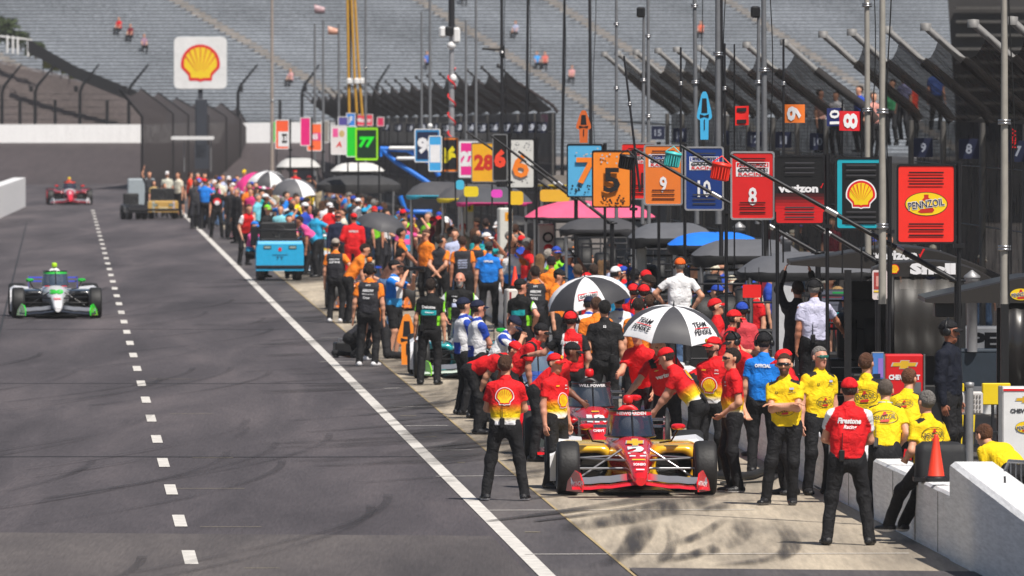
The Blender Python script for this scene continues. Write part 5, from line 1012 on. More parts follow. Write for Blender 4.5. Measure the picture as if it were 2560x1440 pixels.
# ---- poles
G2 = mat('grey_pole', (116, 118, 122), .5, .3, .15); DKP = mat('dark_pole', (36, 36, 40), .5, .2, .2); TANP = mat('tan_pole', (150, 138, 130), .6, vary=.2)
for lb, u, Y, v0, v1, r_, mt, cb, cl, ln in (
  ('tall brownish pole at the left by the orange boards', 680, 470, -40, 470, .07, TANP, 0, (250,), 0), ('thin pale pole left of the yellow straps', 787, 430, 60, 440, .05, G2, 0, (), 0), ('thin pale pole topped by a red flag', 808, 430, 50, 430, .05, G2, 0, (), 0),
  ('grey pole under the orange pennant', 847, 420, 60, 430, .05, G2, 0, (), 0), ('pale grey pole right of the yellow straps', 914, 400, -40, 430, .05, G2, 0, (170,), 0), ('slim light pole right of the dark far fence start', 1054, 330, 30, 400, .035, G2, 0, (), 0), ('light pole with a lamp near the blue 98 board', 1075, 330, -40, 400, .045, G2, 0, (315,), 0),
  ('slim light pole left of the pair before the far fence', 1165, 300, 50, 440, .035, G2, 0, (), 0), ('slim light pole right of the pair before the far fence', 1190, 300, -40, 440, .038, G2, 0, (), 0), ('black pole with a side arm above the far fence', 1256, 280, -40, 480, .042, DKP, 1, (130,), -2), ('black pole left of the far fence end', 1316, 262, -40, 480, .035, DKP, 1, (), 4),
  ('black pole at the far fence end', 1404, 255, -40, 500, .034, DKP, 1, (), 8), ('black pole behind the sky blue 7 board', 1478, 240, -40, 480, .038, DKP, 1, (), -4), ('grey pole behind the orange 5 board', 1541, 225, -40, 560, .034, G2, 0, (60, 220), 0), ('grey pole with dark lamp head', 1606, 215, 20, 560, .033, G2, 0, (200,), 4), ('grey pole beside the one with the lamp head', 1622, 213, -40, 560, .035, G2, 0, (90, 290), -2),
  ('pale grey pole behind the dark blue 10 board', 1742, 200, -40, 560, .040, G2, 1, (205, 15), -6), ('grey pole crossing the right edge of the 10 board', 1796, 170, -40, 560, .044, G2, 0, (135, 505), -2), ('dark pole right beside the grey one at the 10 board', 1803, 172, -40, 640, .03, DKP, 1, (), 0), ('grey pole with small dark box at the top', 1893, 190, 18, 560, .034, G2, 0, (205,), 4),
  ('grey pole crossing the red 8 board with black lower sleeve', 1913, 160, -40, 640, .042, G2, 1, (175, 385), -4), ('pale pole behind the turquoise framed board', 2170, 160, -40, 640, .042, mat('beige_pole', (158, 154, 146), .5, .2, .12), 1, (12, 275), -3), ('thick pale pole in front of the turquoise framed board', 2206, 128, -40, 760, .040, mat('beige_pole'), 1, (278, 565), 0), ('pale grey pole right of the red oval board', 2511, 126, -40, 760, .042, mat('beige_pole'), 1, (305, 620), 0)):
    root, x, z0, z1 = mast(lb, u, Y, v0, v1, r_, mt, ln, cb, cl)
    if 'lamp head' in lb or 'dark box' in lb: b = MB(); b.box((-.03, -.04, z1 - .08), (.16, .14, .2), bev=.03); b.build('lamp_head', PLB, root)
    if 'side arm' in lb: b = MB(); z = PZ(124, Y); b.tube([(0, 0, z), (-.5, 0, z + .02)], .03, 6); b.box((0, 0, z - .05), (.12, .12, .3), bev=.03); b.build('side_arm', PLB, root)
    if 'sleeve' in lb: b = MB(); b.tube([(0, 0, PZ(640, Y)), (0, 0, PZ(560, Y)), (0, 0, PZ(505, Y))], .05, 8); b.build('sleeve', PLB, root)
    if lb.endswith('lamp near the blue 98 board'): b = MB(); b.sphere((0, -.03, PZ(315, Y)), .08, 10); b.build('lamp', WPAINT, root)
for lb, u, v0, vb, ln in (('thin black rod holding the red 11 flag', 1812, 108, 420, 0), ('thin black rod holding the orange 9 flag', 1959, 98, 400, 0), ('thin black rod left of the grey poles', 1702, 118, 380, 0), ('leaning thin black rod behind the red 11 board', 1600, 140, 480, -40)): mast(lb, u, 168, v0, vb, .018, DKP, ln, None, (int((v0 + vb) * .42),), group='thin black flag rods')
# camera mast with a red coiled cable
root, x, z0, z1 = mast('silver mast carrying white camera heads and a red coiled cable', 1129, 305, -40, 430, .075, mat('silver_mast', (170, 170, 174), .4, .5), 0, None, (200,), group='camera mast'); Y = 305
b = MB(); b.tube([(.10 * math.cos(t * 2.6 * math.pi) + .0, .10 * math.sin(t * 2.6 * math.pi) - .05, PZ(170 + 240 * t / 4, Y)) for t in np.linspace(0, 4, 60)], .022, 5); b.build('coiled_cable', flat('red'), root)
for nm, du, v, s_, mt in (('camera_head', -22, 80, (.2, .25, .3), WPAINT), ('camera_head', 12, 88, (.2, .25, .42), WPAINT), ('camera_body', -6, 78, (.26, .3, .26), PLB), ('dome', 0, 114, (.26, .26, .22), WPAINT), ('dome', 4, 196, (.2, .2, .24), WPAINT)):
    b = MB(); b.sphere((du / F * Y, -.06, PZ(v, Y)), .5, 10, s_) if nm == 'dome' else b.box((du / F * Y, -.06, PZ(v, Y)), s_, bev=.05); b.build(nm, mt, root)
b = MB(); b.tube([(0, -.01, PZ(80, Y)), (0, -.01, PZ(0, Y)), (0, -.01, PZ(-40, Y))], .085, 8); b.build('upper_sleeve', DKP, root)
# yellow strapped mast
Y = 410; root, x, z0, z1 = mast('tall mast with three yellow straps above the green boards', 870, Y, -40, 430, .07, DKP, 6, None, (), group='strapped mast')
for d0, d1 in ((-1, 3), (8, 22), (16, 36)): b = MB(); b.tube([(PX(1280 + d0 - 1, Y), -.05, PZ(-40, Y)), (PX(1280 + (d0 + d1) / 2, Y), -.05, PZ(160, Y)), (PX(1280 + d1, Y), -.05, PZ(290, Y))], .055, 6); b.build('strap', mat('strap_yellow', (186, 140, 44), .7, vary=.2), root)
for du in (4, 22, 36): b = MB(); b.box((PX(1280 + du, Y), -.1, PZ(203, Y)), (.2, .2, .22), bev=.04); b.build('lamp', WPAINT, root)
# pennants on the far poles
for lb, u, v, c in (('pale red and white flag on a thin far pole', 800, 22, (170, 140, 146)), ('orange pennant beside the yellow straps', 834, 76, (196, 146, 126))):
    r = thing('pennant', lb, 'flag', PT(u, v, 428), 0); b = MB(); b.loft([[(x, .04 * math.sin(x * 9), -.28 + .1 * abs(x)), (x, .04 * math.sin(x * 9), .28 - .3 * (x + .35)), (x, .04 * math.sin(x * 9) + .01, .28 - .3 * (x + .35)), (x, .04 * math.sin(x * 9) + .01, -.28 + .1 * abs(x))] for x in np.linspace(-.35, .3, 8)], True); b.V = (np.array(b.V) * .6).tolist(); b.build('cloth', flat(c), r)
# ---- booms and buckets
boom('boom with the black bucket reaching left over the boards', 1586, 372, 2045, 634, 165, ('black ribbed bucket hanging on the left boom', (26, 26, 30)))
boom('boom with the turquoise bucket in the middle', 1702, 364, 2195, 655, 158, ('turquoise ribbed bucket hanging on the middle boom', (70, 190, 190)))
boom('boom with the red bucket, nearest the camera', 1826, 388, 2394, 705, 134, ('red ribbed bucket hanging on the nearest boom', (236, 52, 36)))
boom('thin boom over the white 6 board', 1226, 338, 1440, 500, 225, None); boom('thin boom passing left of the sky blue 7 board', 1296, 378, 1530, 560, 210, None); boom('thin boom over the amber 28 board', 1165, 328, 1385, 478, 240, None)
# ---- stop boards, flags
lolly('bright orange stop board held upright in the pit lane', 992, 785, 1042, 912, gY(915), (240, 138, 36), group=None)
lolly('sky blue stop board raised high above the boards', 1742, 229, 1780, 349, 172, (66, 174, 224)); lolly('orange stop board raised above the sky blue 7 board', 1440, 276, 1478, 357, 190, (204, 98, 40))
flag('red flag with black 11', 1836, 265, 1872, 313, 168, (226, 36, 32), '11', 'black', 110, -.1, -1); flag('orange flag with white 9', 1958, 261, 2012, 307, 168, (234, 122, 46), '9', 'white', 100, .0, -1); flag('navy flag with white 10 behind the red 8 flag', 2067, 270, 2106, 315, 160, (30, 40, 96), '10', 'white', 250, -.1, 1); flag('red flag with large white 8', 2098, 278, 2154, 327, 156, (214, 28, 40), '8', 'white', 270, .1, 1)
flag('narrow black flag with red letters at the right edge', 2528, 315, 2543, 376, 150, (20, 20, 22), 'NEW', 'red', 305, 0., -1, 1.57)
# ---- umbrellas
TP = [art_text('TEAM', .085, 'black', (0, .06), .02, .2, wmax=.24), art_text('PENSKE', .085, 'black', (0, -.06), .02, .2, wmax=.32), art_rect(-.13, -.006, .15, .006, 'red')]
umbrella('big black and white golf umbrella with dark lettering over the crew', 1684, 765, 148, .68, ['white', (70, 70, 74)], .34, (1692, 932), (4, 10), {6: TP, 4: TP}, spin=.5, group='black and white golf umbrellas')
umbrella('black and white umbrella with a small red lettered panel', 1462, 692, 178, .70, [(58, 58, 62), 'white'], .34, (1480, 812), (-10, 10), {5: [art_rect(-.16, -.06, .16, .06, 'red'), art_rect(-.15, -.05, .15, .03, 'white'), art_text('GANASSI', .06, 'dgrey', (0, -.01), .04, wmax=.28)]}, spin=.5, group='black and white golf umbrellas')
umbrella('black umbrella with white dashes beyond the orange crew', 962, 535, 262, .62, [(74, 74, 78)], .30, (975, 620), (14, 10), group='dark umbrellas')
umbrella('grey umbrella with white panels in the far crowd', 735, 448, 350, .72, [(92, 92, 96), (92, 92, 96), 'white', (92, 92, 96)], .36, (742, 560), (0, 12), spin=.5, group='dark umbrellas')
umbrella('white and black umbrella under the pink ones', 672, 428, 392, .72, ['white', (70, 70, 74)], .36, None, (4, 12), spin=.2, group='black and white golf umbrellas')
umbrella('bright pink umbrella left of the white and black one', 640, 432, 400, .8, [(232, 60, 140)], .36, None, (-6, 12), group='pink umbrellas'); umbrella('pink umbrella half hidden below the white and black one', 668, 470, 398, .8, [(240, 90, 160)], .34, None, (6, 12), group='pink umbrellas')
umbrella('flat dark umbrella over an orange shirted man', 1282, 540, 282, .5, [(44, 44, 46)], .2, None, (0, 8), group='dark umbrellas')
# ---- canopies over the carts
CG = (88, 90, 96)
canopy('dark grey fabric canopy nearest, left of the white lettered roof', 1848, 2215, 634, 682, 700, 176, CG, 2.4, (24, 25, 28)); canopy('second dark grey fabric canopy behind the orange capped man', 1732, 2010, 602, 640, 662, 188, CG, 2.4, (24, 25, 28)); canopy('third dark grey fabric canopy with tied valance', 1572, 1790, 560, 596, 618, 204, CG, 2.4, (24, 25, 28))
canopy('bright blue fabric canopy between the grey ones', 1672, 1910, 584, 614, 632, 192, (14, 116, 224), 2.4, (30, 32, 36)); canopy('pink fabric canopy under the sky blue 7 board', 1312, 1640, 505, 544, 552, 232, (224, 90, 128), 2.4, (40, 40, 44), flat_top=.5)
canopy('dark canopy with cyan trim left of the yellow banners', 1014, 1190, 456, 488, 494, 275, (72, 72, 76), 2.4, (60, 170, 200)); canopy('dark canopy with yellow trim', 1092, 1280, 462, 496, 502, 268, (74, 74, 78), 2.4, (214, 190, 40)); canopy('dark canopy with magenta trim', 1140, 1330, 470, 506, 512, 258, (70, 72, 78), 2.4, (210, 60, 130))
canopy('grey flat canopy behind the orange helmeted crew', 1400, 1600, 548, 574, 590, 218, (66, 66, 70), 2.2, (40, 40, 44)); canopy('white topped canopy below the far boards', 826, 960, 408, 428, 434, 372, (206, 206, 204), 2.4, (60, 60, 62)); canopy('grey topped canopy farthest up the pit wall', 690, 800, 396, 418, 424, 420, (186, 186, 184), 2.4, (54, 54, 56)); canopy('black canopy with glittering edge below the white one', 790, 1000, 440, 462, 480, 345, (56, 56, 58), 2.2, (44, 44, 46)); canopy('pale folded canopy behind the white 6 board', 1345, 1470, 440, 462, 470, 250, (96, 90, 84), 2.2, (220, 190, 40))
for lb, u0, v0, u1, v1, c, Y in (('yellow banner square under the amber 28 board', 1160, 466, 1196, 492, (226, 200, 30), 252), ('magenta banner square on the canopy edge', 1228, 474, 1256, 494, (226, 70, 190), 246), ('yellow rounded banner below the white 6 board', 1273, 478, 1308, 512, (230, 186, 40), 240), ('yellow and pink banner strip left of the sky blue board', 1350, 474, 1424, 504, (228, 176, 50), 236), ('cyan banner square under the yellow 26 board', 1140, 450, 1160, 474, (70, 180, 214), 256)):
    r = thing('banner', lb, 'banner', PT((u0 + u1) / 2, (v0 + v1) / 2, Y), .05, 'coloured banners on the canopies'); b = MB(); b.prism(rrect((u1 - u0) / F * Y, (v1 - v0) / F * Y, .06), .04); b.build('cloth', flat(c), r); b = MB(); b.tube([(-.1, .04, .2), (-.1, .04, -.9)], .02, 6); b.build('pole', DKP, r)
# blue roof truss of the far cart
Y = 330; r = thing('pit_cart', 'bright blue framed pit cart with white roof wings in the far row', 'pit cart', PT(1020, 400, Y), 0, 'tall pit carts with computers'); m_ = Y / F; BL = mat('cart_blue', (20, 110, 206), .4)
for P_ in ([(-70, 30), (-30, -5), (40, -50), (60, -64)], [(-72, 28), (20, 25), (68, 18)], [(-72, 24), (-70, 8)], [(-5, 28), (60, -10), (78, -40)], [(-20, -90), (-5, -130), (60, -130)]): b = MB(); b.tube([(u * m_, 0, v * m_) for u, v in P_], .085, 6); b.build('frame_bar', BL, r)
for dv, w_ in ((30, 118), (4, 80)): b = MB(); b.box((10 * m_, .6, dv * m_), (w_ * m_, 1.6, .10), bev=.04); b.build('roof_wing', WPAINT, r)
b = MB(); b.box((30 * m_, .8, -150 * m_), (130 * m_, 1.5, 120 * m_)); b.build('cabinet', DKP, r)
# three near pit carts with arched roofs
RF = mat('cart_roof', (40, 37, 35), .45, vary=.1, coat=.2); CLR = glass('clear_curtain', (58, 55, 52), .55, .42); BLK = mat('cart_black', (22, 22, 24), .5, vary=.25)
def pit_cart(label, Y, prof, art, au, av, body, depth=2.2):
    m_ = Y / F; u0, u1 = prof[0][0], prof[-1][0]; cx = PX((u0 + u1) / 2, Y); root = thing('pit_cart', label, 'pit cart', (cx, Y, 0), 0, 'tall pit carts with computers')
    us = np.linspace(u0, u1, 26); vt, vb = [np.interp(us, [p[0] for p in prof], [p[i] for p in prof]) for i in (1, 2)]
    for _ in range(2): vt[1:-1] = (vt[:-2] + 2 * vt[1:-1] + vt[2:]) / 4; vb[1:-1] = (vb[:-2] + 2 * vb[1:-1] + vb[2:]) / 4
    b = MB(); b.loft([[(PX(u, Y) - cx, 0, PZ(q_, Y)), (PX(u, Y) - cx, depth, PZ(q_, Y)), (PX(u, Y) - cx, depth, PZ(p, Y)), (PX(u, Y) - cx, .05, PZ(p, Y)), (PX(u, Y) - cx, 0, PZ(p, Y) - .02)] for u, p, q_ in zip(us, vt, vb)], False); rf = b.build('roof', RF, root)
    decal('lettering', art, flat_fn((PX(au, Y) - cx, 0, PZ(av, Y)), (1, 0, 0), (0, 0, 1), (0, -1, 0), .006), rf)
    b0, b1 = (body[0] - (u0 + u1) / 2) * m_, (body[1] - (u0 + u1) / 2) * m_; zt = PZ(body[2], Y)
    for x in (b0, b1): b = MB(); b.box((x, .06, zt / 2), (.10, .10, zt)); b.build('upright', BLK, root)
    b = MB(); b.box(((b0 + b1) / 2, depth - .05, zt * .46), (b1 - b0, .08, zt * .92)); b.build('back_panel', BLK, root)  # full-height black panel added to keep the cart interior dark
    b = MB(); b.box(((b0 + b1) / 2, depth * .5, .45), (b1 - b0 - .12, depth - .3, .9), bev=.02); b.build('cabinet', BLK, root)
    return root, cx, m_
VA = [art_text('verizon', .135, 'white', (0, 0), .05, wmax=.62), art_poly([(.33, .02), (.35, -.04), (.42, .09), (.39, .09), (.352, .01)], 'red')]
r1, cx1, m1 = pit_cart('black arched pit cart roof with white lettering and red tick', 160, [(1976, 652, 663), (2060, 641, 668), (2140, 628, 671), (2200, 617, 673), (2270, 615, 668), (2350, 626, 666), (2430, 655, 682), (2520, 696, 714)], VA, 2238, 638, (2120, 2240, 675))
SA = art_scallop(.135, (-.5, 0), False) + [art_text('Shell', .155, 'white', (.02, 0), .07, 0, 1.1, wmax=.62)]
r2, cx2, m2 = pit_cart('black arched pit cart with clear curtain and scallop emblem on its roof', 154, [(2182, 670, 690), (2200, 662, 694), (2240, 655, 692), (2300, 650, 691), (2360, 652, 691), (2414, 662, 694), (2450, 676, 706), (2490, 702, 722)], SA, 2328, 672, (2225, 2405, 690), .9)
def curtain(root, cx, Y, u0, v0, u1, v1, y, mt=CLR, nm='clear_curtain'):
    b = MB(); w_ = (u1 - u0) / F * Y; x0 = PX(u0, Y) - cx; n = 14; z0, z1 = PZ(v1, Y), PZ(v0, Y); b.loft([[(x0 + w_ * i / n, y + .009 * math.sin(i * 1.7), z0), (x0 + w_ * i / n, y + .004 * math.sin(i * 1.7 + .5), z1), (x0 + w_ * i / n, y + .01 + .004 * math.sin(i * 1.7 + .5), z1), (x0 + w_ * i / n, y + .01 + .009 * math.sin(i * 1.7), z0)] for i in range(n + 1)], True); return b.build(nm, mt, root)
curtain(r2, cx2, 154, 2235, 690, 2402, 890, .02); curtain(r2, cx2, 154, 2218, 690, 2236, 890, .0, BLK, 'side_flap')
b = MB(); b.prism(rrect(37 * m2, 74 * m2, .03), .04); p = b.build('poster', mat('poster_paper', (214, 200, 200), .5), r2, (PX(2199, 154) - cx2, -.04, PZ(712, 154)))
decal('picture', [art_rect(-.08, -.06, .08, .17, (160, 60, 56)), art_rect(-.05, -.02, .03, .12, (210, 150, 140)), art_rect(-.08, -.1, .08, -.075, (226, 190, 60)), art_rect(-.03, -.17, .03, -.13, (190, 190, 190))], flat_fn((0, -.02, 0), (1, 0, 0), (0, 0, 1), (0, -1, 0)), p)
r3, cx3, m3 = pit_cart('nearest black pit cart with yellow oval emblem at the right edge', 140, [(2312, 745, 756), (2340, 738, 759), (2420, 722, 758), (2480, 708, 757), (2560, 690, 758), (2700, 690, 762), (2760, 720, 762)], art_oval(.27), 2552, 736, (2512, 2700, 740), 2.4)
curtain(r3, cx3, 140, 2516, 742, 2640, 985, .04, glass('dark_curtain', (40, 38, 38), .86, .2), 'dark_curtain'); b = MB(); b.box((PX(2372, 140) - cx3, .4, PZ(776, 140)), (.33, .6, .17), bev=.01); b.build('hanging_box', BLK, r3)
for u, Y, v in ((2430, 150, 690), (2350, 165, 640), (1848, 196, 566), (1966, 178, 594)):
    r = thing('vent_stack', {2430: 'grey capped vent stack nearest, beside the red oval board post', 2350: 'grey capped vent stack behind the lettered arched roof', 1848: 'grey capped vent stack above the blue canopy', 1966: 'grey capped vent stack above the second grey canopy'}[u], 'vent stack', (PX(u, Y), Y, 0), 0, 'round vent stacks between the carts'); z = PZ(v, Y); b = MB(); b.lathe([(.07, z - 1.0), (.07, z - .1), (.1, z - .1), (.1, z - .02)], 16); b.build('tube', GALV, r); b = MB(); b.lathe([(.11, z - .025), (.11, z), (.01, z + .08)], 16); b.build('cap', GALV, r)
# cabinets and panels round the near carts
r = thing('tool_cabinet', 'red tool cabinet with gold cross emblem and white lettering', 'cabinet', (PX(2261, 145), 145, 0), 0); m_ = 145 / F; b = MB(); b.box((0, .3, .85), (96 * m_, .6, 1.35), bev=.015); p = b.build('case', flat((206, 22, 28)), r)
decal('lettering', shift(art_bow(.33), 0, .17) + [art_text('CHEVROLET', .068, 'white', (0, .01), .06, 0, 1.1, wmax=.40)], flat_fn((0, 0, PZ(945, 145)), (1, 0, 0), (0, 0, 1), (0, -1, 0)), p)
b = MB(); 
for x in (-.255, .255): b.box((x, .0, .85), (.02, .03, 1.37))
b.box((.14, -.02, PZ(975, 145)), (.14, .03, .2)); b.build('trim', STEEL, r)
r = thing('white_cabinet', 'large white cabinet with black block lettering behind the dark jacketed man', 'cabinet', (PX(2500, 172), 172, 0), 0); b = MB(); b.box((0, .4, PZ(850, 172)), (190 / F * 172, .8, 66 / F * 172), bev=.03); b.box((0, .4, .35), (170 / F * 172, .7, .7)); p = b.build('case', WPAINT, r); decal('lettering', [art_text('PENSKE', .26, 'black', (.22, 0), .06, 0, 1.2)], flat_fn((0, 0, PZ(852, 172)), (1, 0, 0), (0, 0, 1), (0, -1, 0)), p)
r = thing('fuel_bin', 'dark blue grey bin tank right of the dark jacketed man', 'bin', (PX(2450, 150), 150, 0), 0); b = MB(); z0, z1 = PZ(966, 150), PZ(882, 150); b.box((0, .3, (z0 + z1) / 2), (.44, .5, z1 - z0), None, 1.12); b.box((0, .3, z1 + .02), (.52, .56, .05), bev=.015); b.build('tank', mat('bin_plastic', (42, 52, 62), .5, vary=.15), r)
for x in (-.18, .18): b = MB(); b.tube([(x, .3, 0), (x, .3, z0)], .025, 6); b.build('leg', DKP, r)
r = thing('tool_cabinet', 'white tool cabinet with gold emblem and yellow oval at right edge', 'cabinet', (PX(2560, 132), 132, 0), 0); b = MB(); b.box((0, .3, .8), (.5, .6, 1.3), bev=.015); p = b.build('case', WPAINT, r); decal('lettering', shift(art_bow(.24), .02, .26) + [art_text('CHEVROLET', .05, 'dgrey', (.02, .13), .05, wmax=.36), art_rect(-.24, .36, .24, .385, 'red')] + shift(art_oval(.24), 0.02, -.06), flat_fn((0, 0, PZ(1055, 132)), (1, 0, 0), (0, 0, 1), (0, -1, 0)), p)
b = MB(); b.box((-.275, .0, .8), (.05, .06, 1.34), bev=.01); b.build('trim', STEEL, r)
r = thing('monitor', 'monitor with pale timing screen behind the white shirted man', 'monitor', (PX(2088, 175), 175, PZ(752, 175)), .1); b = MB(); b.box((0, .03, 0), (.46, .05, .36), bev=.01); b.build('housing', PLB, r); p = MB(); p.box((0, 0, 0), (.42, .012, .32)); sc = p.build('screen', flat((92, 96, 110)), r); decal('display', [art_rect(-.04, .11, .2, .14, (40, 150, 80)), art_rect(-.2, .05, .2, .06, (150, 70, 80)), art_rect(-.2, -.06, .2, -.05, (80, 84, 96))], flat_fn((0, -.006, 0), (1, 0, 0), (0, 0, 1), (0, -1, 0)), sc)
b = MB(); b.tube([(0, .06, -.1), (0, .06, -1.3)], .03, 8); b.build('stand', PLB, r)
r = thing('monitor', 'small screen with blue and violet picture left of the red cabinet', 'monitor', (PX(2195, 147), 147, PZ(915, 147)), .15); b = MB(); b.box((0, .02, 0), (.17, .03, .36), bev=.008); b.build('housing', STEEL, r); b = MB(); b.box((0, 0, 0), (.14, .012, .33)); sc = b.build('screen', flat((70, 120, 190)), r); decal('display', [art_rect(0, -.15, .065, .1, (140, 110, 190)), art_rect(-.065, -.16, .03, -.1, (20, 30, 50))], flat_fn((0, -.006, 0), (1, 0, 0), (0, 0, 1), (0, -1, 0)), sc)
b = MB(); b.tube([(0, .04, -.15), (0, .04, -1.0)], .02, 6); b.build('stand', PLB, r)
r = thing('sign_panel', 'bright red square panel hanging under the nearest grey canopy', 'panel', PT(1880, 728, 166), 0); b = MB(); b.prism(rrect(.27, .19, .012), .03); b.build('panel', flat((226, 30, 28)), r); b = MB(); b.tube([(-.1, .01, .09), (-.1, .01, .35)], .006, 5).tube([(.1, .01, .09), (.1, .01, .35)], .006, 5); b.build('hanger', PLB, r)
for lb, u0, v0, u1, v1, Y, c in (('white equipment case leaning at the left canopy leg', 1585, 618, 1618, 690, 206, (196, 198, 196)), ('white cabinet under the pink canopy with a coiled black cable', 1345, 560, 1386, 650, 234, (206, 206, 200)), ('white cabinet with yellow label below the magenta trim', 1150, 498, 1186, 545, 270, (214, 212, 206)), ('white cabinet with amber label near the white capped man', 1248, 520, 1282, 580, 262, (210, 210, 204)), ('pale cabinet between the middle canopies', 1765, 680, 1850, 745, 226, (150, 154, 156)), ('pale grey cabinet beneath the nearest grey canopy', 1940, 680, 1990, 760, 176, (190, 192, 196)), ('white refuelling tank at the foot of the cone', 1268, 722, 1302, 812, 205, (212, 206, 200))):
    r = thing('equipment_cabinet', lb, 'cabinet', (PX((u0 + u1) / 2, Y), Y, 0), .1, 'pale equipment cabinets'); z0, z1 = (PZ(v1, Y), PZ(v0, Y)); z0 = min(z0, .6); b = MB(); b.box((0, .3, (z0 + z1) / 2), ((u1 - u0) / F * Y, .5, z1 - z0), bev=.03); p = b.build('case', mat('cab_%d' % u0, c, .5, vary=.12), r)
    b = MB(); b.box((0, .03, z0 / 2 + .01), (.06, .06, z0)); b.build('stand', DKP, r)
    if 'label' in lb: decal('label', [art_rect(-.07, -.1, .1, .1, (224, 200, 20) if 'yellow' in lb else (232, 160, 30)), art_text('S', .1, 'black', (.015, 0), .05)], flat_fn((.05, .05, z1 - .2), (1, 0, 0), (0, 0, 1), (0, -1, 0)), p)
    if 'coiled' in lb: b = MB(); b.tube([((.11 - .004 * t) * math.cos(t * 2) + .04, .03, z1 - .28 + (.11 - .004 * t) * math.sin(t * 2)) for t in np.linspace(0, 9, 50)], .01, 5, False); b.build('cable', PLB, r)
    if 'tank' in lb: decal('stripe', [art_rect(-.1, -.3, -.06, .3, (140, 50, 56))], flat_fn((0.02, .05, (z0 + z1) / 2), (1, 0, 0), (0, 0, 1), (0, -1, 0)), p)
cone('orange traffic cone on the pit wall beside the black draped case', (PX(2340, 121.2), 121.2, .73), .50); cone('orange traffic cone far up the lane by the white tank', (PX(1287, 203), 203, PZ(722, 203)), .40)
r = thing('draped_case', 'black draped case on the pit wall behind the cone', 'case', (PX(2352, 122.6), 122.6, .69), 0); b = MB()
b.loft([[(x * s, y * s, z) for x, y in rrect(.54, .40, .07, 4)] for s, z in ((1.04, 0), (1.0, .1), (.98, .3), (.95, .38), (.7, .41), (.05, .415))], True); V = np.array(b.V); V += .012 * np.sin(V[:, [1, 2, 0]] * 31 + 1); b.V = V.tolist(); b.build('cover', TARP, r); b = MB(); b.box((-.02, -.05, .02), (.56, .34, .04)); b.build('base', PLB, r)
r = thing('junction_box', 'white electrical box on a grey steel post behind the pit wall', 'junction box', (PX(2424, 125), 125, 0), 0); b = MB(); b.tube([(0, 0, 0), (0, 0, PZ(968, 125))], .043, 10); b.lathe([(.045, 0), (.05, .005), (.05, .05), (.001, .06)], 10, None, (0, 0, PZ(968, 125))); b.build('post', GALV, r)
b = MB(); b.box((.02, .06, PZ(1008, 125)), (.255, .1, .255), bev=.02); bx_ = b.build('box', mat('box_grey', (196, 192, 190), .5, vary=.15), r); b = MB()
for i in range(4):
    for j in range(3): b.box((.05 + .033 * j, .004, PZ(1008, 125) - .09 + .055 * i), (.014, .012, .03))
b.build('socket', mat('socket_grey', (120, 116, 112), .6), bx_)
r = thing('crowd_barrier', 'galvanised steel crowd barrier at the right edge', 'barrier', (PX(2560, 116.5), 116.5, 0), -1.15); b = MB(); b.tube([(-.42, 0, .12), (-.42, 0, 1.0), (-.34, 0, 1.09), (1.3, 0, 1.09)], .021, 8); b.tube([(-.42, 0, .2), (1.3, 0, .2)], .018, 6); b.build('frame', GALV, r)
for i in range(12): b = MB(); b.tube([(-.3 + .12 * i, 0, .2), (-.3 + .12 * i, 0, 1.09)], .009, 6); b.build('bar', GALV, r)
r = thing('equipment_bag', 'red and black equipment bag with beige cover in front of the white shirted man', 'bag', (PX(1950, 160), 160, .78), 0); b = MB(); b.sphere((0, 0, .12), .22, 14, (1, .8, .95)); V = np.array(b.V); V += .02 * np.sin(V[:, [2, 0, 1]] * 23); b.V = V.tolist(); b.build('body', mat('bag_red', (204, 24, 32), .6, vary=.2, bump=.4, bscale=9.), r); b = MB(); b.sphere((-.03, 0, .29), .17, 12, (1, .9, .5)); b.build('cover', mat('bag_beige', (190, 176, 150), .8, vary=.2), r); b = MB(); b.tube([(-.2, -.1, .0), (-.05, -.2, .2), (.15, -.16, .1)], .03, 6); b.box((0, 0, -.4), (.4, .3, .76)); b.build('stand', PLB, r)
# hoses on the pavement
for lb, P_, r_ in (('thick black hose lying on the pavement behind the yellow crew', [(1790, 1200), (1830, 1205), (1880, 1200), (1915, 1186), (1935, 1165)], .05), ('thin black cable curling past the yellow crew', [(1800, 1212), (1860, 1212), (1925, 1208), (1960, 1185), (2010, 1200), (2060, 1235)], .014), ('air hose looped from the car nose to the wall', [(1640, 1236), (1700, 1222), (1790, 1215), (1850, 1222)], .012)):
    Yq = [gY(v) for u, v in P_]; pts = np.array([(PX(u, y), y, r_ + .012) for (u, v), y in zip(P_, Yq)]); t = np.linspace(0, len(pts) - 1, 30); q = np.stack([np.interp(t, range(len(pts)), pts[:, i]) for i in range(3)], 1); q[1:-1] = (q[:-2] + q[1:-1] * 2 + q[2:]) / 4; b = MB(); b.tube(q, r_, 8); tag(b.build('hose', RUB), lb, 'hose', 'hoses on the pavement')
r = thing('toolbox', 'dark low toolbox stand beside the kneeling mechanic', 'toolbox', (*foot(868, 884)[:2], 0), .2); b = MB(); b.box((0, .2, .11), (.42, .3, .2), bev=.02); b.build('case', PLB, r); b = MB(); b.tube([(-.12, .2, .2), (-.12, .2, .27), (.12, .2, .27), (.12, .2, .2)], .012, 6); b.build('handle', STEEL, r)
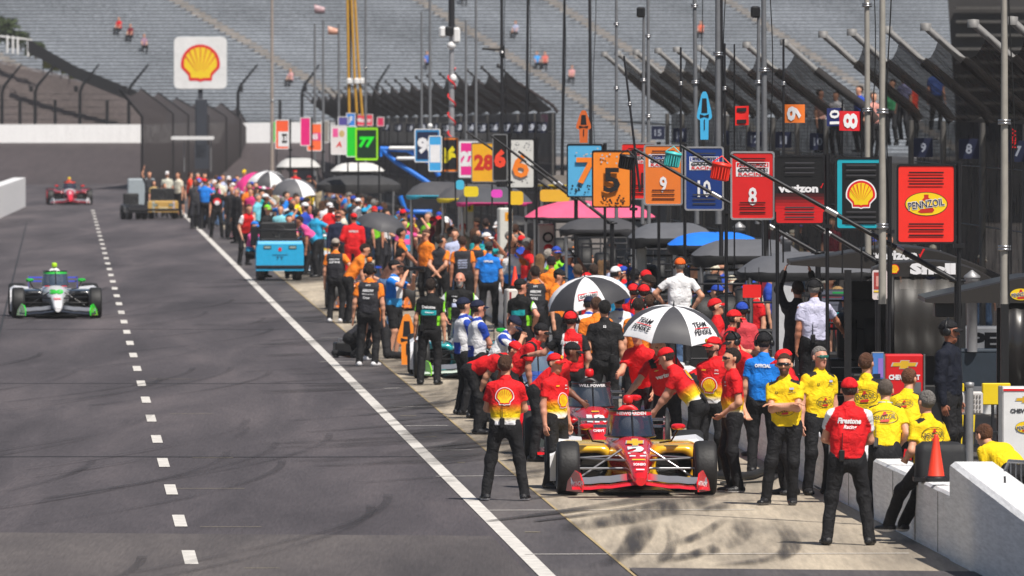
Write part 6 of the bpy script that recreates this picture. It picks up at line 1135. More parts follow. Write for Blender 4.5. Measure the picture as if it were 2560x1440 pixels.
# ---- tugs and cars
tug('bright sky blue tug with dark seat and headlights, facing the camera', (PX(700, 292), 292, 0), 3, (30, 164, 214), 1.22, 1.26, 'bars', [art_text('7 Y', .10, (20, 70, 100), (0, -.06), .04), art_rect(-.2, .02, .2, .035, (20, 80, 110)), art_poly(ell(.045, .05, 12, (0, .17)), 'red')])
tug('gold tug with pale lettering far up the pit lane', (PX(408, 432), 432, 0), 3, (188, 150, 80), 1.15, .72, None, [art_text('Jeep', .13, (214, 196, 150), (0, -.05), .05, 0, 1.6), art_rect(-.42, -.2, -.32, .2, (176, 176, 160)), art_rect(.36, -.1, .44, .2, (190, 176, 180))])
tug('small dark cart just left of the gold tug', (PX(346, 430), 430, 0), 12, (34, 34, 38), .75, .42, None)
r = thing('concrete_block', 'pale blue grey block at the left behind the gold tug', 'block', (PX(352, 470), 470, 0), 0); b = MB(); b.box((0, .5, .62), (1.1, 1.2, 1.24), bev=.05); b.build('block', mat('block_paint', (150, 160, 166), .6), r)
b2 = lambda n_, c='white': [art_text(n_, .085, c, (0, .545), .07, wmax=.22)]
race_car('red nosed car with yellow side pods and white 2, closest to the camera', *car_at(1591, 1238), nart=b2('2') + art_bow(.22, (0, .622)) + [art_rect(-.10, .47, .10, .482, 'white'), art_rect(-.08, .43, .08, .442, (230, 190, 40)), art_text('SONSIO', .028, 'white', (0, .385), .04, wmax=.15), art_rect(-.05, .32, .05, .332, 'white')], vtext='NEWGARDEN', platetext='HITACHI', susp=STEEL, podlip=(226, 176, 30), visor=(196, 20, 30))
race_car('all red car with white 12 directly behind the nearest car', *car_at(1491, 1150), pod='red', hoop='black', visor='black', vtext='WILL POWER', nart=[art_text('12', .09, 'white', (0, .545), .08, wmax=.25), art_text('verizon', .034, 'white', (0, .46), .05, wmax=.17), art_rect(-.05, .62, .05, .632, (220, 180, 40)), art_text('CHEVY', .03, 'white', (0, .40), .04, wmax=.15)], platetext='HITACHI', rear='red', plate='black', screen=(54, 62, 74))
race_car('blue and white screened car with red roll hoop behind the all red car', *car_at(1352, 1046), nose='royal', pod='white', wing='blue', plate='royal', mirror='red', visor='blue', hoop='red', cam='red', screen=(90, 110, 130), rear='red')
race_car('green and white car beside the black and lime crew', *car_at(1176, 946), nose='white', pod='white', podlip='teal', wing=(200, 214, 200), plate='lime', mirror='green', visor='black', hoop='royal', cam='red', rear='white', lower='green')
race_car('orange and blue car surrounded by the orange shirted crew', *car_at(930, 777), nose='orange', pod='royal', podlip='orange', wing='orange', plate='orange', mirror='black', visor='royal', hoop='black', cam='orange', rear='black')
race_car('white and teal car with yellow spot right of the blue tug', *car_at(812, 686), nose='white', pod='white', podlip='cyan', wing='white', plate='teal', mirror='teal', visor='teal', hoop='white', cam='teal', rear='white', accent='yellow')
race_car('black and red car with red wheel hub far up the row', *car_at(640, 598), nose='black', pod='black', podlip='red', wing='red', plate='red', mirror='red', visor='blue', hoop='black', cam='blue', rear='black')
race_car('white and green car driving alone in the left lane', *car_at(142, 795, 1.5), nose='white', pod='white', podlip=(40, 42, 46), wing=(40, 40, 44), plate=(30, 210, 50), mirror=(40, 180, 60), visor=(40, 176, 60), hoop='white', cam=(170, 220, 30), rear='white', lower='navy', rearw=(60, 70, 170), nart=[art_text('30', .09, (50, 190, 60), (0, .56), .08, 0, 1.4, wmax=.3), art_text('RAHAL', .035, 'red', (0, .42), .04, wmax=.16), art_rect(-.24, .655, .24, .67, 'red')], screen=(60, 74, 92))
race_car('red car driving in the far left lane ahead of the green one', *car_at(175, 512, 1.), nose=(220, 40, 60), pod='red', podlip='dred', wing='dred', plate='white', mirror='red', visor=(220, 70, 40), hoop='orangered', cam='yellow', rear=(206, 60, 70), accent='white', nart=[art_text('9', .12, 'white', (0, .5), .05)])

r = thing('step_platform', 'low dark step platform under the two men at the lettered roof', 'platform', (PX(2015, 161), 161, 0), 0); b = MB(); b.box((0, .0, .40), (1.5, .6, .06)); b.build('deck', DKP, r)
for sx in (-.68, .68): b = MB(); b.box((sx, 0, .185), (.06, .5, .37)); b.build('leg', DKP, r)

# dark tool carts with spare wheels, added to darken the area behind the wall
for i, (u, Y, w_) in enumerate(((1425, 244, 1.3), (1492, 231, 1.2), (1545, 222, 1.4), (1612, 214, 1.1), (1660, 206, 1.3), (1745, 196, 1.3), (1812, 190, 1.2), (1905, 182, 1.4), (1790, 176, .9), (2080, 166, 1.1), (2150, 162, .9))):
    r = thing('tool_cart', ['dark tool cart left of the wide elbowed man', 'dark tool cart under the flat grey canopy', 'dark tool cart by the man in navy', 'dark tool cart below the third grey canopy', 'dark tool cart behind the white shirt', 'dark tool cart below the bright blue canopy', 'dark tool cart below the second grey canopy', 'dark tool cart behind the red panel', 'narrow dark tool cart right of the orange capped man', 'dark tool cart before the pale screen', 'narrow dark tool cart left of the clear curtain'][i], 'tool cart', (PX(u, Y), Y, 0), .1 * (i % 3 - 1), 'dark tool carts added behind the pit wall')
    b = MB(); b.box((0, .3, .62), (w_, .6, .9), bev=.03); b.build('cabinet', BLK, r); b = MB()
    for z in (.35, .55, .75, .95): b.box((0, -.005, z), (w_ * .9, .012, .012))
    b.build('drawer_pull', STEEL, r); b = MB(); b.tube([(-w_ / 2, .1, 1.05), (-w_ / 2, .1, 1.9), (w_ / 2, .1, 1.9), (w_ / 2, .1, 1.05)], .025, 6); b.tube([(-w_ / 2, .1, 1.5), (w_ / 2, .1, 1.5)], .02, 6); b.build('rack', DKP, r)
    for x in (-w_ * .4, w_ * .4):
        b = MB(); b.lathe([(.02, -.03), (.09, -.03), (.1, 0), (.09, .03), (.02, .03)], 14, Ry(math.pi / 2), (x, .25, .1)); b.build('castor', RUB, r)
    for k in range(2): b = MB(); b.lathe([(.17, -.13), (.3, -.14), (.33, -.1), (.33, .1), (.3, .14), (.17, .13), (.17, -.13)], 22, Ry(math.pi / 2), (-w_ * .2 + k * w_ * .42, .32, 1.40)); b.build('spare_tyre', RUB, r)


YF = flat((226, 196, 20)); r = thing('yellow_cart', 'yellow framed cart between the electrical box and the wall', 'cart', (PX(2455, 136), 136, 0), .1)
b = MB(); 
for x0, x1 in ((-.34, -.22), (.0, .34)): b.box(((x0 + x1) / 2, 0, PZ(985, 136)), (x1 - x0, .08, .26), bev=.01)
b.build('panel', YF, r)
for x in (-.30, -.16, .3): b = MB(); b.tube([(x, 0, .1), (x + .06, 0, 1.2)], .03, 8); b.build('upright', YF, r)
for z in (.35, .5, .65, .8): b = MB(); b.box((.12, .06, z), (.5, .3, .03)); b.build('shelf', BLK, r)
r = thing('folded_cover', 'white folded cover with dark lettering lying beside the crowd barrier', 'cover', (PX(2455, 121.5), 121.5, .74), .1); b = MB(); b.loft([[(x, -.09, 0), (x, .12, .02), (x, .12, .10 + .04 * math.sin(x * 14)), (x, -.09, .07 + .03 * math.sin(x * 14))] for x in np.linspace(-.14, .16, 9)], True); c_ = b.build('cloth', flat('lilac'), r)
decal('lettering', [art_text('PENSKE', .05, 'black', (0, 0), .02, .2, wmax=.2)], flat_fn((0, -.1, .035), (1, 0, 0), (0, 0, 1), (0, -1, 0), .02), c_); b = MB(); b.box((.0, .02, -.37), (.3, .2, .72)); b.build('stand', BLK, r)
# ================= people =================
def C(label, u, v, yaw=180, wear='black', **k):
    return person(label, spot(u, v, k.get('hgt', 1.77), k.pop('z0', 0.)), yaw, wear, **k)
ORG, BLG = (226, 96, 30), (22, 22, 26)
SF = [(.21, 0, art_scallop(.20)), (.40, -.085, [art_rect(-.03, -.008, .03, .008, (230, 190, 40))]), (.40, .09, [art_text('PPG', .022, 'white', (0, 0), .03)]), (.36, .09, [art_rect(-.03, -.005, .03, .005, 'white')])]
# -- foreground crew
person('man seen from behind in red yellow shirt with scallop emblem, legs apart by lane line', foot(1263, 1252), 180, 'shell', art=SHELLB, hair='brown', arms=('front', 'front'), feet=((-.235, 0), (.235, -.05)), sole='white', radio=.03, hgt=1.74, fat=1.04)
person('red capped man with orange sunglasses beside the front wheel, arm hanging', (PX(1388, 139.9), 139.9, 0), 55, 'shell', cap='red', glasses=(235, 90, 30), artf=SF, capart=art_scallop(.05, (0, 0), False), skin=(196, 140, 118), fat=1.08, hgt=1.66)
person('red shirted man bent double towards the cars, back uppermost', foot(1205, 1086), 75, 'vred', lean=72, arms=('low', 'fwd'), cap='red', art=[(.33, [art_text('verizon', .06, 'white', (0, 0), .05, wmax=.26)])], neckband=None, hips=(0, .12, -.02))
person('black capped man in red shirt leaning over the bent mechanic, sunglasses', foot(1283, 1088), 72, 'vred', lean=40, nod=14, cap=BLG, glasses=BLG, arms=('low', 'hips'), drop=.04, skin=(190, 130, 108), art=[(.33, [art_text('verizon', .05, 'white', (0, 0), .05, wmax=.24)])])
person('black capped dark skinned man in red reaching across behind the sunglasses man', (PX(1345, 150), 150, 0), 78, 'red', lean=48, nod=10, cap=BLG, skin='skin3', arms=('low', 'fwd'))
C('man with red cap and ear protectors, red and black tyre shirt, yellow loop in hand', 1428, 779, 168, 'tyre2', cap='red', headset=True, art=[(.36, TYREB[0][1])], arms=('elbow', ((.45, -.12, -.22), (0, .4, -1))), skin=(196, 140, 118), fat=1.05, gloves=BLG)
C('dark haired man in plain black shirt, back turned, left of the big umbrella', 1513, 750, 184, 'black', hair=(26, 24, 24), arms=('hang', 'hang'), art=[(.45, [art_text('52', .035, 'white', (0, 0), .04)])], radio=-.1, fat=1.08, hgt=1.84)
per = person('red shirted man under the big umbrella stretching one arm to the windscreen', (PX(1668, 149), 149, 0), 0, 'vred', lean=24, tilt=16, hair='dbrown', arms=(((.42, -.42, -.12), (.2, .3, -1)), ((-.06, -.32, -.22), (.6, .2, -.8))), skin='skin', artf=[(.30, -.0, [art_text('verizon', .055, 'white', (0, 0), .05, wmax=.24)]), (.40, -.09, art_bow(.06)), (.40, .09, [art_text('IndyCar', .02, 'white', (0, 0), .03)])], nod=18)
person('red capped man in scallop emblem shirt leaning over the nearest windscreen', foot(1742, 1196), -104, 'shell', lean=36, nod=26, cap='red', art=[(.36, art_scallop(.17))], arms=(((-.04, -.56, -.20), (.3, .3, -1)), ((-.08, -.50, -.22), (.4, .3, -1))), glasses=None, hair='dbrown', radio=.1, skin=(196, 140, 118))
person('bearded red capped man facing camera with scallop emblem on his chest', spot(1782, 842), -22, 'shell', cap='red', beard=True, glasses=BLG, artf=SF, arms=('back', 'hang'), skin=(196, 140, 118), capart=art_scallop(.05, (0, 0), False), turn=0, look=-30)
person('short haired man in scallop shirt and sunglasses looking left, hand on hip', spot(1832, 868), -72, 'shell', hair=(40, 30, 26), glasses=BLG, arms=('back', ((-.12, -.14, -.42), (.8, .8, 0))), sole='white', artf=SF[1:], hgt=1.76)
person('official in bright blue shirt, back turned, right of the red crew', spot(1906, 838), 172, 'blue', cap=BLG, headset=True, art=[(.41, OFFB[0][1])], arms=('front', 'hang'), radio=-.12, hgt=1.8)
OVF = [(.16, 0, art_oval(.24, False)), (.37, -.09, [art_text('12', .03, 'black', (0, 0), .04)]), (.37, .09, [art_text('verizon', .02, 'dgrey', (0, 0), .03)]), (.41, .09, [art_rect(-.025, -.012, .025, .012, 'lilac')])]
person('bearded man in yellow shirt and dark sunglasses with arms crossed', foot(1966, 1263), -12, 'pennzoil', glasses=BLG, beard=True, hair='brown', arms=('crossed', 'crossed'), artf=OVF, feet=((-.24, -.05), (.06, .02)), sole='grey', hgt=1.79, collar='yellow')
person('grey haired man in yellow shirt and green sunglasses behind the bearded one', foot(2046, 1238), 28, 'pennzoil', glasses=(30, 96, 84), hair='greyhair', arms=('hang', 'hang'), artf=OVF, fat=1.1, hgt=1.8, skin=(200, 146, 124))
person('man in red and white tyre shirt and red cap seen from behind, legs apart', foot(2119, 1363), 180, 'tyre', cap='red', art=TYREB, arms=('front', 'front'), feet=((-.23, .0), (.22, 0)), radio=.07, hgt=1.80, fat=1.1, sole=None, hair=(60, 44, 36))
person('brown haired man in yellow shirt, standing tallest behind the cabinet group', spot(2166, 882), 172, 'pennzoil', art=[(.30, OVALB[0][1])], hair=(96, 62, 44), arms=('front', 'front'))
person('grey brown haired man in yellow oval shirt with radio on his belt', (PX(2212, 130), 130, 0), 176, 'pennzoil', art=OVALB, hair=(104, 92, 84), lean=24, drop=.13, arms=('elbow', 'elbow'), radio=.1, neckband=(170, 200, 220), nod=8)
person('reddish haired man in yellow shirt half hidden behind the radio man', (PX(2262, 134), 134, 0), 165, 'pennzoil', art=[(.33, art_oval(.22, False))], hair=(110, 70, 48), lean=24, drop=.10, arms=('front', 'front'))
person('cropped grey haired man in yellow shirt sitting on the pit wall, legs stretched', (PX(2322, 123.2), 123.2, 0), -146, 'pennzoil', art=[(.33, OVALB[0][1])], hair=(120, 116, 112), drop=.13, lean=6, arms=('elbow', 'elbow'), feet=((-.1, -.72), (.12, -.60, .1)), sole='white', hgt=1.78)
person('man in dark navy jacket and black headset cap standing high in profile on the wall', (PX(2372, 124), 124, .69), 72, (14, 19, 34), cap=BLG, headset='mic', sleevelen=2, arms=('hang', 'hang'), hgt=1.70, fat=1.3, skin=(150, 96, 74))
person('man in red and yellow shirt sitting behind the clear curtain', (PX(2335, 155.2), 155.2, .35), -60, 'red', cap=(190, 60, 40), drop=.2, arms=('low', 'low'), collar='yellow')
C('grey haired man in pale shirt bending at the keyboard, back turned', 2038, 700, 186, (196, 196, 222), cap=BLG, headset=True, z0=.46, arms=(((.28, -.3, -.36), (.3, .6, -.8)), 'hang'), radio=.06, fat=1.12, skin='skin2', hair='greyhair')
C('man in black holding the roof edge with both hands above his head', 1992, 702, 190, (24, 24, 26), z0=.43, arms=('up', 'up'), hair=(60, 42, 34), sleevelen=2, skin=(190, 130, 108))
person('man in yellow shirt stooping low behind the crowd barrier', (PX(2538, 124), 124, 0), -150, 'pennzoil', lean=62, drop=.2, hair=(96, 60, 40), arms=('low', 'low'))
# -- red crew behind the umbrella
C('red capped man with white visor strap looking up to the right', 1792, 746, 100, 'red', cap='red', nod=-12, glasses=(220, 220, 220), arms=('hang', 'fwd')); C('bearded red capped man just below the one looking up', 1808, 772, 92, 'vred', cap='red', beard=True, arms=('low', 'fwd'), lean=14); C('blue capped man in faded red shirt, one arm out to the left', 1856, 756, 180, (206, 64, 74), cap='royal', arms=('hang', ((.45, -.05, -.15), (0, .3, -1))), headset=True)
person('black capped man with reddish hair leaning behind the official', (PX(1893, 152), 152, 0), -60, 'red', cap=BLG, headset=True, hair=(110, 66, 44), lean=34, arms=('low', 'low')); person('man in wide red shirt bent over with a white letter on his back', (PX(1738, 156), 156, 0), 112, 'red', lean=60, drop=.02, art=[(.32, [art_text('V', .14, 'white', (0, 0), .08)])], arms=('low', 'low'), cap='red')
C('red capped man looking down between the official and the bearded yellow man', 1968, 872, -70, 'red', cap='red', nod=20); C('red capped man with ear protectors beside the orange headphones man', 1610, 712, 190, 'vred', cap='red', headset=True, art=[(.36, words(('Firestone',), .05))]); C('red capped man partly hidden at the umbrella edge', 1582, 710, 150, 'red', cap='red', headset=True)
C('dark haired man with black ear cups in amber shirt', 1597, 744, 186, 'orange', headset=True, hair='dbrown', art=[(.34, [art_ring(ell(.06, .06, 16), ell(.04, .04, 16), 'white')])], neckband=(90, 80, 180)); C('man with orange ear cups raising a black glove', 1628, 736, 120, 'vred', headset=True, hair='brown', gloves=BLG, arms=('hang', ((.02, -.42, .14), (.3, .2, -1))), glasses=BLG)
person('orange capped man in white shirt standing on the pit wall, back turned', (PX(1699, 173.8), 173.8, .69), 184, 'white', hgt=1.64, cap=ORG, headset=True, arms=('hips', ((.05, -.14, -.36), (1, .3, 0))), fat=1.15, hair='greyhair'); person('red shirted helper whose arm passes under the umbrella at left', (PX(1610, 153), 153, 0), -30, 'red', lean=20, arms=('fwd', 'hang'), cap='red')
C('man in amber shirt with white ring emblem below the lettered umbrella', 1490, 742, 182, 'orange', art=[(.32, [art_ring(ell(.06, .06, 16), ell(.04, .04, 16), 'white'), art_text('D', .09, 'white', (.14, 0), .06)])], hair='brown', fat=1.15); person('man in white and blue shirt right of the plain black one', (PX(1552, 178), 178, 0), 186, 'wb', lean=22, hair='dbrown', art=[(.36, [art_text('HPD', .03, 'royal', (0, 0), .04)])]); person('man in white and blue shirt left of the plain black one', (PX(1466, 176), 176, 0), 170, 'wb', lean=28, cap='navy')
# -- lime and black, white and blue crews
DB = [(.345, [art_text('Deloitte', .05, 'white', (0, 0), .05, wmax=.23)]), (.255, [art_text('hitecag', .03, 'white', (.02, 0), .04, wmax=.15)])]
C('man in black shirt with lime sleeves and white lettering, back turned beside big tyre', 1074, 696, 172, 'delo', art=DB, headset=True, hair='dbrown', arms=('hang', 'hang'), feet=((-.13, 0), (.15, 0)), fat=1.05, radio=.1); C('smiling bald man in black and lime shirt facing camera', 1148, 680, 4, 'delo_f', head='bald', beard=True, hair='greyhair', artf=[(.33, 0, [art_text('Deloitte', .05, 'white', (0, 0), .05, wmax=.22)]), (.40, -.09, [art_text('HONDA', .02, 'white', (0, 0), .03)])], arms=('hips', 'hips'), fat=1.15, skin=(206, 140, 116))
C('black capped man in black and lime shirt standing sideways by the white tank', 1304, 697, 150, 'delo', cap=BLG, arms=('hips', 'hang'), look=-40, skin=(206, 140, 116)); 
C('navy capped man in white and blue shirt, nearest of the pair, facing right', 1193, 750, 118, 'wb', cap='navy', art=[(.1, [art_text('HRC', .04, 'white', (0, 0), .04)])], glasses=BLG, arms=('crossed', 'front'), skin=(206, 140, 116)); C('navy capped man in white and blue shirt, further left of the pair', 1158, 744, 110, 'wb', cap='navy', arms=('front', 'hang')); person('navy capped man bending down with hand at his chin beside the pair', (PX(1232, 168), 168, 0), 80, 'wb', cap='navy', lean=24, nod=40, drop=.12, arms=('phone', 'phone'), glasses=(170, 170, 176))
# -- orange crew
AB = lambda a='ARROW', b_='Crow': [(.36, [art_text('NTT', .03, 'white', (0, .09), .03), art_text(a, .05, 'white', (0, 0), .05, wmax=.2), art_text('McLaren', .03, 'lgrey', (0, -.06), .02, wmax=.2), art_text(b_, .045, 'white', (-.02, -.125), .02, wmax=.12)])]
person('man in dark vest with orange sleeves and black headset alone on the lane line', foot(921, 916), 166, 'arrow', headset=True, hair='dbrown', art=AB(), feet=((-.12, 0), (.16, -.02)), shoes='white', hgt=1.82, fat=1.12)
P_ = C('photographer in blue and white bib raising a long lens camera', 985, 650, 68, 'photo', cap=BLG, shorts=True, arms=(((-.1, -.26, .12), (.7, -.2, -.7)), ((-.12, -.36, .04), (.7, -.2, -.7))), hgt=1.8)
P2_ = C('grey capped man in quilted dark vest by the orange car', 840, 596, 160, 'arrow', cap=(160, 150, 140), art=[(.38, words(('ARROW', 'SPM'), .04))], arms=('hips', 'hang'), shoes='white', fat=1.1)
person('kneeling mechanic in orange and navy with black gloves behind the photographer', (PX(955, 206), 206, 0), -60, 'arrow', drop=.42, lean=30, kneel=True, feet=((-.1, -.25), (.15, .35)), arms=('low', 'low'), gloves=BLG, shoes='white'); person('crouching photographer in dark clothes low on the lane line', (PX(880, 208), 208, 0), 80, (50, 50, 56), drop=.55, lean=55, kneel=True, feet=((-.1, -.1), (.12, .3)), cap=BLG, arms=('low', 'phone'))
C('man in orange shirt with hand raised to his cap, facing left', 1066, 573, -50, 'orange', cap=(90, 60, 50), arms=('hang', 'hang'), fat=1.08); C('man in orange and grey shirt with hands clasped behind him', 1100, 588, 150, 'vest', arms=('back', 'back'), headset=True, look=-60, shorts=False); C('black haired man in dark vest and orange sleeves facing right by the umbrella', 1002, 570, 100, 'arrow', hair=(20, 18, 18), arms=('low', 'low'), skin='skin2'); C('dark haired man stooping before the black umbrella in jeans', 965, 604, 130, (90, 60, 50), legs='jean', lean=40, arms=('low', 'low'), hair=(24, 20, 20), skin='skin2')
C('man in orange leaning over the orange car left of the black umbrella', 872, 598, 100, 'orange', lean=32, arms=('low', 'fwd'), hair='dbrown'); C('man in dark vest with white block lettering, left of the blue official', 1158, 590, 176, 'arrow', art=[(.30, words(('ARROW', 'McLAREN', 'NTT DATA', 'CHEVROLET'), .035, 'lilac', .2))], hair=(70, 48, 38), skin='skin2', fat=1.12); C('man in dark vest with orange ear cups behind the lettered one', 1192, 588, 170, 'arrow', headset=True, hair=(30, 24, 22)); C('clean shaven man facing camera between the orange shirts', 1136, 572, 10, 'lilac', hair='brown')
C('broad official in bright blue shirt with long grey under sleeves', 1222, 604, 178, 'blue', art=[(.415, OFFB[0][1])], fat=1.2, hair=(40, 36, 34), cap=(60, 56, 54)); C('photographer in pale grey bib and white sleeves taking a picture', 1281, 606, 170, 'bib', head='curly', hair=(100, 62, 40), arms=('phone', 'phone'), art=[(.3, [art_text('20', .10, (90, 150, 200), (0, 0), .05), art_text('PHOTO', .05, 'cyan', (0, -.13), .04)])])
C('long brown haired woman in front of the grey haired man', 1347, 634, 182, (60, 50, 46), head='long', hair=(130, 96, 62), hgt=1.7); C('woman with long auburn hair beneath the pink canopy', 1330, 600, 170, (150, 80, 30), head='long', hair=(90, 50, 26), hgt=1.7); C('flushed grey haired man beside the long haired woman', 1372, 622, 150, 'lilac', hair=(176, 168, 160), skin=(216, 130, 116)); C('man in dark vest with white letters and dark hair, back turned near the cone', 1336, 664, 182, 'arrow', art=AB('ARROW', 'BITNILE'), hair='dbrown', arms=('phone', 'hang'), fat=1.1)
C('black capped man in orange shirt with light blue strap', 1381, 640, 172, 'orange', cap=BLG, arms=('hang', 'hang')); C('black and cyan capped young man in orange shirt looking down right', 1391, 672, 70, 'orange', cap=BLG, nod=20); C('bald man bowing his head beside the lettered umbrella', 1428, 686, 110, 'char', head='bald', nod=40, lean=12, skin=(200, 130, 112)); C('wide man in dark vest with elbows out and black headset cap', 1441, 583, 182, 'arrow', cap=BLG, headset=True, arms=('hips', 'hips'), fat=1.22, art=[(.42, words(('SMART',), .03))])
C('man with short ash brown hair behind the umbrella', 1442, 660, 190, 'char', hair=(96, 80, 66)); C('man with thick brown hair and orange collar behind the umbrella', 1482, 660, 182, 'arrow', hair=(64, 46, 36)); C('red capped helper left of the thick haired man', 1468, 682, 170, 'red', cap='red'); C('woman with dark cap and long light brown hair', 1506, 645, 176, 'char', cap=(56, 56, 60), head='long', hair=(130, 96, 62), hgt=1.72); C('black capped man in orange shirt standing sideways by the white case', 1563, 648, 160, 'vest', cap=BLG, headset=True, look=-50)
C('man in black cap with white patch under the grey canopies', 1528, 600, -70, 'navy', cap=BLG, skin='skin2'); C('man in orange with ear cups under the flat dark umbrella', 1290, 560, 150, 'orange', headset=True, hair=(70, 44, 30), arms=('phone', 'low')); C('white capped man in bright red shirt looking left', 1247, 553, -70, 'red', cap='white', glasses=BLG, nod=10); C('man in navy polo beyond the yellow shirt', 1216, 546, 176, 'navy', hair=(60, 44, 40)); C('man in yellow shirt with red shoulders, back turned', 1185, 545, 178, 'yellow', hair=(50, 36, 30), fat=1.15, collar='red')
C('pink red capped man looking right in front of the grey shirt', 1092, 554, 70, 'dgrey', cap=(226, 60, 90)); C('large man in pale grey shirt reaching up, back turned', 1106, 518, 182, (150, 150, 176), hair='brown', fat=1.2, arms=('hang', 'hang'))
# -- around the blue tug
C('man all in bright red with red cap, back turned near the black umbrella', 882, 533, 176, 'red', legs='red', cap='red', art=[(.36, words(('ANDRETTI',), .05))], fat=1.2, sleevelen=2, arms=('hang', 'elbow')); C('stern man in navy suit and sunglasses', 845, 529, 10, 'navy', glasses=BLG, sleevelen=2, hair=(60, 40, 34), skin=(180, 110, 92), neckband=(210, 60, 110), fat=1.1); person('man in pink and cyan shirt leaning on the blue tug', (PX(790, 297), 297, 0), -80, 'pink', lean=42, arms=('fwd', 'low'), hair='dbrown', skin='skin2')
person('pink shirted man sitting behind the blue tug wheel', (PX(722, 294.5), 294.5, .02), 10, 'pink', drop=.12, arms=('fwd', 'fwd'), hair='dbrown', feet=((-.1, -.4), (.1, -.4))); person('pink shirted driver perched on the left side of the blue tug', (PX(628, 294), 294, .05), 60, 'pink', drop=.3, lean=10, feet=((-.12, -.45), (.12, -.4)), arms=('low', 'hang'), hair='dbrown', cap='blue')
C('bearded man in navy shirt with cyan shoulders, back turned by the tug', 728, 508, 168, 'alp', art=[(.28, words(('BWT', 'ALPINE', '66'), .05))], beard=True, hair='dbrown', arms=('hang', 'low')); C('man in plain cyan shirt with arm out beside the jeans man', 792, 522, 150, 'cyan', arms=('side', 'hang'), hair='dbrown', skin='skin2'); C('man in white top and blue jeans behind the cyan shirt', 815, 500, 178, 'white', legs='jean', hair='brown'); person('cyan hatted man bending at the blue tug', (PX(762, 301), 301, 0), 120, 'cyan', cap='blue', lean=34); C('cyan and navy shirted man right of the red capped one', 912, 520, 170, 'alp', hair='dbrown', cap='cyan')
C('woman in pink and cyan shirt pointing right behind the black umbrella', 1010, 548, 20, 'pink', arms=('hang', ((.55, -.1, -.05), (0, .4, -1))), hair='dbrown', hgt=1.7)
# -- far crowd singled out
C('man in black shirt with red and white chest emblem, legs apart', 543, 461, 0, 'black', cap=(120, 120, 116), artf=[(.26, 0, [art_fan(ell(.13, .11, 16), 'red'), art_fan(ell(.08, .08, 16, (0, -.05)), 'white')])], arms=('hang', 'hips'), feet=((-.2, 0), (.16, 0))); C('pair man in plain black clothes beside the emblem shirt', 580, 464, 20, (28, 26, 30), hair='greyhair', sleevelen=2); C('second man in plain black clothes turned to the first', 592, 470, -60, (30, 28, 32), hair='greyhair', sleevelen=2)
C('man in red shirt with white sleeves left of the cyan shirt', 624, 455, -20, 'whitered', hair='dbrown', skin='skin2', legs=(40, 30, 40)); C('grey haired man in light cyan shirt looking right', 645, 484, 60, (110, 190, 210), hair='greyhair', arms=('hang', 'hang')); C('man in orange red shirt and black trousers near the gold tug', 475, 430, 100, 'orangered', hair=(60, 30, 24), fat=1.15); C('person in bright red hooded top beyond the grey umbrella', 738, 424, 178, 'red', cap='red')
for lb, u, v, wr, kw in (('woman in tan top standing behind the gold tug, left of the two', 385, 452, 'tan', dict(head='long', hair='dbrown')), ('woman in tan top with phone behind the gold tug, right of the two', 412, 458, 'tan', dict(head='long', hair='dbrown', arms=('phone', 'phone'))), ('person in dark top raising an arm at the left end of the far crowd', 374, 428, 'dgrey', dict(arms=('up', 'hang'))), ('person in cream shirt left of the red orange shirt', 446, 430, 'cream', {}), ('tall person in cream shirt over the gold tug', 418, 428, (200, 200, 186), dict(cap='white')), ('person in black beside the gold tug with bare legs', 452, 446, 'black', dict(shorts=True)), ('person in cream shirt right of the red orange shirt', 494, 432, 'cream', dict(hair='greyhair')), ('person in pale blue and white striped shirt', 512, 432, (170, 190, 230), dict(hair='dbrown')), ('person in bright blue beside the pale striped shirt', 498, 446, 'blue', dict(cap='blue')), ('person in coral red top squatting in the far row', 520, 446, (226, 90, 70), dict(drop=.2, head='short')), ('person in lilac shirt in the far row', 556, 436, 'lilac', {}), ('person in white cap and lilac shirt near the black pair', 572, 440, 'white', dict(cap='white')), ('person in dark blue shirt before the pink umbrella', 592, 438, 'royal', {}), ('person in maroon top beside the pink umbrella', 612, 440, 'maroon', {}), ('person in white with yellow cap above the pink umbrella', 612, 424, 'white', dict(cap='yellow')), ('person in magenta below the pink umbrella', 628, 470, (214, 50, 120), {}), ('woman with brown hair and bare arms by the grey umbrella', 668, 472, 'red', dict(head='long', hair='dbrown')), ('person in lime green by the blue tug seat', 668, 512, 'black', dict(cap='lime')), ('person in pale turquoise shirt under the grey umbrella', 700, 512, (130, 200, 214), {}), ('person in white and red standing by the wheel with red hub', 610, 505, 'whitered', dict(lean=24))):
    kw.setdefault('hair', 'brown')
    if 'gold tug' in lb and u < 460: Yp = 437 if 'woman' in lb else 442; person(lb, (PX(u, Yp), Yp, 0), RNG.uniform(-30, 30), wr, hgt=HC - (v - HY) / F * Yp, **kw)
    else: C(lb, u, v, RNG.uniform(-60, 60), wr, **kw)
# -- the mixed far crowd, each combination once
shirts = [('white', 'white'), ('red', 'red'), ('navy', 'navy'), ('black', 'black'), ('blue', 'blue'), ('pale grey', 'lgrey'), ('teal', 'teal'), ('lime green', 'lime'), ('pink', 'pink'), ('khaki', 'khaki'), ('maroon', 'maroon'), ('lilac', 'lilac'), ('cream', 'cream'), ('orange', 'orange'), ('sky blue', 'cyan'), ('dark grey', 'dgrey'), ('royal blue', 'royal'), ('yellow', 'yellow')]
heads = [('a red cap', dict(cap='red')), ('a white cap', dict(cap='white')), ('short dark hair', dict(hair='dbrown')), ('long brown hair', dict(head='long', hair='brown')), ('a black cap', dict(cap=BLG)), ('grey hair', dict(hair='greyhair')), ('a blue cap', dict(cap='royal')), ('curly dark hair', dict(head='curly', hair='dbrown'))]
combos = [(s_, h_) for s_ in shirts for h_ in heads]; random.Random(11).shuffle(combos); q = random.Random(5)
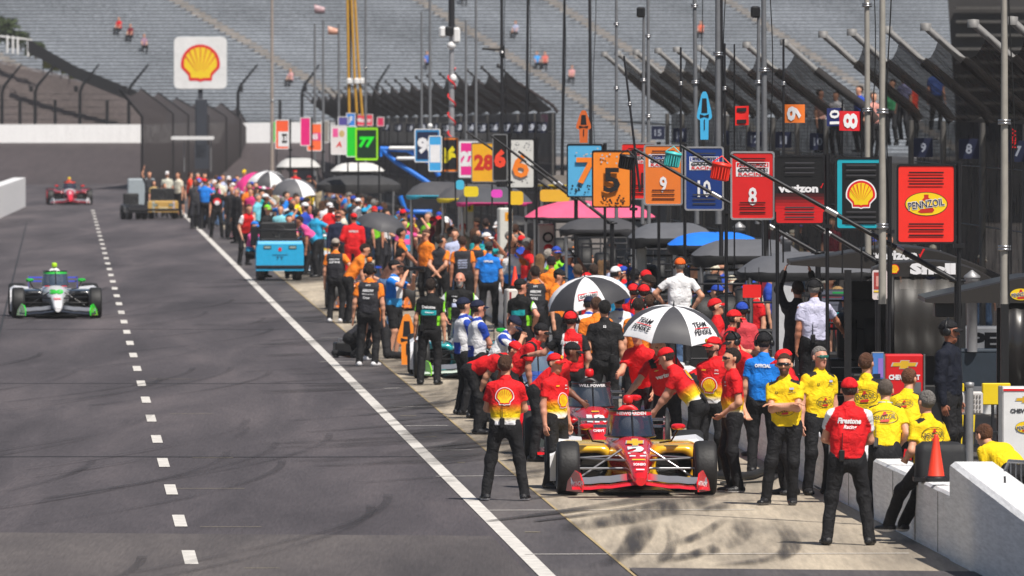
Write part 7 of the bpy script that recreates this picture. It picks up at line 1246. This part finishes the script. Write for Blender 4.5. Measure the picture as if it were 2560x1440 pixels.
def fill(n, box, place, leg=('black', 'jean', 'char')):
    for i in range(n):
        (sn, sc_), (hn_, hk) = combos.pop(); u = q.uniform(box[0], box[1]); v = q.uniform(box[2], box[3]) if len(box) == 4 else box[2](u) + q.uniform(-9, 9)
        C('person in %s shirt with %s %s' % (sn, hn_, place), u, v, q.uniform(0, 360), sc_, legs=q.choice(leg), skin=q.choice(('skin', 'skin', 'skin2', 'skin3')), arms=(q.choice(('hang', 'hips', 'elbow')), q.choice(('hang', 'phone', 'front'))), hgt=q.uniform(1.66, 1.84), group='mixed crowd far up the pit lane', **hk)
fill(26, (770, 940, lambda u: 448 + (u - 770) * .33), 'right of the grey umbrella'); fill(12, (930, 1120, lambda u: 512 + (u - 930) * .2), 'behind the black umbrella'); fill(10, (640, 790, lambda u: 470 + (u - 640) * .25), 'behind the blue tug'); fill(12, (470, 640, lambda u: 438 + (u - 470) * .08), 'in the farthest row'); fill(9, (1120, 1330, lambda u: 560 + (u - 1120) * .16), 'near the orange crew')
fill(16, (660, 860, lambda u: 462 + (u - 660) * .30), 'above the blue tug'); fill(12, (840, 1010, lambda u: 470 + (u - 840) * .28), 'left of the black umbrella'); fill(8, (560, 680, lambda u: 450 + (u - 560) * .2), 'near the pink umbrellas'); fill(9, (1010, 1200, lambda u: 528 + (u - 1010) * .12), 'under the far canopies'); fill(9, (1340, 1420, lambda u: 596 + (u - 1340) * .3), 'left of the wide elbowed man'); fill(8, (1520, 1660, lambda u: 655 + (u - 1520) * .3), 'beyond the lettered umbrella'); fill(6, (1700, 1860, lambda u: 690 + (u - 1700) * .2), 'under the grey canopies')
# -- spectators behind the netting
names = ['white', 'grey', 'red', 'navy', 'teal', 'blue', 'khaki', 'maroon', 'cream', 'black']; pc = dict(white='white', grey='grey', red='red', navy='navy', teal='teal', blue='royal', khaki='khaki', maroon='maroon', cream='cream', black='black'); hd = [('dark hair', dict(hair='dbrown')), ('a pale cap', dict(cap='cream')), ('fair hair', dict(hair='blond')), ('a blue cap', dict(cap='royal'))]; cmb = [(n_, h_) for n_ in names for h_ in hd]; q.shuffle(cmb)
for i in range(30):
    n_, (hn_, hk) = cmb[i]; T = q.uniform(11.2, 13.2) if i % 2 else q.uniform(16.2, 19.5); Y = q.uniform(165, 290) if i % 2 == 0 else q.uniform(172, 215); p = LN(T, Y); person('spectator in %s top with %s %s the near netting' % (n_, hn_, 'in front of' if i % 2 else 'behind'), (p[0], Y, 0), q.uniform(-90, 90), pc[n_], legs=q.choice(('black', 'jean', 'khaki')), group='spectators by the netting', res=.03, **hk)
# -- spectators on the stand
AA, TT = np.meshgrid(np.linspace(0, 1, 400), (np.arange(56) + .75) / 56, indexing='ij'); bl, br, tl, tr = [SG(*x) for x in ((0, 0), (1, 0), (0, 1), (1, 1))]
GP = ((bl[None, None] * (1 - AA)[..., None] + br * AA[..., None]) * (1 - TT)[..., None] + (tl * (1 - AA)[..., None] + tr * AA[..., None]) * TT[..., None]); GU, GV = 1280 + F * GP[..., 0] / GP[..., 1], HY + F * (HC - GP[..., 2]) / GP[..., 1]
for lb, u, v, c in (('red shirted spectator highest of the three left of the fuel sign', 300, 92, 'red'), ('maroon shirted spectator in the middle of the three', 324, 116, 'maroon'), ('pale shirted spectator lowest of the three', 362, 138, (150, 120, 140)), ('spectator in pale top by the orange flags', 726, 226, (216, 160, 160)), ('spectator in blue behind the far netting', 1072, 182, (70, 110, 190)), ('spectator in sky blue near the aisle', 1346, 180, (60, 150, 220)), ('spectator in coral next to the sky blue one', 1362, 186, (214, 110, 100)), ('spectator in lilac halfway up the aisle', 1288, 108, 'lilac'), ('spectator in orange by the right aisle', 1754, 108, (226, 110, 80)), ('spectator in pale pink low on the stand', 1432, 214, (210, 150, 150)), ('spectator in white high by the middle aisle', 1154, 20, (200, 170, 190))):
    k = np.unravel_index(np.argmin((GU - u) ** 2 + (GV - v) ** 2), GU.shape); p = GP[k]; person(lb, (p[0], p[1], p[2] + .12), q.uniform(-40, 40), c, group='spectators on the far stand', res=.05, hgt=1.6, skin='skin', drop=.42, feet=((-.12, -.42), (.12, -.4)), arms=('low', 'low'))
for i, (u, v, c) in enumerate(((2150, 215, 'royal'), (2185, 232, (200, 140, 130)), (2010, 240, (150, 70, 60)), (2050, 225, (160, 120, 110)), (2260, 185, (150, 150, 190)), (2300, 175, (190, 100, 80)), (2340, 165, (60, 90, 160)), (2090, 230, 'white'), (1960, 235, 'maroon'), (2230, 200, (40, 110, 70)), (2280, 205, 'orangered'), (2320, 200, 'cream'))):
    Y = 300 + (i % 4) * 5
    if i % 3 == 2: continue
    person(['spectator in bright blue at the fence gate', 'spectator in salmon at the fence gate', 'spectator in brown red above the netting', 'spectator in dusty pink above the netting', 'spectator in pale violet on the raised terrace', 'spectator in rust on the raised terrace', 'spectator in mid blue on the raised terrace', 'spectator in white above the netting', 'spectator in maroon above the netting, leftmost', 'spectator in dark green on the raised terrace', 'spectator in orange red on the raised terrace', 'spectator in cream on the raised terrace'][i], (PX(u, Y), Y, PZ(v, Y) - 1.75), q.uniform(-60, 60), c, group='spectators on the raised terrace', res=.035)
ter = thing('spectator_terrace', 'dark raised terrace behind the near netting', 'terrace'); b = MB()
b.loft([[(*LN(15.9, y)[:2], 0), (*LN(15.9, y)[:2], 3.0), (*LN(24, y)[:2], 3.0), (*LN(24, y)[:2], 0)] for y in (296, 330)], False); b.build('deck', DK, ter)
b = MB(); b.tube([LN(15.95, 297, 4.0), LN(15.95, 330, 4.0)], .03, 6); b.build('rail', DARKM, ter)
# -- cameras held by the photographers
def held_camera(lb, info, side='L', ln=.24):
    p = info['W']((info['hc'] + info['hf'] * .2 - info['hu'] * .02)); R = info['R']; d = R @ info['hf']; r = thing('photo_camera', lb, 'camera', p, 0, 'cameras held by photographers'); x, y, z = rot_to(d); M = np.stack((x, y, z), 1)
    b = MB(); b.box((0, 0, 0), (.14, .10, .07), M, bev=.015); b.build('body', PLB, r); b = MB(); b.tube([d * .03, d * ln * .6, d * ln * .62, d * ln], (.035, .037, .048, .05), 12); b.build('lens', PLB, r)
held_camera('black camera with long lens held by the blue bib photographer', P_, ln=.34)
